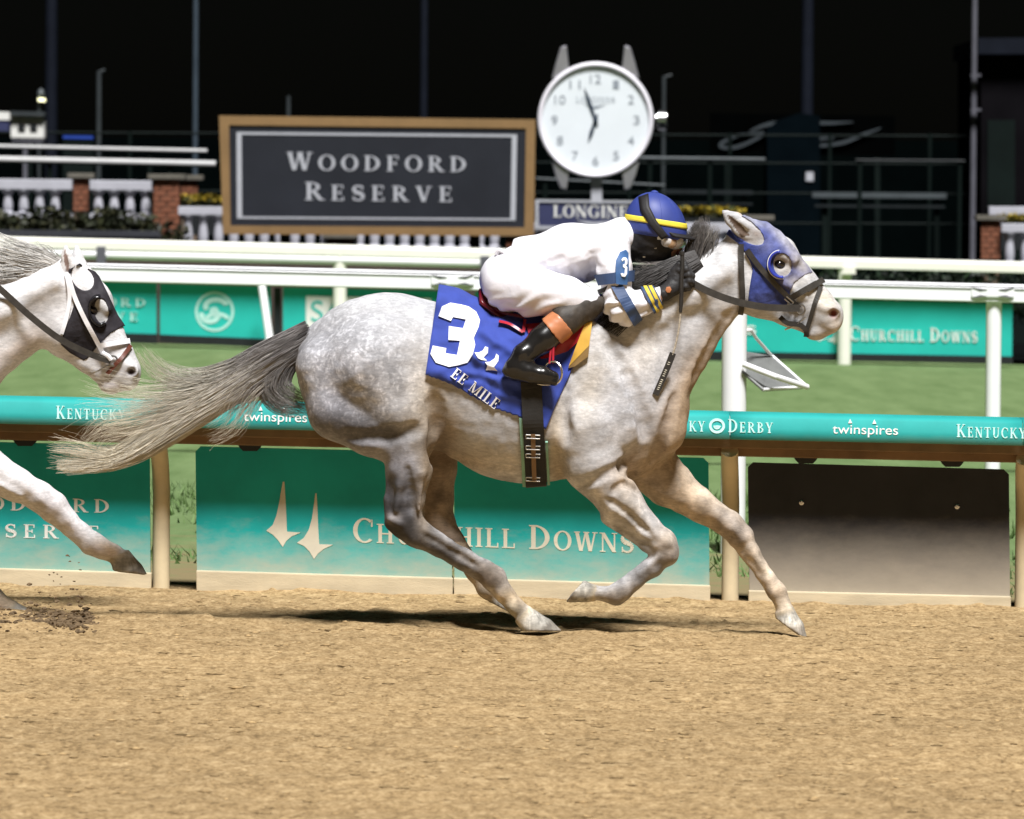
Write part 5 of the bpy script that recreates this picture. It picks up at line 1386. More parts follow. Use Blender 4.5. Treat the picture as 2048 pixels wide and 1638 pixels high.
# goggle strap over the helmet, down to the temple
G = []
for t in np.linspace(0, 1, 26):
    row = []
    for q in np.linspace(-1, 1, 4):
        for_t = t
        u0 = np.interp(t, (0, .35, .7, 1), (1287, 1290, 1306, 1330)); v0 = np.interp(t, (0, .3, .7, 1), (391, 412, 446, 476))
        row.append((u0 + q * np.interp(t, (0, 1), (10, 7)), v0 - q * 3.5))
    G.append(row)
G = np.array(G)
def helm_w(u, v):
    out = np.zeros(np.shape(u))
    for idx in np.ndindex(*np.shape(u)):
        x = u[idx] - 1312; y = v[idx] - 452 - 4 - .16 * x
        sp_ = min(max(-y / 70, -.3), .999); r = math.sqrt(max(1 - sp_ * sp_, 0.0)); rx = x / 62
        out[idx] = -55 * math.sqrt(max(r * r - rx * rx, 0.02)) - 2.6
    return out
hw = helm_w(G[..., 0], G[..., 1])
sheet('goggle_strap', np.concatenate([G, hw[..., None]], -1), H1, M['mask'], hv_, 0.0, 2.5)
Gf = np.concatenate([G, -hw[..., None]], -1); sheet('goggle_strap', Gf, H1, M['mask'], hv_, 0.0, 2.5)
# chin strap buckle glints
for (u_, v_) in ((1285, 484), (1296, 487), (1311, 496), (1315, 503), (1288, 514)):
    MB().box(H1(np.array((u_, v_, -39 if v_ < 500 else -34))), (.010, .006, .006)).build('clasp', M['rubber'], jockey)

# stirrup
stir = empty('stirrup', H1(np.array((1110, 765, -156))), 'steel stirrup iron holding the black boot on its red strap', 'stirrup')
a = np.linspace(0, 2 * math.pi, 30)
pts = np.column_stack([1106 + 18 * np.cos(a), 746 + 23 * np.sin(a), -158 + 14 * np.sin(a + .4) * 0 - 10 * np.cos(a)])
pts[:, 1] = np.minimum(pts[:, 1], 766)
MB().tube(list(H1(pts)), 2.4 / SPX, 8, caps=False).build('iron', M['steel'], stir, smooth=True)
ring3(H1, (1090, 764, -160), 18, 1.8, M['steel'], 'tread', stir, ry=6)
for d in (0, 7): free_strap('stirrup_strap', H1, [(1106 + d * .6 - 2, 660, -142), (1102 + d * .7, 695, -150), (1099 + d, 727, -156)], 4, M['red'], stir, th=2.5, n=10)
stir2 = empty('stirrup', H1(np.array((1110, 765, 156))), 'steel stirrup iron on the flank turned toward the rail', 'stirrup')
pts2 = pts.copy(); pts2[:, 2] *= -1
MB().tube(list(H1(pts2)), 2.4 / SPX, 8, caps=False).build('iron', M['steel'], stir2, smooth=True)
free_strap('stirrup_strap', H1, [(1106, 660, 142), (1102, 695, 150), (1099, 727, 156)], 5, M['red'], stir2, th=2.5, n=10)

# whip
whip = empty('riding_whip', H1(np.array((1363, 555, -82))), 'black riding whip with pale shaft and flat flap held in the glove', 'whip')
WP = np.array([(1364, 506, -84), (1365, 530, -86), (1363, 560, -88), (1363, 592, -88), (1361, 625, -88), (1358, 655, -89), (1351, 690, -90), (1345, 710, -90)], float)
MB().tube(list(H1(resample(WP[:5], 16))), [4.4 / SPX] * 14 + [3.6 / SPX] * 2, 8).build('handle', M['black_leather'], whip, smooth=True)
MB().tube(list(H1(np.array([(1363, 503, -84), (1364, 510, -84)]))), 6 / SPX, 8).build('cap', M['black_leather'], whip, smooth=True)
MB().tube(list(H1(resample(WP[4:], 14))), 2.2 / SPX, 8).build('shaft', mat('pale_braided_shaft', (.36, .31, .24), .6, .5, 90), whip, smooth=True)
fo = free_strap('flap', H1, [(1346, 706, -90), (1336, 732, -90), (1325, 758, -90), (1311, 790, -90)], 13, M['black_leather'], whip, th=4, n=12)
b = MB(); rr = random.Random(4)
for i, t in enumerate(np.linspace(.22, .86, 15)):
    if i in (2, 3, 8): continue
    u_, v_ = 1346 + (1311 - 1346) * t, 706 + (790 - 706) * t
    q = [(-2.2, -.9), (2.2, .1), (2.0, 1.2 + rr.random()), (-2.2, .4)]
    b.prism(list(H1(np.array([(u_ + x, v_ + y, -92.6) for x, y in q]))), list(H1(np.array([(u_ + x, v_ + y, -91.5) for x, y in q]))))
b.build('print', M['letter_dusty'], fo)
# ------------------------------------------------------------------ the pale grey horse close behind (its hindquarters run on outside the frame)
YH2 = 25.0
H2 = Space(YH2)
DU, DV = -1440, 0
B2 = Field((-880, 460, -190), (310, 1290, 190), 3.6)
horse_trunk(B2, DU, DV)
B2.chain([(-195, 745, 0, 132, .62), (-95, 700, 0, 105, .52), (0, 640, 0, 86, .46), (70, 605, 0, 74, .48), (120, 580, 0, 64, .56)], 34)
for s in (-1, 1):
    B2.chain([(-150, 690, s * 52, 34), (0, 620, s * 32, 28), (105, 565, s * 30, 22)], 26)
    B2.chain([(92, 650, s * 14, 12), (10, 706, s * 18, 14), (-50, 780, s * 26, 16)], 14)
B2.chain([(96, 655, 0, 16), (10, 712, 0, 22), (-60, 790, 0, 24)], 16)
HT = lambda u, v: rotpt((u, v), HEAD_C, 15, 1.0, (138, 548))
horse_head(B2, 15, 1.0, (138, 548))
for s in (-1, 1): horse_thigh(B2, s, DU, DV)
for s, dx in ((-1, 0), (1, 40)):
    B2.chain([(p[0] + DU + dx, p[1], s * 68, p[2]) for p in ((800, 820, 66), (822, 868, 52), (818, 940, 44), (812, 1000, 35), (808, 1040, 33), (834, 1066, 28), (868, 1084, 22), (930, 1119, 19), (968, 1140, 20), (988, 1156, 23), (1006, 1184, 18), (1030, 1212, 16), (1046, 1226, 18))], 12)
    B2.hoof((1044 + DU + dx, 1226, s * 66), (1080 + DU + dx, 1246, s * 66), 20, 32, (0.02, 1.0))
# reaching near foreleg
B2.chain([(-160, 870, -70, 74), (-105, 905, -72, 58), (-40, 930, -72, 46), (30, 968, -70, 33), (80, 992, -68, 27), (108, 1012, -67, 27), (128, 1034, -66, 21), (162, 1066, -65, 18), (186, 1086, -64, 20), (205, 1098, -64, 19), (226, 1106, -64, 16), (240, 1116, -64, 18)], 12)
B2.chain([(60, 1000, -68, 14), (96, 1030, -67, 11), (135, 1062, -66, 9), (176, 1096, -65, 11), (186, 1102, -65, 9)], 7)
B2.hoof((238, 1108, -64), (258, 1146, -64), 21, 31, (-0.12, 0.99))
# other foreleg, landing
B2.chain([(-160, 880, 62, 66), (-120, 980, 64, 44), (-85, 1060, 64, 27), (-72, 1090, 64, 26), (-50, 1130, 62, 17), (-22, 1180, 62, 16), (-8, 1200, 62, 18), (10, 1212, 62, 15), (20, 1216, 62, 16)], 12)
B2.hoof((18, 1216, 62), (40, 1238, 62), 18, 28, (0.05, 1.0))
# ears, pricked
for s, bx, tx in ((-1, 142, 131), (1, 160, 153)):
    B2.chain([(bx, 556, s * 24, 18, .75), (bx - 2, 532, s * 27, 16, .75), (tx + 2, 512, s * 28, 11, .75), (tx, 494, s * 28, 4.5, .75)], 6)
    B2.chain([(bx - 7, 548, s * 40, 8), (bx - 7, 530, s * 41, 7), (tx, 508, s * 39, 4)], 4, sub=True)
for pts, r in (([(30, 960, -100), (80, 995, -92), (110, 1016, -90)], 5), ([(110, 1010, -90), (150, 1052, -82)], 5), ([(-20, 960, -112), (40, 990, -100)], 5)):
    B2.chain([(*p, r * .6) for p in pts], 12)
skin_noise(B2, .8)
V2, Q2 = B2.surf(); V2 = smooth_verts(V2, Q2, 2)
WH = (0.62, 0.61, 0.615)
hx = lambda u, v: HT(u, v)
PC2 = [(*HT(1562, 528), 22, 26, 0, (.26, .255, .24), .9), (60, 985, 70, 26, 25, (.52, .49, .50), .5), (105, 1015, 30, 28, 0, (.42, .38, .38), .6), (150, 1060, 50, 14, 42, (.55, .50, .52), .5), (222, 1100, 30, 16, 30, (.50, .36, .22), .9), (258, 1134, 34, 18, 0, (.36, .36, .36), .95), (190, 1103, 14, 12, 0, (.5, .42, .42), .5),
       (30, 700, 60, 14, -35, (.46, .37, .30), .65), (70, 668, 20, 30, 0, (.52, .46, .42), .4), (20, 1200, 34, 30, 0, (.48, .36, .22), .85), (10, 1232, 26, 10, 0, (.66, .66, .68), .6),
       (*hx(1655, 640), 34, 36, 0, (.50, .48, .48), .7), (*hx(1610, 600), 30, 30, 0, (.62, .58, .57), .4), (*hx(1640, 668), 26, 12, 0, (.46, .38, .36), .6), (-600, 760, 160, 160, 0, (.45, .45, .47), .6), (-640, 1030, 60, 90, 0, (.25, .24, .24), .7), (-200, 820, 110, 120, 0, (.58, .57, .58), .5)]
C2 = coat(V2, PC2, WH)
C2 = paint_hooves(V2, C2, B2.hooves)
nx_, ny_ = HT(1667, 627)
m_ = np.exp(-(((V2[:, 0] - nx_) / 8) ** 2 + ((V2[:, 1] - ny_) / 8) ** 2)) * (np.abs(V2[:, 2]) > 12); C2 += (np.array((.05, .03, .03)) - C2) * np.clip(m_ * 1.3, 0, 1)[:, None]
e_ = (poly_sdf([(130, 500), (137, 520), (144, 560), (138, 556), (129, 530), (127, 508)], V2[:, 0], V2[:, 1]) < 0) & (V2[:, 2] < -28); C2[e_] = (.20, .14, .12)
C2 *= (1 + 0.06 * fbm(V2[:, 0] / 26, V2[:, 1] / 26, V2[:, 2] / 26, 4))[:, None]
horse2 = empty('racehorse', P(40, 1243, YH2 + .13), 'nearly white racehorse in a black hood galloping close behind the dappled grey', 'horse')
body2 = mesh('body', H2(V2), Q2, M['coat'], horse2, smooth=True, col=np.clip(C2, .01, .9))
add_attr(body2, 'Dapple', np.clip(.8 * np.exp(-(((V2[:, 0] + 740) / 150) ** 2 + ((V2[:, 1] - 760) / 140) ** 2)), 0, 1))
fn2 = B2.val
ex, ey = HT(1559, 528); ew2 = side_w(fn2, np.array([ex]), np.array([ey]))[0]
eyeball(H2, ex - 2, ey - 3, ew2 + 4, 17, horse2, 40); eyeball(H2, ex - 2, ey - 3, -ew2 - 4, 17, horse2, 40)
PH = (.62, .61, .585); PD = (.32, .30, .28)
strands('mane', H2, [
    dict(pts=[(130, 540, -4, 10), (95, 528, -12, 14), (50, 515, -16, 18), (0, 500, -18, 20), (-60, 480, -18, 24)], n=700, r=.9, c0=PD, c1=PH, cut=.5, wob=5, seg=10, cs=1.5),
    dict(pts=[(90, 540, -14, 10), (50, 540, -20, 14), (0, 535, -24, 18), (-60, 530, -26, 22)], n=420, r=.9, c0=PD, c1=PH, cut=.4, wob=5, seg=10, cs=1.5),
    dict(pts=[(120, 538, -4, 6), (105, 520, -10, 9), (85, 508, -10, 10), (60, 500, -10, 12)], n=90, r=.8, c0=PD, c1=PH, cut=.5, wob=7, seg=10, flare=5),
    dict(pts=[(-60, 545, -20, 22), (-120, 560, -30, 28), (-190, 590, -34, 26)], n=420, r=1.0, c0=PD, c1=PH, cut=.4, wob=5, seg=9)], M['hair'], horse2, 8)
strands('tail', H2, [dict(pts=[(p[0] + DU, p[1], p[2], p[3]) for p in Tm], n=1100, r=1.2, c0=PD, c1=CH_, cut=.35, wob=5, cs=1.25)], M['hair'], horse2, 9)

# black hood
M['hood_black'] = mat('black_hood_cloth', (0.020, 0.017, 0.022), 0.75, 0.25, 20, 0.35, 120)
HP2 = [(143, 556), (136, 540), (160, 526), (168, 533), (195, 545), (215, 585), (236, 630), (252, 653), (247, 652), (222, 666), (203, 684), (190, 698), (176, 716), (168, 722), (140, 706), (122, 690), (126, 665), (140, 634), (148, 610), (149, 590), (142, 566)]
hv2, hq2 = make_hood(B2, HP2, ((165, 556), (27, 20), 55), ((203, 622), (14, 25), -8), 2.2, None)
hood2 = empty('blinker_hood', H2(np.array((168, 722, 0))), 'black blinker hood with eye cup on the nearly white horse', 'horse hood')
mesh('cloth', H2(hv2), hq2, M['hood_black'], hood2, smooth=True)
M['black_plastic'] = mat('black_plastic', (0.01, 0.01, 0.012), 0.2, 0.1, 10)
for s in (-1, 1): eye_cup(H2, fn2, 198, 622, 20, 30, -8, 60, 290, M['black_plastic'], None, hood2, s)
# white bridle
M['white_strap'] = mat('white_strap', (0.78, 0.77, 0.79), 0.5, 0.06, 20)
M['brown_strap'] = mat('brown_strap', (0.12, 0.035, 0.022), 0.5, 0.2, 20)
br2 = empty('bridle', H2(np.array((212, 722, -30))), 'white strap bridle with brown nose strap on the nearly white horse', 'bridle')
f2h = lambda p: fn2(p) - 3.5
for s in (-1, 1):
    strap('throat_strap', f2h, H2, [(133, 545), (139, 590), (134, 630), (123, 668)], 8, M['white_strap'], br2, side=s)
    strap('cheek_strap', f2h, H2, [(136, 548), (148, 590), (168, 635), (192, 680), (208, 710)], 9, M['white_strap'], br2, side=s)
    strap('noseband', f2h, H2, [(198, 692), (230, 686), (260, 681)], 10, M['white_strap'], br2, side=s, n=24)
    strap('nose_strap', f2h, H2, [(262, 690), (246, 712), (228, 732), (214, 748)], 8, M['brown_strap'], br2, side=s, n=24)
    ring3(H2, (226, 722, s * 34), 9, 2.0, M['rubber'], 'bit_ring', br2, ry=10)
    MB().tube(list(H2(np.array([(234, 728, s * 33), (214, 732, s * 36), (196, 742, s * 34), (180, 748, s * 26)]))), 1.8 / SPX, 7).build('bit_shank', M['rubber'], br2, smooth=True)
    free_strap('rein', H2, [(222, 722, s * 38), (180, 708, s * 46), (120, 678, s * 58), (60, 632, s * 66), (0, 578, s * 70), (-60, 530, s * 74), (-100, 555, s * 60)], 13, M['strap_grey'], br2, n=40)
    MB().tube(list(H2(np.array([(205, 706, s * 37), (216, 712, s * 40), (222, 720, s * 38)]))), 5 / SPX, 8).build('keeper', M['white_strap'], br2, smooth=True)

# clods thrown up under the second horse
rg = np.random.default_rng(12); b = MB()
ico = bmesh.new(); bmesh.ops.create_icosphere(ico, subdivisions=1, radius=1.0); iv = np.array([v.co[:] for v in ico.verts]); ifc = [tuple(v.index for v in f.verts) for f in ico.faces]; ico.free()
for i in range(900):
    t = rg.random()
    u_ = 60 + 130 * rg.random() ** .7 - 20 * t; v_ = 1306 - rg.exponential(34)
    if i % 9 == 0: u_, v_ = 175 + 22 * rg.standard_normal(), 1210 + 28 * rg.standard_normal()
    if i % 3 == 0: u_ = -60 + 260 * rg.random(); v_ = 1306 - rg.exponential(12)
    Yc = 24.4 + .25 * rg.standard_normal()
    r = (0.003 + 0.009 * rg.random() ** 3)
    c = P(u_, v_, Yc); 
    if c[2] < gz(c[0]): c[2] = gz(c[0]) + r * .4
    b.add(c + iv * r * (0.6 + .8 * rg.random((len(iv), 1))) * np.array((1.5, 1, .8)), ifc)
clods = b.build('dirt_clods', mat('damp_clod', (0.12, 0.08, 0.042), .95, .35, 30), fix=False)
tag(clods, 'dark dirt clods kicked up from the sand beneath the nearly white horse', 'dirt', kind='stuff')
# ------------------------------------------------------------------ inner rail of the dirt track with its boards
YB = 26.60          # front face of the hanging boards
def lineY(a, b):
    """pixel line through two points -> row as function of column"""
    return lambda u: a[1] + (u - a[0]) * (b[1] - a[1]) / (b[0] - a[0])
rail = empty('track_rail', P(1460, 1210, YB), 'teal topped safety rail with tan posts along the dirt track', 'rail')
UL, UR = -620, 2640
topL = lineY((0, 800), (2048, 858)); botL = lineY((0, 846), (2048, 890))
# cover: rounded teal hood, lip towards the track
prof = []                                 # (dy, dz) from the lip, metres
lip = []
for t in np.linspace(0, 1, 9):
    a = t * math.pi / 2
    prof.append((0.30 * (1 - math.cos(a)) if t > 0 else 0, 0.105 * math.sin(a)))
prof = [(0.012, -0.004), (0.0, 0.0), (0.012, 0.05), (0.024, 0.094), (0.034, 0.106), (0.06, 0.113), (0.16, 0.117), (0.24, 0.118), (0.33, 0.112)]
def YC(u, v): return YL - .002 + .24 * np.clip((botL(u) - v) * YL / F, 0, .1)
YL = YB - 0.26
secs = np.linspace(UL, UR, 7)
def cover(u0, u1, name):
    us = np.linspace(u0, u1, 12); rows = []
    for u in us:
        p = P(u, botL(u), YL); rows.append([p + np.array((0, y, z)) for y, z in prof])
    G = np.array(rows); n, k = G.shape[:2]; I = np.arange(n * k).reshape(n, k)
    Q = np.stack([I[:-1, :-1], I[1:, :-1], I[1:, 1:], I[:-1, 1:]], -1).reshape(-1, 4)
    o = mesh(name, G.reshape(-1, 3), Q, M['teal'], rail, smooth=True)
    md = o.modifiers.new('thick', 'SOLIDIFY'); md.thickness = 0.012; md.offset = -1
    return o
seam = [UL, -262, 322, 890, 1460, 2046, UR]
for a, b_ in zip(seam[:-1], seam[1:]): cover(a + .6, b_ - .6, 'cover')
b = MB()
def beam(v0, v1, Y, d, m, name):
    f = [P(UL, v0(UL), Y), P(UR, v0(UR), Y), P(UR, v1(UR), Y), P(UL, v1(UL), Y)]
    MB().prism(f, [p + np.array((0, d, 0)) for p in f]).build(name, m, rail, bevel=.006)
beam(lineY((0, 838), (2048, 884)), lineY((0, 864), (2048, 910)), YB - .10, .06, M['brown_beam'], 'beam')  # tan beam coloured brown to stand for shade under the cover
beam(lineY((0, 862), (2048, 908)), lineY((0, 880), (2048, 926)), YB - .04, .07, M['brown_beam'], 'beam')
for u in (-262, 322, 1460, 2046, 2620):
    vb = lineY((0, 1172), (2048, 1228))(u); vt = topL(u) + 60
    base = P(u, vb, YB + .05); x = base[0]; gzb = gz(x)
    z1 = P(u, vt, YB - .08)[2]
    pts = [(x, YB + .05, gzb - .25), (x, YB + .05, gzb + .45), (x - .004, YB + .03, gzb + .56), (x - .01, YB - .03, z1 - .05), (x - .012, YB - .08, z1)]
    MB().tube(pts, .040, 14).build('post', M['tan_post'], rail, smooth=True)
for u in (-120, 50, 500, 760, 1045, 1300, 1612, 1905):
    v0 = lineY((0, 876), (2048, 922))(u)
    MB().px([(u - 26, v0), (u + 26, v0), (u + 20, v0 + 9), (u + 14, v0 + 15), (u - 14, v0 + 15), (u - 20, v0 + 9)], YB - .012, .05).build('hanger', M['dark'], rail)
# lettering on the cover
def cover_text(s, u0, u1, cap, small, dv, m='letter_pale'):
    v0 = botL(u0) - dv; v1 = botL(u1) - dv
    lettering('lettering', text_polys(s, u0, u1, v0, v1, cap, small), YC, M[m], rail)
cover_text('KENTUCKY', 112, 250, 26, .8, 11)
cover_text('KENTUCKY', 1272, 1410, 26, .8, 13); cover_text('DERBY', 1456, 1546, 26, .8, 13)
cover_text('KENTUCKY', 1913, 2052, 26, .8, 13); cover_text('DERBY', 2098, 2188, 26, .8, 13)
for uc in (1434, 2076):
    vc = botL(uc) - 25
    lettering('emblem', [[(x, y) for x, y in q] for q in _ring(uc, vc, 16, 15, 11, 10)] + _ring(uc, vc + 1, 7, 6, 2, 2, 20, 200) + _ring(uc + 1, vc + 3, 8, 4, 4, 1, 180, 340), YC, M['letter_pale'], rail)
for u0, u1 in ((487, 614), (1665, 1796)):
    for du in (.27, .64):
        uu = u0 + (u1 - u0) * du; vv = botL(uu) - 36
        MB().prism([P(uu - 4, vv, YC(uu, vv) - .0015), P(uu + 4, vv, YC(uu, vv) - .0015), P(uu, vv - 9, YC(uu, vv - 9) - .0015)], [P(uu - 4, vv, YC(uu, vv) + .002), P(uu + 4, vv, YC(uu, vv) + .002), P(uu, vv - 9, YC(uu, vv - 9) + .002)]).build('emblem', M['letter'], rail)
    font_text('lettering', 'twinspires', u0, u1, botL(u0) - 15, 19, YC, M['letter'], rail, .0015, rot=math.atan((botL(u1) - botL(u0)) / (u1 - u0)))

def board(name, corners, sill, label, m, group=None):
    """corners: tl, tr, br, bl pixel; sill: bl, br"""
    e = empty(name, P((sill[0][0] + sill[1][0]) / 2, (sill[0][1] + sill[1][1]) / 2, YB), label, 'advertising board', group)
    (a, b_, c, d) = corners
    k = 10
    out = [(a[0], a[1] + k), (a[0] + k, a[1]), (b_[0] - k, b_[1]), (b_[0], b_[1] + k), c, d]
    MB().px(out, YB, .025).build('panel', m, e)
    f = [P(d[0] - 2, d[1] - 4, YB - .03), P(c[0] + 2, c[1] - 4, YB - .03), P(sill[1][0], sill[1][1] + 8, YB - .03), P(sill[0][0], sill[0][1] + 8, YB - .03)]
    MB().prism(f, [p + np.array((0, .045, 0)) for p in f]).build('kick_plank', M['tan_wood'], e, bevel=.006)
    return e
bA = board('advertising_board', [(-215, 879), (299, 892), (301, 1150), (-214, 1134)], [(-216, 1166), (302, 1178)], 'teal board under the rail with two rows of white capitals', M['teal_board'])
lettering('lettering', text_polys('WOODFORD', -122, 220, 1017, 1026, 27, 1.0, .30), YB, M['letter'], bA)
lettering('lettering', text_polys('RESERVE', -74, 200, 1073, 1079, 27, 1.0, .34), YB, M['letter'], bA)
bB = board('advertising_board', [(391, 893), (903, 905), (904, 1160), (394, 1145)], [(393, 1180), (905, 1194)], 'teal board under the rail with two white spire shapes', M['teal_board'])
Z4 = lambda L: [(300 + x / 3.103, 850 + y / 3.103) for x, y in L]
sp1 = Z4([(824, 352), (812, 420), (800, 490), (785, 560), (762, 620), (722, 656), (762, 680), (795, 715), (824, 757), (845, 720), (880, 690), (936, 668), (850, 662), (846, 560), (840, 450), (834, 352)])
sp2 = Z4([(1026, 424), (1015, 510), (1005, 580), (985, 650), (955, 700), (912, 731), (955, 750), (990, 785), (1018, 832), (1042, 798), (1080, 768), (1136, 743), (1050, 740), (1044, 640), (1040, 540), (1034, 424)])
for q in (sp1, sp2): MB().px(q, YB - .002, .0028).build('emblem', M['letter_dusty'], bB)
bC = board('advertising_board', [(908, 905), (1417, 916), (1419, 1175), (909, 1160)], [(908, 1194), (1420, 1212)], 'teal board under the rail ending the long white name', M['teal_board'])
full = text_polys('CHURCHILL DOWNS', 705, 1268, 1084, 1106, 48, .80, .08)
gx_ = {}
for q in full: gx_.setdefault(int(q[0]), []).extend(p[0] for p in q[1:])
L_ = [q for q in full if sum(gx_[int(q[0])]) / len(gx_[int(q[0])]) < 905]; R_q = [q for q in full if q not in L_]
lettering('lettering', L_, YB, M['letter_dusty'], bB); lettering('lettering', R_q, YB, M['letter_dusty'], bC)
bD = board('advertising_board', [(1496, 925), (2018, 939), (2020, 1197), (1499, 1185)], [(1497, 1212), (2022, 1225)], 'plain black board under the rail caked with sand', M['black_board'])
for (u, v) in ((1603, 1005), (1914, 1013)):
    MB().lathe(P(u, v, YB), [(.012, 0), (.012, .006), (.006, .009)], 10, axis=(0, -1, 0)).build('bolt', M['steel'], bD)
bE = board('advertising_board', [(2068, 940), (2590, 952), (2592, 1210), (2070, 1198)], [(2068, 1226), (2594, 1240)], 'teal board under the rail next to the black one', M['teal_board'])

# ------------------------------------------------------------------ white rail on the near edge of the turf
def white_rail(name, Y, v0, v1, us, h, label, m, posts, pw, joints=(), ends=(-1200, 3200)):
    x0, x1 = ends
    e = empty(name, P(us, v1(us), Y), label, 'rail')
    f = lambda u, dv: P(u, dv(u), Y)
    prof_ = [(0, .0), (0.0, .72), (.14, .95), (.5, 1.0), (.86, .95), (1, .72), (1, 0), (.8, -.06), (.2, -.06)]
    A, B_ = f(x0, v1), f(x1, v1); hh = f(x0, v0)[2] - A[2]
    d = 0.16
    loopA = [A + np.array((0, a * d, b2 * hh)) for a, b2 in prof_]; loopB = [B_ + np.array((0, a * d, b2 * hh)) for a, b2 in prof_]
    MB().prism(loopA, loopB).build('beam', m, e)
    for u in posts:
        pb = P(u, v1(u), Y + .08); x = pb[0]
        w = pw * Y / F
        MB().tube([(x, Y + .08, gz(x) - .2), (x, Y + .08, pb[2] + .02)], w / 2, 16).build('post', m, e, smooth=True)
    for u in joints:
        c = f(u, v1)
        MB().box(c + np.array((0, -.006, hh * .52)), (.30, .02, hh * .62)).build('joint_sleeve', m, e, bevel=.01)
        for sx in (-1, 1):
            q = [(c[0] + sx * .04, c[2] + hh * .68), (c[0] + sx * .145, c[2] + hh * .80), (c[0] + sx * .09, c[2] + hh * .62)]
            MB().prism([(a, Y - .022, b2) for a, b2 in q], [(a, Y - .016, b2) for a, b2 in q]).build('joint_slot', M['pole_lit'], e)
            q = [(c[0] + sx * .04, c[2] + hh * .30), (c[0] + sx * .145, c[2] + hh * .18), (c[0] + sx * .09, c[2] + hh * .36)]
            MB().prism([(a, Y - .022, b2) for a, b2 in q], [(a, Y - .016, b2) for a, b2 in q]).build('joint_slot', M['pole_lit'], e)
    return e
nr = white_rail('turf_rail', 40.0, lineY((130, 526), (2048, 571)), lineY((130, 560), (2048, 604)), 1985, 0, 'white rail on the near side of the turf with slotted joints', M['white'], (-1255, -175, 905, 1988, 3070), 31, (905, 1985))
# thin grey lip line along its top
A, B_ = P(-1200, lineY((130, 530), (2048, 575))(-1200), 39.99), P(3200, lineY((130, 530), (2048, 575))(3200), 39.99)
MB().tube([A, B_], .006, 6).build('groove', M['pole_lit'], nr)

# far rail: cream cap over a white tube on the left, one white beam on the right
YF = 67.5
fr = white_rail('turf_rail', YF, lineY((0, 471), (2048, 519)), lineY((0, 494), (2048, 545)), 1690, 0, 'white rail on the far side of the turf before the teal boards', M['cream'], (-340, 680, 1690, 2700), 27)
A = P(-400, lineY((0, 505), (1000, 527))(-400), YF + .05); B_ = P(1060, lineY((0, 505), (1000, 527))(1060), YF + .05)
MB().tube([A, B_], .055, 12).build('lower_tube', M['white'], fr, smooth=True)
for u in (202, 970):
    v = lineY((0, 494), (2048, 545))(u)
    MB().px([(u - 9, v - 6), (u + 9, v - 6), (u + 9, v + 34), (u - 9, v + 34)], YF - .05, .1).build('bracket', M['pole_lit'], fr)
v = lineY((0, 494), (2048, 545))(1698)
MB().px([(1688, v - 3), (1710, v - 3), (1712, v + 12), (1684, v + 12)], YF - .05, .12).build('bracket', M['cream'], fr)
st = empty('leaning_post', P(540, 682, YF - .3), 'thin white post leaning beside the round emblem board', 'post')
MB().tube([P(522, 560, YF - .1), P(540, 684, YF - .35)], .045, 12).build('shaft', M['white'], st, smooth=True)
MB().lathe(P(540, 684, YF - .35), [(.07, -.02), (.07, .02)], 12).build('foot', M['white'], st)

# thick white post with its folding frame
YP = 30.3
tp = empty('marker_post', P(1465, 1112, YP), 'thick white post with a tilted white frame beside the turf', 'post')
xb = P(1465, 1112, YP); zt = P(1465, 560, YP)[2]
MB().tube([(xb[0], YP, gz(xb[0]) - .1), (xb[0], YP, zt)], .066, 24).build('shaft', M['white'], tp, smooth=True)
MB().lathe((xb[0], YP, zt), [(.072, 0), (.072, .02), (.03, .04)], 24).build('cap', M['white'], tp, smooth=True)
pa = lambda u, v, dy: P(u, v, YP + dy)
M['tray_grey'] = mat('tray_grey', (.16, .165, .16), .5, .2, 8)
fq = [pa(1486, 702, .30), pa(1545, 712, .42), pa(1614, 773, .16), pa(1526, 779, -.10), pa(1486, 744, -.05)]
MB().prism(fq, [p + np.array((0, .02, -.012)) for p in fq]).build('tray', M['tray_grey'], tp)
MB().tube([pa(1486, 728, -.08), pa(1550, 753, -.10), pa(1614, 774, .10)], .016, 10).build('tray_rim', M['white'], tp, smooth=True)
MB().tube([fq[1], fq[2]], .008, 8).build('tray_rim', M['white'], tp, smooth=True)
MB().tube([fq[3], fq[2]], .008, 8).build('tray_rim', M['white'], tp, smooth=True)
MB().tube([fq[4], fq[3]], .008, 8).build('tray_rim', M['tray_grey'], tp, smooth=True)
MB().tube([pa(1482, 662, .02), pa(1502, 660, .06), pa(1512, 676, .2), pa(1545, 714, .42)], .009, 10).build('arm', M['white'], tp, smooth=True)

# teal boards behind the far rail
YT = 67.80
def far_board(quad, base, label):
    e = empty('advertising_board', P((quad[3][0] + quad[2][0]) / 2, base[0][1], YT), label, 'advertising board')
    MB().px(quad, YT, .05).build('panel', M['teal_clean'], e)
    MB().px([(quad[3][0] - 1, quad[3][1] - 1), (quad[2][0] + 1, quad[2][1] - 1), (base[1][0], base[1][1]), (base[0][0], base[0][1])], YT - .02, .1).build('base_strip', M['navy'] if False else M['dark'], e)
    return e
b1 = far_board([(-60, 556), (313, 566), (313, 669), (-60, 660)], [(-61, 674), (314, 688)], 'teal board beyond the turf with two pale text rows behind the white horse')
lettering('lettering', text_polys('WOODFORD', 60, 292, 608, 614, 17, 1.0, .28), YT, M['letter_pale'], b1)
lettering('lettering', text_polys('RESERVE', 90, 277, 637, 642, 17, 1.0, .30), YT, M['letter_pale'], b1)
b2 = far_board([(320, 567), (541, 573), (541, 679), (320, 670)], [(319, 684), (542, 696)], 'teal board beyond the turf with a round pale emblem')
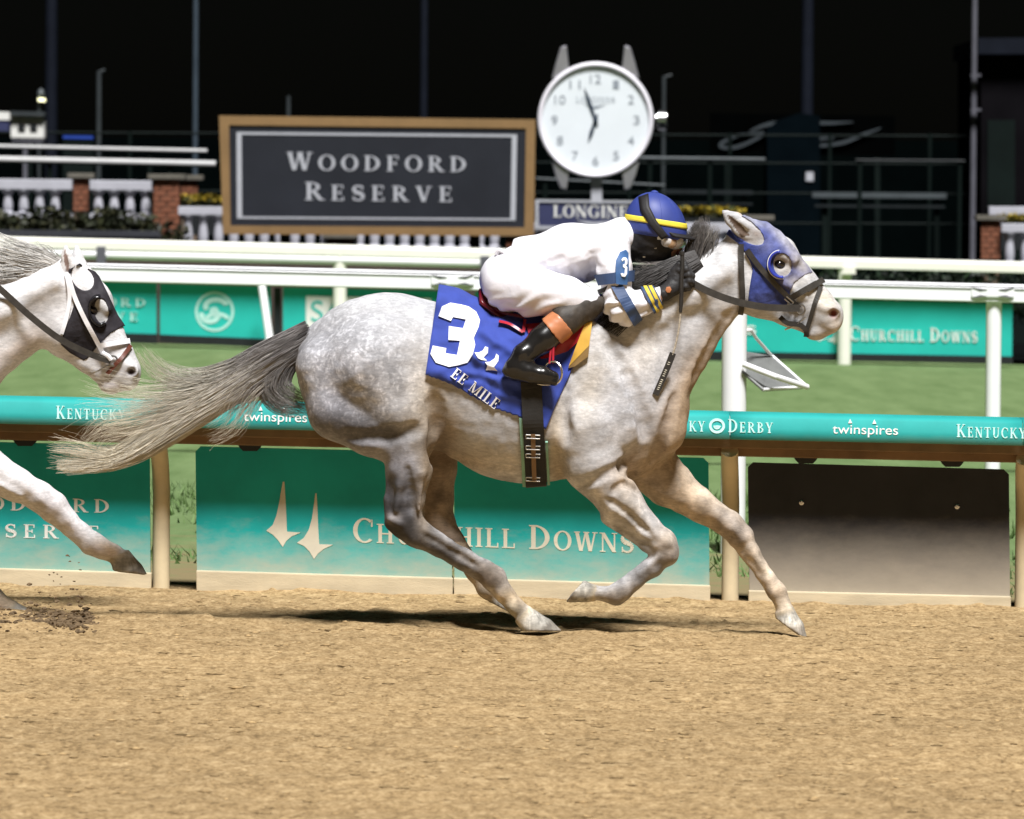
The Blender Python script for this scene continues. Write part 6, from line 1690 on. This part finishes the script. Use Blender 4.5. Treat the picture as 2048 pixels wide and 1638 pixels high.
em = _ring(429, 623, 39, 40, 34, 35) + _ring(432, 612, 26, 18, 16, 8, 150, 350) + _ring(420, 628, 22, 20, 12, 10, 10, 190) + _ring(434, 640, 26, 16, 18, 8, 190, 350) + _ring(428, 622, 9, 8, 1, 1)
lettering('emblem', em, YT, M['letter_pale'], b2, .006)
b3 = far_board([(566, 574), (905, 582), (905, 690), (566, 681)], [(565, 697), (906, 706)], 'teal board beyond the turf with a white lettered panel')
wp = MB().px([(612, 592), (862, 597), (862, 686), (612, 680)], YT - .012, .01).build('white_panel', M['letter'], b3)
font_text('lettering', 'SA', 622, 690, 643, 42, YT - .014, M['teal_clean'], wp, .003)
b4 = far_board([(950, 583), (1460, 594), (1460, 704), (950, 692)], [(949, 708), (1461, 722)], 'teal board beyond the turf hidden behind the galloping grey')
b5 = far_board([(1463, 594), (2025, 608), (2024, 714), (1463, 704)], [(1462, 718), (2026, 728)], 'teal board beyond the turf with one long white name')
lettering('lettering', text_polys('CHURCHILL DOWNS', 1700, 1955, 681, 685, 28, .78, .1), YT, M['letter'], b5)
s5 = [(1640 + (x - 567) * .5, 668 + (y - 1093) * .22 + 14) for x, y in sp1]; s6 = [(1640 + (x - 567) * .5, 668 + (y - 1093) * .22 + 14) for x, y in sp2]
for q in (s5, s6): MB().px(q, YT - .006, .005).build('emblem', M['letter'], b5)
font_text('lettering', 's', 1490, 1512, 668, 26, YT - .012, M['letter'], b5, .004)
for u in (548, 1500):
    MB().px([(u, 575), (u + 14, 575), (u + 14, 700), (u, 700)], YT + .06, .06).build('board_stake' if False else 'stake', M['dark'], b3 if u < 900 else b5)
# ------------------------------------------------------------------ infield terrace far behind
def ground_px(Y, u): return HZ + F * CH / Y + (u - 1024) * 0.0245
def solid(name, pts, Y, d, m, parent, bevel=0): return MB().px(pts, Y, d).build(name, m, parent, bevel=bevel)
# low wall and hedge right behind the boards
w = empty('garden_wall', P(500, 700, 71.5), 'low brown wall behind the far rail below the terrace', 'wall')
solid('wall', [(-500, 486), (1000, 512), (1000, 720), (-500, 690)], 71.5, .3, M['brown_wall'], w)
solid('coping', [(-500, 480), (1002, 506), (1002, 513), (-500, 487)], 71.45, .4, M['stone'], w)

def leaf_mass(name, blobs, Y, m, n, size, seed, label, cat, parent=None, kind=None, flat=.5, cols=None):
    """many leaf-sized faces through the volume of blobs (u,v,ru,rv px)"""
    rg = np.random.default_rng(seed); VV = []; CC = []
    A = np.array([b_[2] * b_[3] for b_ in blobs], float); pick = rg.choice(len(blobs), n, p=A / A.sum())
    for i in pick:
        u, v, ru, rv = blobs[i]
        d = rg.standard_normal(3); d /= np.linalg.norm(d); r = rg.random() ** .45
        c = P(u + d[0] * ru * r, v + d[1] * rv * r, Y + d[2] * r * ru * Y / F * flat)
        a = rg.standard_normal(3); a /= np.linalg.norm(a); e = np.cross(a, rg.standard_normal(3)); e /= np.linalg.norm(e)
        s = size * (.6 + .8 * rg.random())
        VV += [c - a * s, c + e * s * .5, c + a * s, c - e * s * .5]
        if cols is not None: CC += [np.array(cols[rg.integers(len(cols))]) * (.6 + .8 * rg.random())] * 4
    V = np.array(VV); Q = np.arange(len(V)).reshape(-1, 4)
    o = mesh(name, V, Q, m, parent, col=np.array(CC) if cols is not None else None)
    if parent is None: tag(o, label, cat, kind=kind)
    return o
def shrub(name, blobs, Y, m, n, size, seed, label, cols=None, base=None):
    e = empty(name, P(np.mean([b_[0] for b_ in blobs]), base, Y), label, 'shrub')
    leaf_mass('foliage', blobs, Y, m, n, size, seed, None, None, e, cols=cols)
    for i in range(5):
        bb = blobs[i * len(blobs) // 5]
        MB().tube([P(bb[0], base, Y), P(bb[0] + 4, (bb[1] + base) / 2, Y), P(bb[0] - 3, bb[1], Y)], [.03, .02, .01], 6).build('stem', M['brown_beam'], e)
    return e
M['leaf_col'] = mat('mixed_leaf', (1, 1, 1), .6, .2, 10, attr=True)
shrub('hedge', [(u, 462 + 22 * 0 + 0.02 * u, 60, 30) for u in range(-80, 330, 40)] + [(u, 440 + 8 * math.sin(u * .05), 26, 22) for u in range(-60, 310, 22)], 77.0, M['leaf_col'], 2600, .06, 3, 'long dark hedge in front of the raised white balustrade', cols=[(.02, .024, .008), (.035, .035, .012), (.012, .016, .006)], base=560)
lg = empty('ledge', P(160, 480, 76.0), 'dark grey stone ledge running below the hedge', 'ledge')
solid('slab', [(-300, 458), (312, 462), (318, 474), (-300, 470)], 75.6, .6, M['grey_ledge'], lg)
solid('riser', [(-300, 470), (316, 474), (316, 720), (-300, 700)], 75.7, .45, M['grey_ledge'], lg)
hd = shrub('hedge', [(u, 600, 60, 48) for u in range(1360, 2300, 42)] + [(u, 556, 30, 20) for u in range(1350, 2300, 24)], 70.6, M['leaf_col'], 3600, .055, 4, 'low dark green hedge behind the far rail on the clear side', cols=[(.008, .018, .008), (.012, .026, .01), (.006, .012, .006)], base=720)

# brick piers, every brick a piece
brick_me = {}
def brick_mesh(wd, hg, dp):
    key = (round(wd, 4), round(hg, 4), round(dp, 4))
    if key not in brick_me:
        bm = bmesh.new(); bmesh.ops.create_cube(bm, size=1.0); bmesh.ops.scale(bm, vec=(wd, dp, hg), verts=bm.verts)
        bmesh.ops.bevel(bm, geom=bm.edges[:], offset=.004, segments=1, affect='EDGES')
        me = bpy.data.meshes.new('brick'); bm.to_mesh(me); bm.free(); me.materials.append(M['brick']); brick_me[key] = me
    return brick_me[key]
def pier(u0, u1, v0, vb, Y, label, bottom=None, seed=0):
    """brick pier; v0 top of cap, built of bricks down to row vb then plain core to the ground"""
    a, b_ = P(u0, v0, Y), P(u1, v0, Y); wd = b_[0] - a[0]; x = (a[0] + b_[0]) / 2
    ztop = a[2]; zb = P(u0, vb, Y)[2]; g = gz(x)
    e = empty('brick_pier', (x, Y + wd / 2, g), label, 'pier')
    MB().box((x, Y + wd / 2, ztop - .035), (wd + .14, wd + .14, .07)).build('cap', M['stone'], e, bevel=.008)
    MB().box((x, Y + wd / 2, (ztop - .07 + g) / 2), (wd - .03, wd - .03, ztop - .07 - g)).build('core', M['mortar'], e)
    h = .065; step = .075; nz_ = int((ztop - .075 - zb) / step); rr = random.Random(seed)
    nb = max(2, round(wd / .2)); bw = wd / nb
    for r in range(nz_):
        z = ztop - .075 - step * (r + .5); off = .5 * bw if r % 2 else 0
        spans = []
        xx = x - wd / 2 - (bw / 2 if r % 2 else 0)
        while xx < x + wd / 2 - 1e-4:
            l, rgt = max(xx, x - wd / 2), min(xx + bw, x + wd / 2); spans.append((l, rgt)); xx += bw
        for l, rgt in spans:
            o = bpy.data.objects.new('brick', brick_mesh(rgt - l - .012, h, .1)); COL.objects.link(o); o.parent = e
            o.matrix_parent_inverse = Matrix.Translation(-e.location)
            o.location = ((l + rgt) / 2, Y + .04 + rr.uniform(-.004, .004), z)
    return e
pier(306, 360, 348, 470, 78.2, 'tall brick pier with stone cap at the end of the raised balustrade', seed=1)
pier(362, 396, 350, 420, 80.5, 'shaded brick pier just behind the tall one by the gold framed sign', seed=2)
pier(146, 178, 346, 430, 79.0, 'narrow brick pier between two raised balustrade sections above the hedge', seed=3)
pier(655, 705, 466, 494, 77.6, 'brick pier seen under the middle of the gold framed sign', seed=4)
pier(1012, 1050, 462, 500, 77.6, 'brick pier under the corner of the gold framed sign by the jockey', seed=7)
pier(1500, 1538, 430, 490, 78.0, 'brick pier with wide stone cap behind the horse ears', seed=5)
pier(1962, 2002, 430, 524, 78.0, 'brick pier beside the low white balustrade at the dark building', seed=6)

def balustrade(us, ue, v0, v1, v2, Y, spacing, label, slope=.012, first=None, foot=None):
    """v0..v1 top rail rows, v2 foot row of balusters"""
    g = gz(P((us + ue) / 2, v0, Y)[0])
    e = empty('balustrade', P((us + ue) / 2, v2, Y), label, 'balustrade')
    sl = lambda u: (u - us) * slope
    solid('handrail', [(us, v0), (ue, v0 + sl(ue)), (ue, v1 + sl(ue)), (us, v1)], Y, .2, M['baluster'], e, bevel=.012)
    k = Y / F
    u = us + (first or spacing * .5)
    prot = None
    hgt = (v2 - v1) * k
    while u < ue - 4:
        c = P(u, v2 + sl(u), Y + .1)
        if prot is None:
            b_ = MB().lathe(c, [(.078, 0), (.078, .06 * hgt), (.052, .10 * hgt), (.062, .2 * hgt), (.066, .35 * hgt), (.056, .6 * hgt), (.050, .74 * hgt), (.062, .82 * hgt), (.085, .92 * hgt), (.10, .97 * hgt), (.10, 1.03 * hgt)], 14)
            prot = b_.build('baluster', M['baluster'], e, smooth=True); pc = c
        else:
            o = prot.copy(); COL.objects.link(o); o.parent = e; o.matrix_parent_inverse = Matrix.Translation(-e.location); o.location = Vector(c - pc)
        u += spacing
    f = [(us, v2 - 1), (ue, v2 - 1 + sl(ue)), (ue, v2 + 9 + sl(ue)), (us, v2 + 9)]
    solid('plinth', f, Y, .22, M['baluster'], e, bevel=.01)
    vg = ground_px(Y, us)
    solid('base', [(us, v2 + 8), (ue, v2 + 8 + sl(ue)), (ue, vg), (us, vg)], Y + .03, .18, M['dark_green'], e)
    return e
balustrade(-120, 144, 356, 377, 425, 78.8, 31.5, 'raised white balustrade run reaching the narrow brick pier', first=10)
balustrade(179, 303, 360, 380, 428, 78.8, 31.5, 'raised white balustrade run between the two brick piers', first=18)
balustrade(356, 655, 413, 430, 492, 77.8, 30.5, 'low white balustrade running behind the gold framed sign', slope=.005, first=20)
balustrade(705, 1012, 415, 432, 494, 77.8, 30.0, 'low white balustrade between the two piers under the sign', slope=.005, first=14)
balustrade(1052, 1500, 444, 462, 506, 77.8, 31, 'low white balustrade passing behind the jockey and horse head', slope=.005, first=14)
balustrade(2003, 2240, 447, 465, 528, 77.8, 32, 'low white balustrade beside the dark building', slope=.005, first=16)
balustrade(1978, 2240, 413, 430, 440, 80.0, 60, 'upper white balustrade rail behind the yellow flowers by the dark building', slope=.003)

YL_ = [(.28, .2, .012), (.34, .25, .02), (.2, .15, .01), (.05, .06, .015)]
def flowers(u0, u1, v, ru, Y, seed, label, base):
    e = empty('flower_bed', P((u0 + u1) / 2, base, Y), label, 'flowers')
    leaf_mass('blossom', [(u, v, ru, 7) for u in np.arange(u0, u1, ru * .7)], Y, M['leaf_col'], 420, .045, seed, None, None, e, cols=YL_)
    leaf_mass('foliage', [(u, v + 12, ru, 9) for u in np.arange(u0, u1, ru * .7)], Y, M['leaf_col'], 420, .05, seed + 1, None, None, e, cols=[(.012, .014, .004), (.03, .03, .006)])
    solid('planter', [(u0 - 4, v + 16), (u1 + 4, v + 16), (u1 + 4, base), (u0 - 4, base)], Y - .1, .5, M['dark'], e)
flowers(376, 440, 397, 20, 79.5, 31, 'yellow flowers above the low balustrade by the gold framed sign', 470)
flowers(1362, 1482, 420, 22, 79.4, 33, 'yellow flowers above the balustrade behind the horse mane', 480)
flowers(2006, 2110, 436, 22, 79.2, 35, 'yellow flowers above the balustrade by the dark building', 500)

# ------------------------------------------------------------------ gold framed sign
YS = 75.0
sg = empty('billboard', P(755, 700, YS), 'large slate sign in a gold frame lettered in pale capitals', 'sign')
O = [(438, 231), (1071, 239), (1068, 472), (446, 468)]; I_ = [(458, 250), (1052, 257), (1049, 455), (461, 451)]
solid('panel', I_, YS + .02, .08, M['slate'], sg)
for i in range(4):
    j = (i + 1) % 4
    solid('frame', [O[i], O[j], I_[j], I_[i]], YS, .12, M['gold'], sg)
K = [(473, 264), (1034, 269), (1031, 441), (474, 437)]; k2 = [(483, 269), (1024, 274), (1021, 437), (484, 433)]
for i in range(4):
    j = (i + 1) % 4
    solid('inner_line', [K[i], K[j], k2[j], k2[i]], YS + .012, .01, M['letter_grey'], sg)
lettering('lettering', text_polys('WOODFORD', 573, 934, 340, 344, 36, .86, .22), YS + .02, M['letter_grey'], sg, .008)
lettering('lettering', text_polys('RESERVE', 609, 906, 400, 404, 36, .86, .26), YS + .02, M['letter_grey'], sg, .008)
for u in (560, 940):
    solid('leg', [(u, 468), (u + 20, 468), (u + 20, ground_px(YS, u)), (u, ground_px(YS, u))], YS + .13, .1, M['dark'], sg)

# ------------------------------------------------------------------ giant watch on its post
YW = 76.5; kW = YW / F
wc = empty('watch_clock', P(1192, 700, YW), 'giant steel wristwatch clock on a post beside the gold framed sign', 'clock')
cu, cv = 1191, 240
M['ink_pale'] = mat('pale_ink', (.42, .46, .5), .5)
M['lug'] = mat('polished_lug', (.55, .54, .6), .3, .1, 3, metal=.75)
C0 = P(cu, cv, YW)
R = 116 * kW
MB().lathe(C0 + np.array((0, .16, 0)), [(R * .9, 0), (R, .03), (R, .13), (R * .985, .17), (R * .93, .19), (R * .90, .165)], 64, axis=(0, -1, 0)).build('case', M['steel'], wc, smooth=True)
rim = [];
M['bezel'] = mat('bright_bezel', (.80, .78, .84), .35, .03, 4)
a = np.linspace(0, 2 * math.pi, 65)
MB().tube([C0 + np.array((R * .955 * math.cos(x), -.03, R * .955 * math.sin(x))) for x in a], R * .045, 10, caps=False).build('bezel', M['bezel'], wc, smooth=True)
MB().lathe(C0 + np.array((0, 0.0, 0)), [(R * .93, 0), (R * .93, .015)], 64, axis=(0, -1, 0)).build('dial', M['dial'], wc)
for sx in (-1, 1):
    for sy, tip in ((-1, 150), (1, 140)):
        pts = [(cu + sx * 52, cv + sy * 96), (cu + sx * 88, cv + sy * 82), (cu + sx * 80, cv + sy * 112), (cu + sx * 70, cv + sy * (tip - 4)), (cu + sx * 58, cv + sy * tip), (cu + sx * 55, cv + sy * 120)]
        solid('lug', pts, YW - .02, .2, M['lug'], wc, bevel=.02)
cr = P(1312, 240, YW + .02)
MB().lathe(cr, [(.10, 0), (.10, .02), (.135, .03), (.135, .13), (.11, .15)], 18, axis=(1, 0, 0)).build('crown', M['steel'], wc, smooth=True)
for hnum in range(1, 13):
    an = math.radians(hnum * 30); rr_ = 82
    u, v = cu + rr_ * math.sin(an), cv - rr_ * math.cos(an)
    w_ = 22 if hnum >= 10 else 12
    font_text('numeral', str(hnum), u - w_ / 2, u + w_ / 2, v + 9, 18, YW - .018, M['ink'], wc, .003)
lettering('lettering', text_polys('LONGINES', 1152, 1230, 205, 205, 11, 1, .1), YW - .016, M['ink_pale'], wc, .004)
solid('winged_mark', [(1168, 209), (1190, 212), (1212, 209), (1196, 216), (1191, 218), (1186, 216)], YW - .02, .004, M['ink'], wc)
def hand(an, L, w_, name):
    an = math.radians(an); d = (math.sin(an), -math.cos(an)); n = (-d[1], d[0])
    p = [(cu - d[0] * 12 - n[0] * 2, cv - d[1] * 12 - n[1] * 2), (cu + d[0] * L * .6 - n[0] * w_, cv + d[1] * L * .6 - n[1] * w_), (cu + d[0] * L, cv + d[1] * L), (cu + d[0] * L * .6 + n[0] * w_, cv + d[1] * L * .6 + n[1] * w_), (cu - d[0] * 12 + n[0] * 2, cv - d[1] * 12 + n[1] * 2)]
    solid(name, p, YW - .03 - .004 * (L > 60), .004, M['ink_dark'], wc)
hand(-19, 70, 3.6, 'minute_hand'); hand(198, 48, 4.0, 'hour_hand')
MB().lathe(C0 + np.array((0, -.03, 0)), [(5 * kW, 0), (5 * kW, .02), (2 * kW, .025)], 14, axis=(0, -1, 0)).build('hub', M['ink_dark'], wc)
solid('post', [(1182, 350), (1204, 350), (1206, 700), (1182, 700)], YW + .05, .12, M['letter_grey'], wc, bevel=.01)
lb = empty('name_board', P(1190, 700, YW - .5), 'navy board with white capitals below the giant watch', 'sign')
solid('panel', [(1078, 405), (1305, 408), (1304, 454), (1078, 451)], YW - .42, .04, M['navy'], lb)
LO = [(1071, 399), (1312, 402), (1311, 460), (1071, 457)]; LI = [(1077, 404), (1306, 407), (1305, 455), (1077, 452)]
for i in range(4): solid('frame', [LO[i], LO[(i + 1) % 4], LI[(i + 1) % 4], LI[i]], YW - .44, .06, M['letter_grey'], lb)
lettering('lettering', text_polys('LONGINES', 1106, 1276, 434, 436, 24, 1, .06), YW - .42, M['letter'], lb, .008)
solid('winged_mark', [(1150, 440), (1190, 444), (1232, 441), (1200, 450), (1190, 452), (1180, 450)], YW - .428, .006, M['letter_grey'], lb)
for u in (1110, 1270): solid('leg', [(u, 458), (u + 8, 458), (u + 8, 690), (u, 690)], YW - .40, .05, M['dark'], lb)

# ------------------------------------------------------------------ dark infield behind: poles, fences, building, darkened in colour to stay unlit
M['pole_blue'] = mat('blue_grey_pole', (.045, .062, .08), .5, .2, 3, spec=.2)
def pole(u, w_, v0, Y, m, label, arm=None, lean=0):
    k = Y / F; p = P(u, v0, Y); g = gz(np.clip(P(u, 600, Y)[0], -40, 40))
    e = empty('light_pole', (p[0], Y, g), label, 'pole')
    MB().tube([(p[0], Y, g), (p[0] + lean * .5, Y, (g + p[2]) / 2), (p[0] + lean, Y, p[2])], [w_ * k * .52, w_ * k * .48, w_ * k * .42], 14).build('shaft', m, e, smooth=True)
    MB().lathe((p[0], Y, g), [(w_ * k, 0), (w_ * k, .25), (w_ * k * .6, .3)], 12).build('foot', m, e)
    if arm: MB().tube([P(u, v0 + 3, Y), P(u + arm, v0 - 2, Y)], w_ * k * .3, 8).build('arm', m, e, smooth=True)
    return e
pole(104, 26, -260, 118, M['dark_blue'], 'very wide dark light pole rising above the small white scoreboard')
pole(393, 11, -240, 112, M['pole_blue'], 'thin blue grey light pole behind the ends of the white fence rails')
pole(198, 11, 142, 100, M['pole_grey'], 'short grey pole with a small arm by the blue strip', 12)
pole(577, 9, 192, 105, M['pole_grey'], 'pole top just showing above the gold framed sign')
pole(850, 16, -200, 130, M['dark_blue'], 'faint dark pole behind the gold framed sign')
pole(1328, 9, 152, 100, M['pole_grey'], 'thin grey pole with short arm next to the watch crown', 16)
pole(1618, 26, -260, 104, M['dark_blue'], 'wide dark pole standing in the dark green cabinet')
lp = pole(1952, 12, -240, 92, M['pole_lit'], 'pale galvanised pole in front of the dark building')
for v in (150, 219): MB().px([(1942, v - 2), (1962, v - 2), (1962, v + 3), (1942, v + 3)], 91.8, .1).build('clamp', M['pole_lit'], lp)

def fence_rail(u0, v0, u1, v1, th, Y, m, label, posts):
    e = empty('fence_rail', P((u0 + u1) / 2, ground_px(Y, (u0 + u1) / 2), Y), label, 'fence')
    MB().tube([P(u0, v0, Y), P(u1, v1, Y)], th * Y / F / 2, 10).build('rail', m, e, smooth=True)
    for u in posts:
        p = P(u, v0 + (v1 - v0) * (u - u0) / (u1 - u0), Y + .05)
        MB().tube([(p[0], p[1], gz(p[0])), tuple(p)], .04, 8).build('post', M['dark_green'], e)
    return e
fence_rail(-300, 286, 414, 302, 8, 90, M['fence_white'], 'upper cream fence rail ending short of the gold framed sign', (-160, 60, 300))
fence_rail(-300, 312, 431, 328, 13, 88, M['fence_white'], 'lower thicker white fence rail ending at the gold framed sign', (-120, 100, 340))
M['fence_grey'] = mat('grey_fence_rail', (.06, .072, .078), .5, .15, 3)
M['fence_dim'] = mat('dim_fence_rail', (.010, .014, .016), .5, .3, 3)
fence_rail(1072, 357, 1330, 371, 5, 90, M['fence_grey'], 'thin pale fence rail just below the giant watch', (1090, 1320))
fence_rail(1280, 316, 1530, 319, 7, 94, M['fence_grey'], 'grey fence rail reaching the dark green cabinet', (1300, 1420))
fence_rail(1712, 320, 1930, 322, 4, 94, M['fence_dim'], 'dim fence rail between the dark cabinet and the pale pole', (1720, 1920))
for (u0, u1, v, th, m, lb_) in ((1625, 1893, 384, 11, 'fence_grey', 'pale bench back slat beyond the fence right of the dark cabinet'), (1630, 1890, 409, 5, 'fence_dim', 'pale bench seat edge beyond the fence right of the dark cabinet'), (1330, 1505, 379, 8, 'fence_dim', 'dim slat beyond the fence between watch and dark cabinet'), (1330, 1505, 404, 4, 'fence_dim', 'dim lower slat beyond the fence between watch and dark cabinet')):
    e = empty('bench', P((u0 + u1) / 2, ground_px(97, (u0 + u1) / 2), 97), lb_, 'bench')
    solid('slat', [(u0, v), (u1, v + 2), (u1, v + 2 + th), (u0, v + th)], 97, .06, M[m], e)
    for u in (u0 + 20, u1 - 20): solid('leg', [(u, v + th), (u + 5, v + th), (u + 5, ground_px(97, u)), (u, ground_px(97, u))], 97.08, .06, M['dark_green'], e)
# tall mesh fence: posts and wires
mf = empty('mesh_fence', P(900, ground_px(98, 900), 98), 'tall dark green wire fence across the infield behind the signs', 'fence')
for u in range(-260, 2300, 200):
    p = P(u + 120, 262 + .003 * u, 98); MB().tube([(p[0], 98, gz(p[0])), tuple(p)], .035, 8).build('post', M['dark_green'], mf)
for v in (264, 320, 380, 440):
    MB().tube([P(-300, v, 98), P(2350, v + 10, 98)], .02, 6).build('wire', M['dark_green'], mf)
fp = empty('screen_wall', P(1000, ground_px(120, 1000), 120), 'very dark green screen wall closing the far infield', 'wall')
solid('panel', [(-400, 272), (2500, 284), (2500, 640), (-400, 620)], 120, .2, mat('unlit_screen_green', (.001, .002, .002), .8, .3, .6, spec=0.0), fp)
# cabinet at the foot of the wide dark pole
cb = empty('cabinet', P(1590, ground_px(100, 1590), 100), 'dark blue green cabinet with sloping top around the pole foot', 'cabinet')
M['cab'] = mat('unlit_cabinet_paint', (.002, .004, .0055), .7, .2, 2, spec=.0)
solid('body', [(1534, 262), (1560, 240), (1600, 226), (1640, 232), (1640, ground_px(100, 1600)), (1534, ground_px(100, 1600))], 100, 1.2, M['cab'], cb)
solid('sign_plate', [(1612, 344), (1627, 344), (1627, 362), (1612, 362)], 99.97, .02, M['letter_grey'], cb)
# dim script sign behind it
sc = empty('script_sign', P(1600, ground_px(112, 1600), 112), 'dim white script lettering sign in the dark beyond the cabinet', 'sign')
M['dim_script'] = mat('dim_script', (.035, .045, .052), .6, .15, 3)
def stroke(pts, wd, name='lettering'):
    c = resample(pts, 34); t = np.gradient(c, axis=0); t /= np.linalg.norm(t, axis=1)[:, None]; nn = np.stack([-t[:, 1], t[:, 0]], -1)
    ww = np.interp(np.linspace(0, 1, 34), np.linspace(0, 1, len(wd)), wd)[:, None] / 2
    A_, B2_ = c + nn * ww, c - nn * ww
    f = lambda X, y: P(X[:, 0], X[:, 1], y)
    V, Q = strip_solid(f(A_, 112.0), f(B2_, 112.0), f(A_, 112.06), f(B2_, 112.06)); mesh(name, V, Q, M['dim_script'], sc)
stroke([(1500, 262), (1540, 248), (1600, 243), (1650, 246), (1706, 244)], [3, 8, 6, 7, 2])
stroke([(1520, 272), (1480, 270), (1444, 286), (1446, 295), (1480, 292), (1530, 268), (1560, 248)], [2, 5, 7, 6, 7, 5, 3])
stroke([(1490, 268), (1530, 266), (1560, 268)], [2, 5, 2])
stroke([(1574, 278), (1560, 288), (1572, 292), (1586, 280), (1574, 277), (1600, 282)], [3, 6, 4, 6, 4, 3])
stroke([(1600, 292), (1612, 276), (1626, 274), (1640, 278)], [3, 6, 5, 3])
stroke([(1668, 276), (1640, 278), (1632, 290), (1656, 290), (1690, 284), (1724, 270), (1762, 256)], [3, 7, 6, 6, 7, 6, 2])
solid('panel', [(1420, 226), (1790, 232), (1790, 312), (1420, 308)], 112.08, .06, mat('sign_unlit', (.0008, .001, .001), .7, .2, 2, spec=0.0), sc)
for u in (1450, 1750): solid('leg', [(u, 308), (u + 10, 308), (u + 10, ground_px(112, u)), (u, ground_px(112, u))], 112.1, .1, M['dark_green'], sc)
# dark building on the right
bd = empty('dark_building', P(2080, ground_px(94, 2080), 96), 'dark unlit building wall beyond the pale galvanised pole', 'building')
M['bld'] = mat('unlit_wall', (.0055, .005, .006), .8, .25, 1, spec=0.0)
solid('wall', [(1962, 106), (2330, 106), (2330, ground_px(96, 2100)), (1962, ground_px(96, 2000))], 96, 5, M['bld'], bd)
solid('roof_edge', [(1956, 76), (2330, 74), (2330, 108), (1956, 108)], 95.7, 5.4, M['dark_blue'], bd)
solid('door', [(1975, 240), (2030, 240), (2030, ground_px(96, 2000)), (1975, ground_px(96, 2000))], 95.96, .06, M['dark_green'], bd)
# small white tote boxes on the left
tb = empty('tote_board', P(52, ground_px(95, 52), 95), 'small white scoreboard box with two dark windows behind the fence rails', 'scoreboard')
solid('case', [(22, 232), (88, 234), (88, 276), (22, 275)], 95, .4, M['letter'], tb)
solid('hood', [(21, 222), (89, 224), (89, 232), (21, 231)], 94.9, .5, M['pole_grey'], tb)
for u in (36, 60): solid('window', [(u, 247), (u + 14, 247), (u + 14, 262), (u, 262)], 94.98, .03, M['dark'], tb)
solid('lower_panel', [(24, 276), (87, 277), (87, 285), (24, 284)], 95.02, .3, M['pole_lit'], tb)
solid('stand', [(46, 284), (60, 284), (60, ground_px(95, 52)), (46, ground_px(95, 52))], 95.05, .12, M['pole_lit'], tb)
t2 = empty('tote_board', P(0, ground_px(95, 0), 95), 'second white scoreboard box beside the one with two windows', 'scoreboard')
solid('case', [(-50, 222), (19, 224), (19, 240), (-50, 239)], 95, .4, M['letter'], t2)
solid('screen', [(-50, 239), (19, 240), (19, 262), (-50, 261)], 95.02, .36, M['navy'], t2)
solid('stand', [(-20, 260), (-8, 260), (-8, ground_px(95, 0)), (-20, ground_px(95, 0))], 95.05, .12, M['pole_lit'], t2)
yl = empty('lamp', P(82, ground_px(103, 82), 103), 'small lit yellow lamp on a thin post above the scoreboard box', 'lamp')
MB().tube([(P(78, 500, 103)[0], 103, gz(P(78, 500, 103)[0])), tuple(P(78, 186, 103))], .03, 8).build('post', M['pole_grey'], yl)
MB().lathe(P(82, 193, 103), [(.05, 0), (.07, .04), (.05, .11), (.02, .14)], 12).build('hood', M['fence_grey'], yl, smooth=True)
solid('lens', [(76, 196), (90, 197), (90, 203), (76, 202)], 102.9, .08, M['lamp'], yl)
bs = empty('barrier', P(157, ground_px(99, 157), 99), 'bright blue strip barrier beside the short grey pole', 'barrier')
solid('strip', [(126, 271), (186, 272), (186, 278), (126, 277)], 99, .1, M['blue_strip'], bs)
solid('screen', [(126, 277), (186, 278), (186, ground_px(99, 157)), (126, ground_px(99, 157))], 99.02, .08, M['dark_green'], bs)
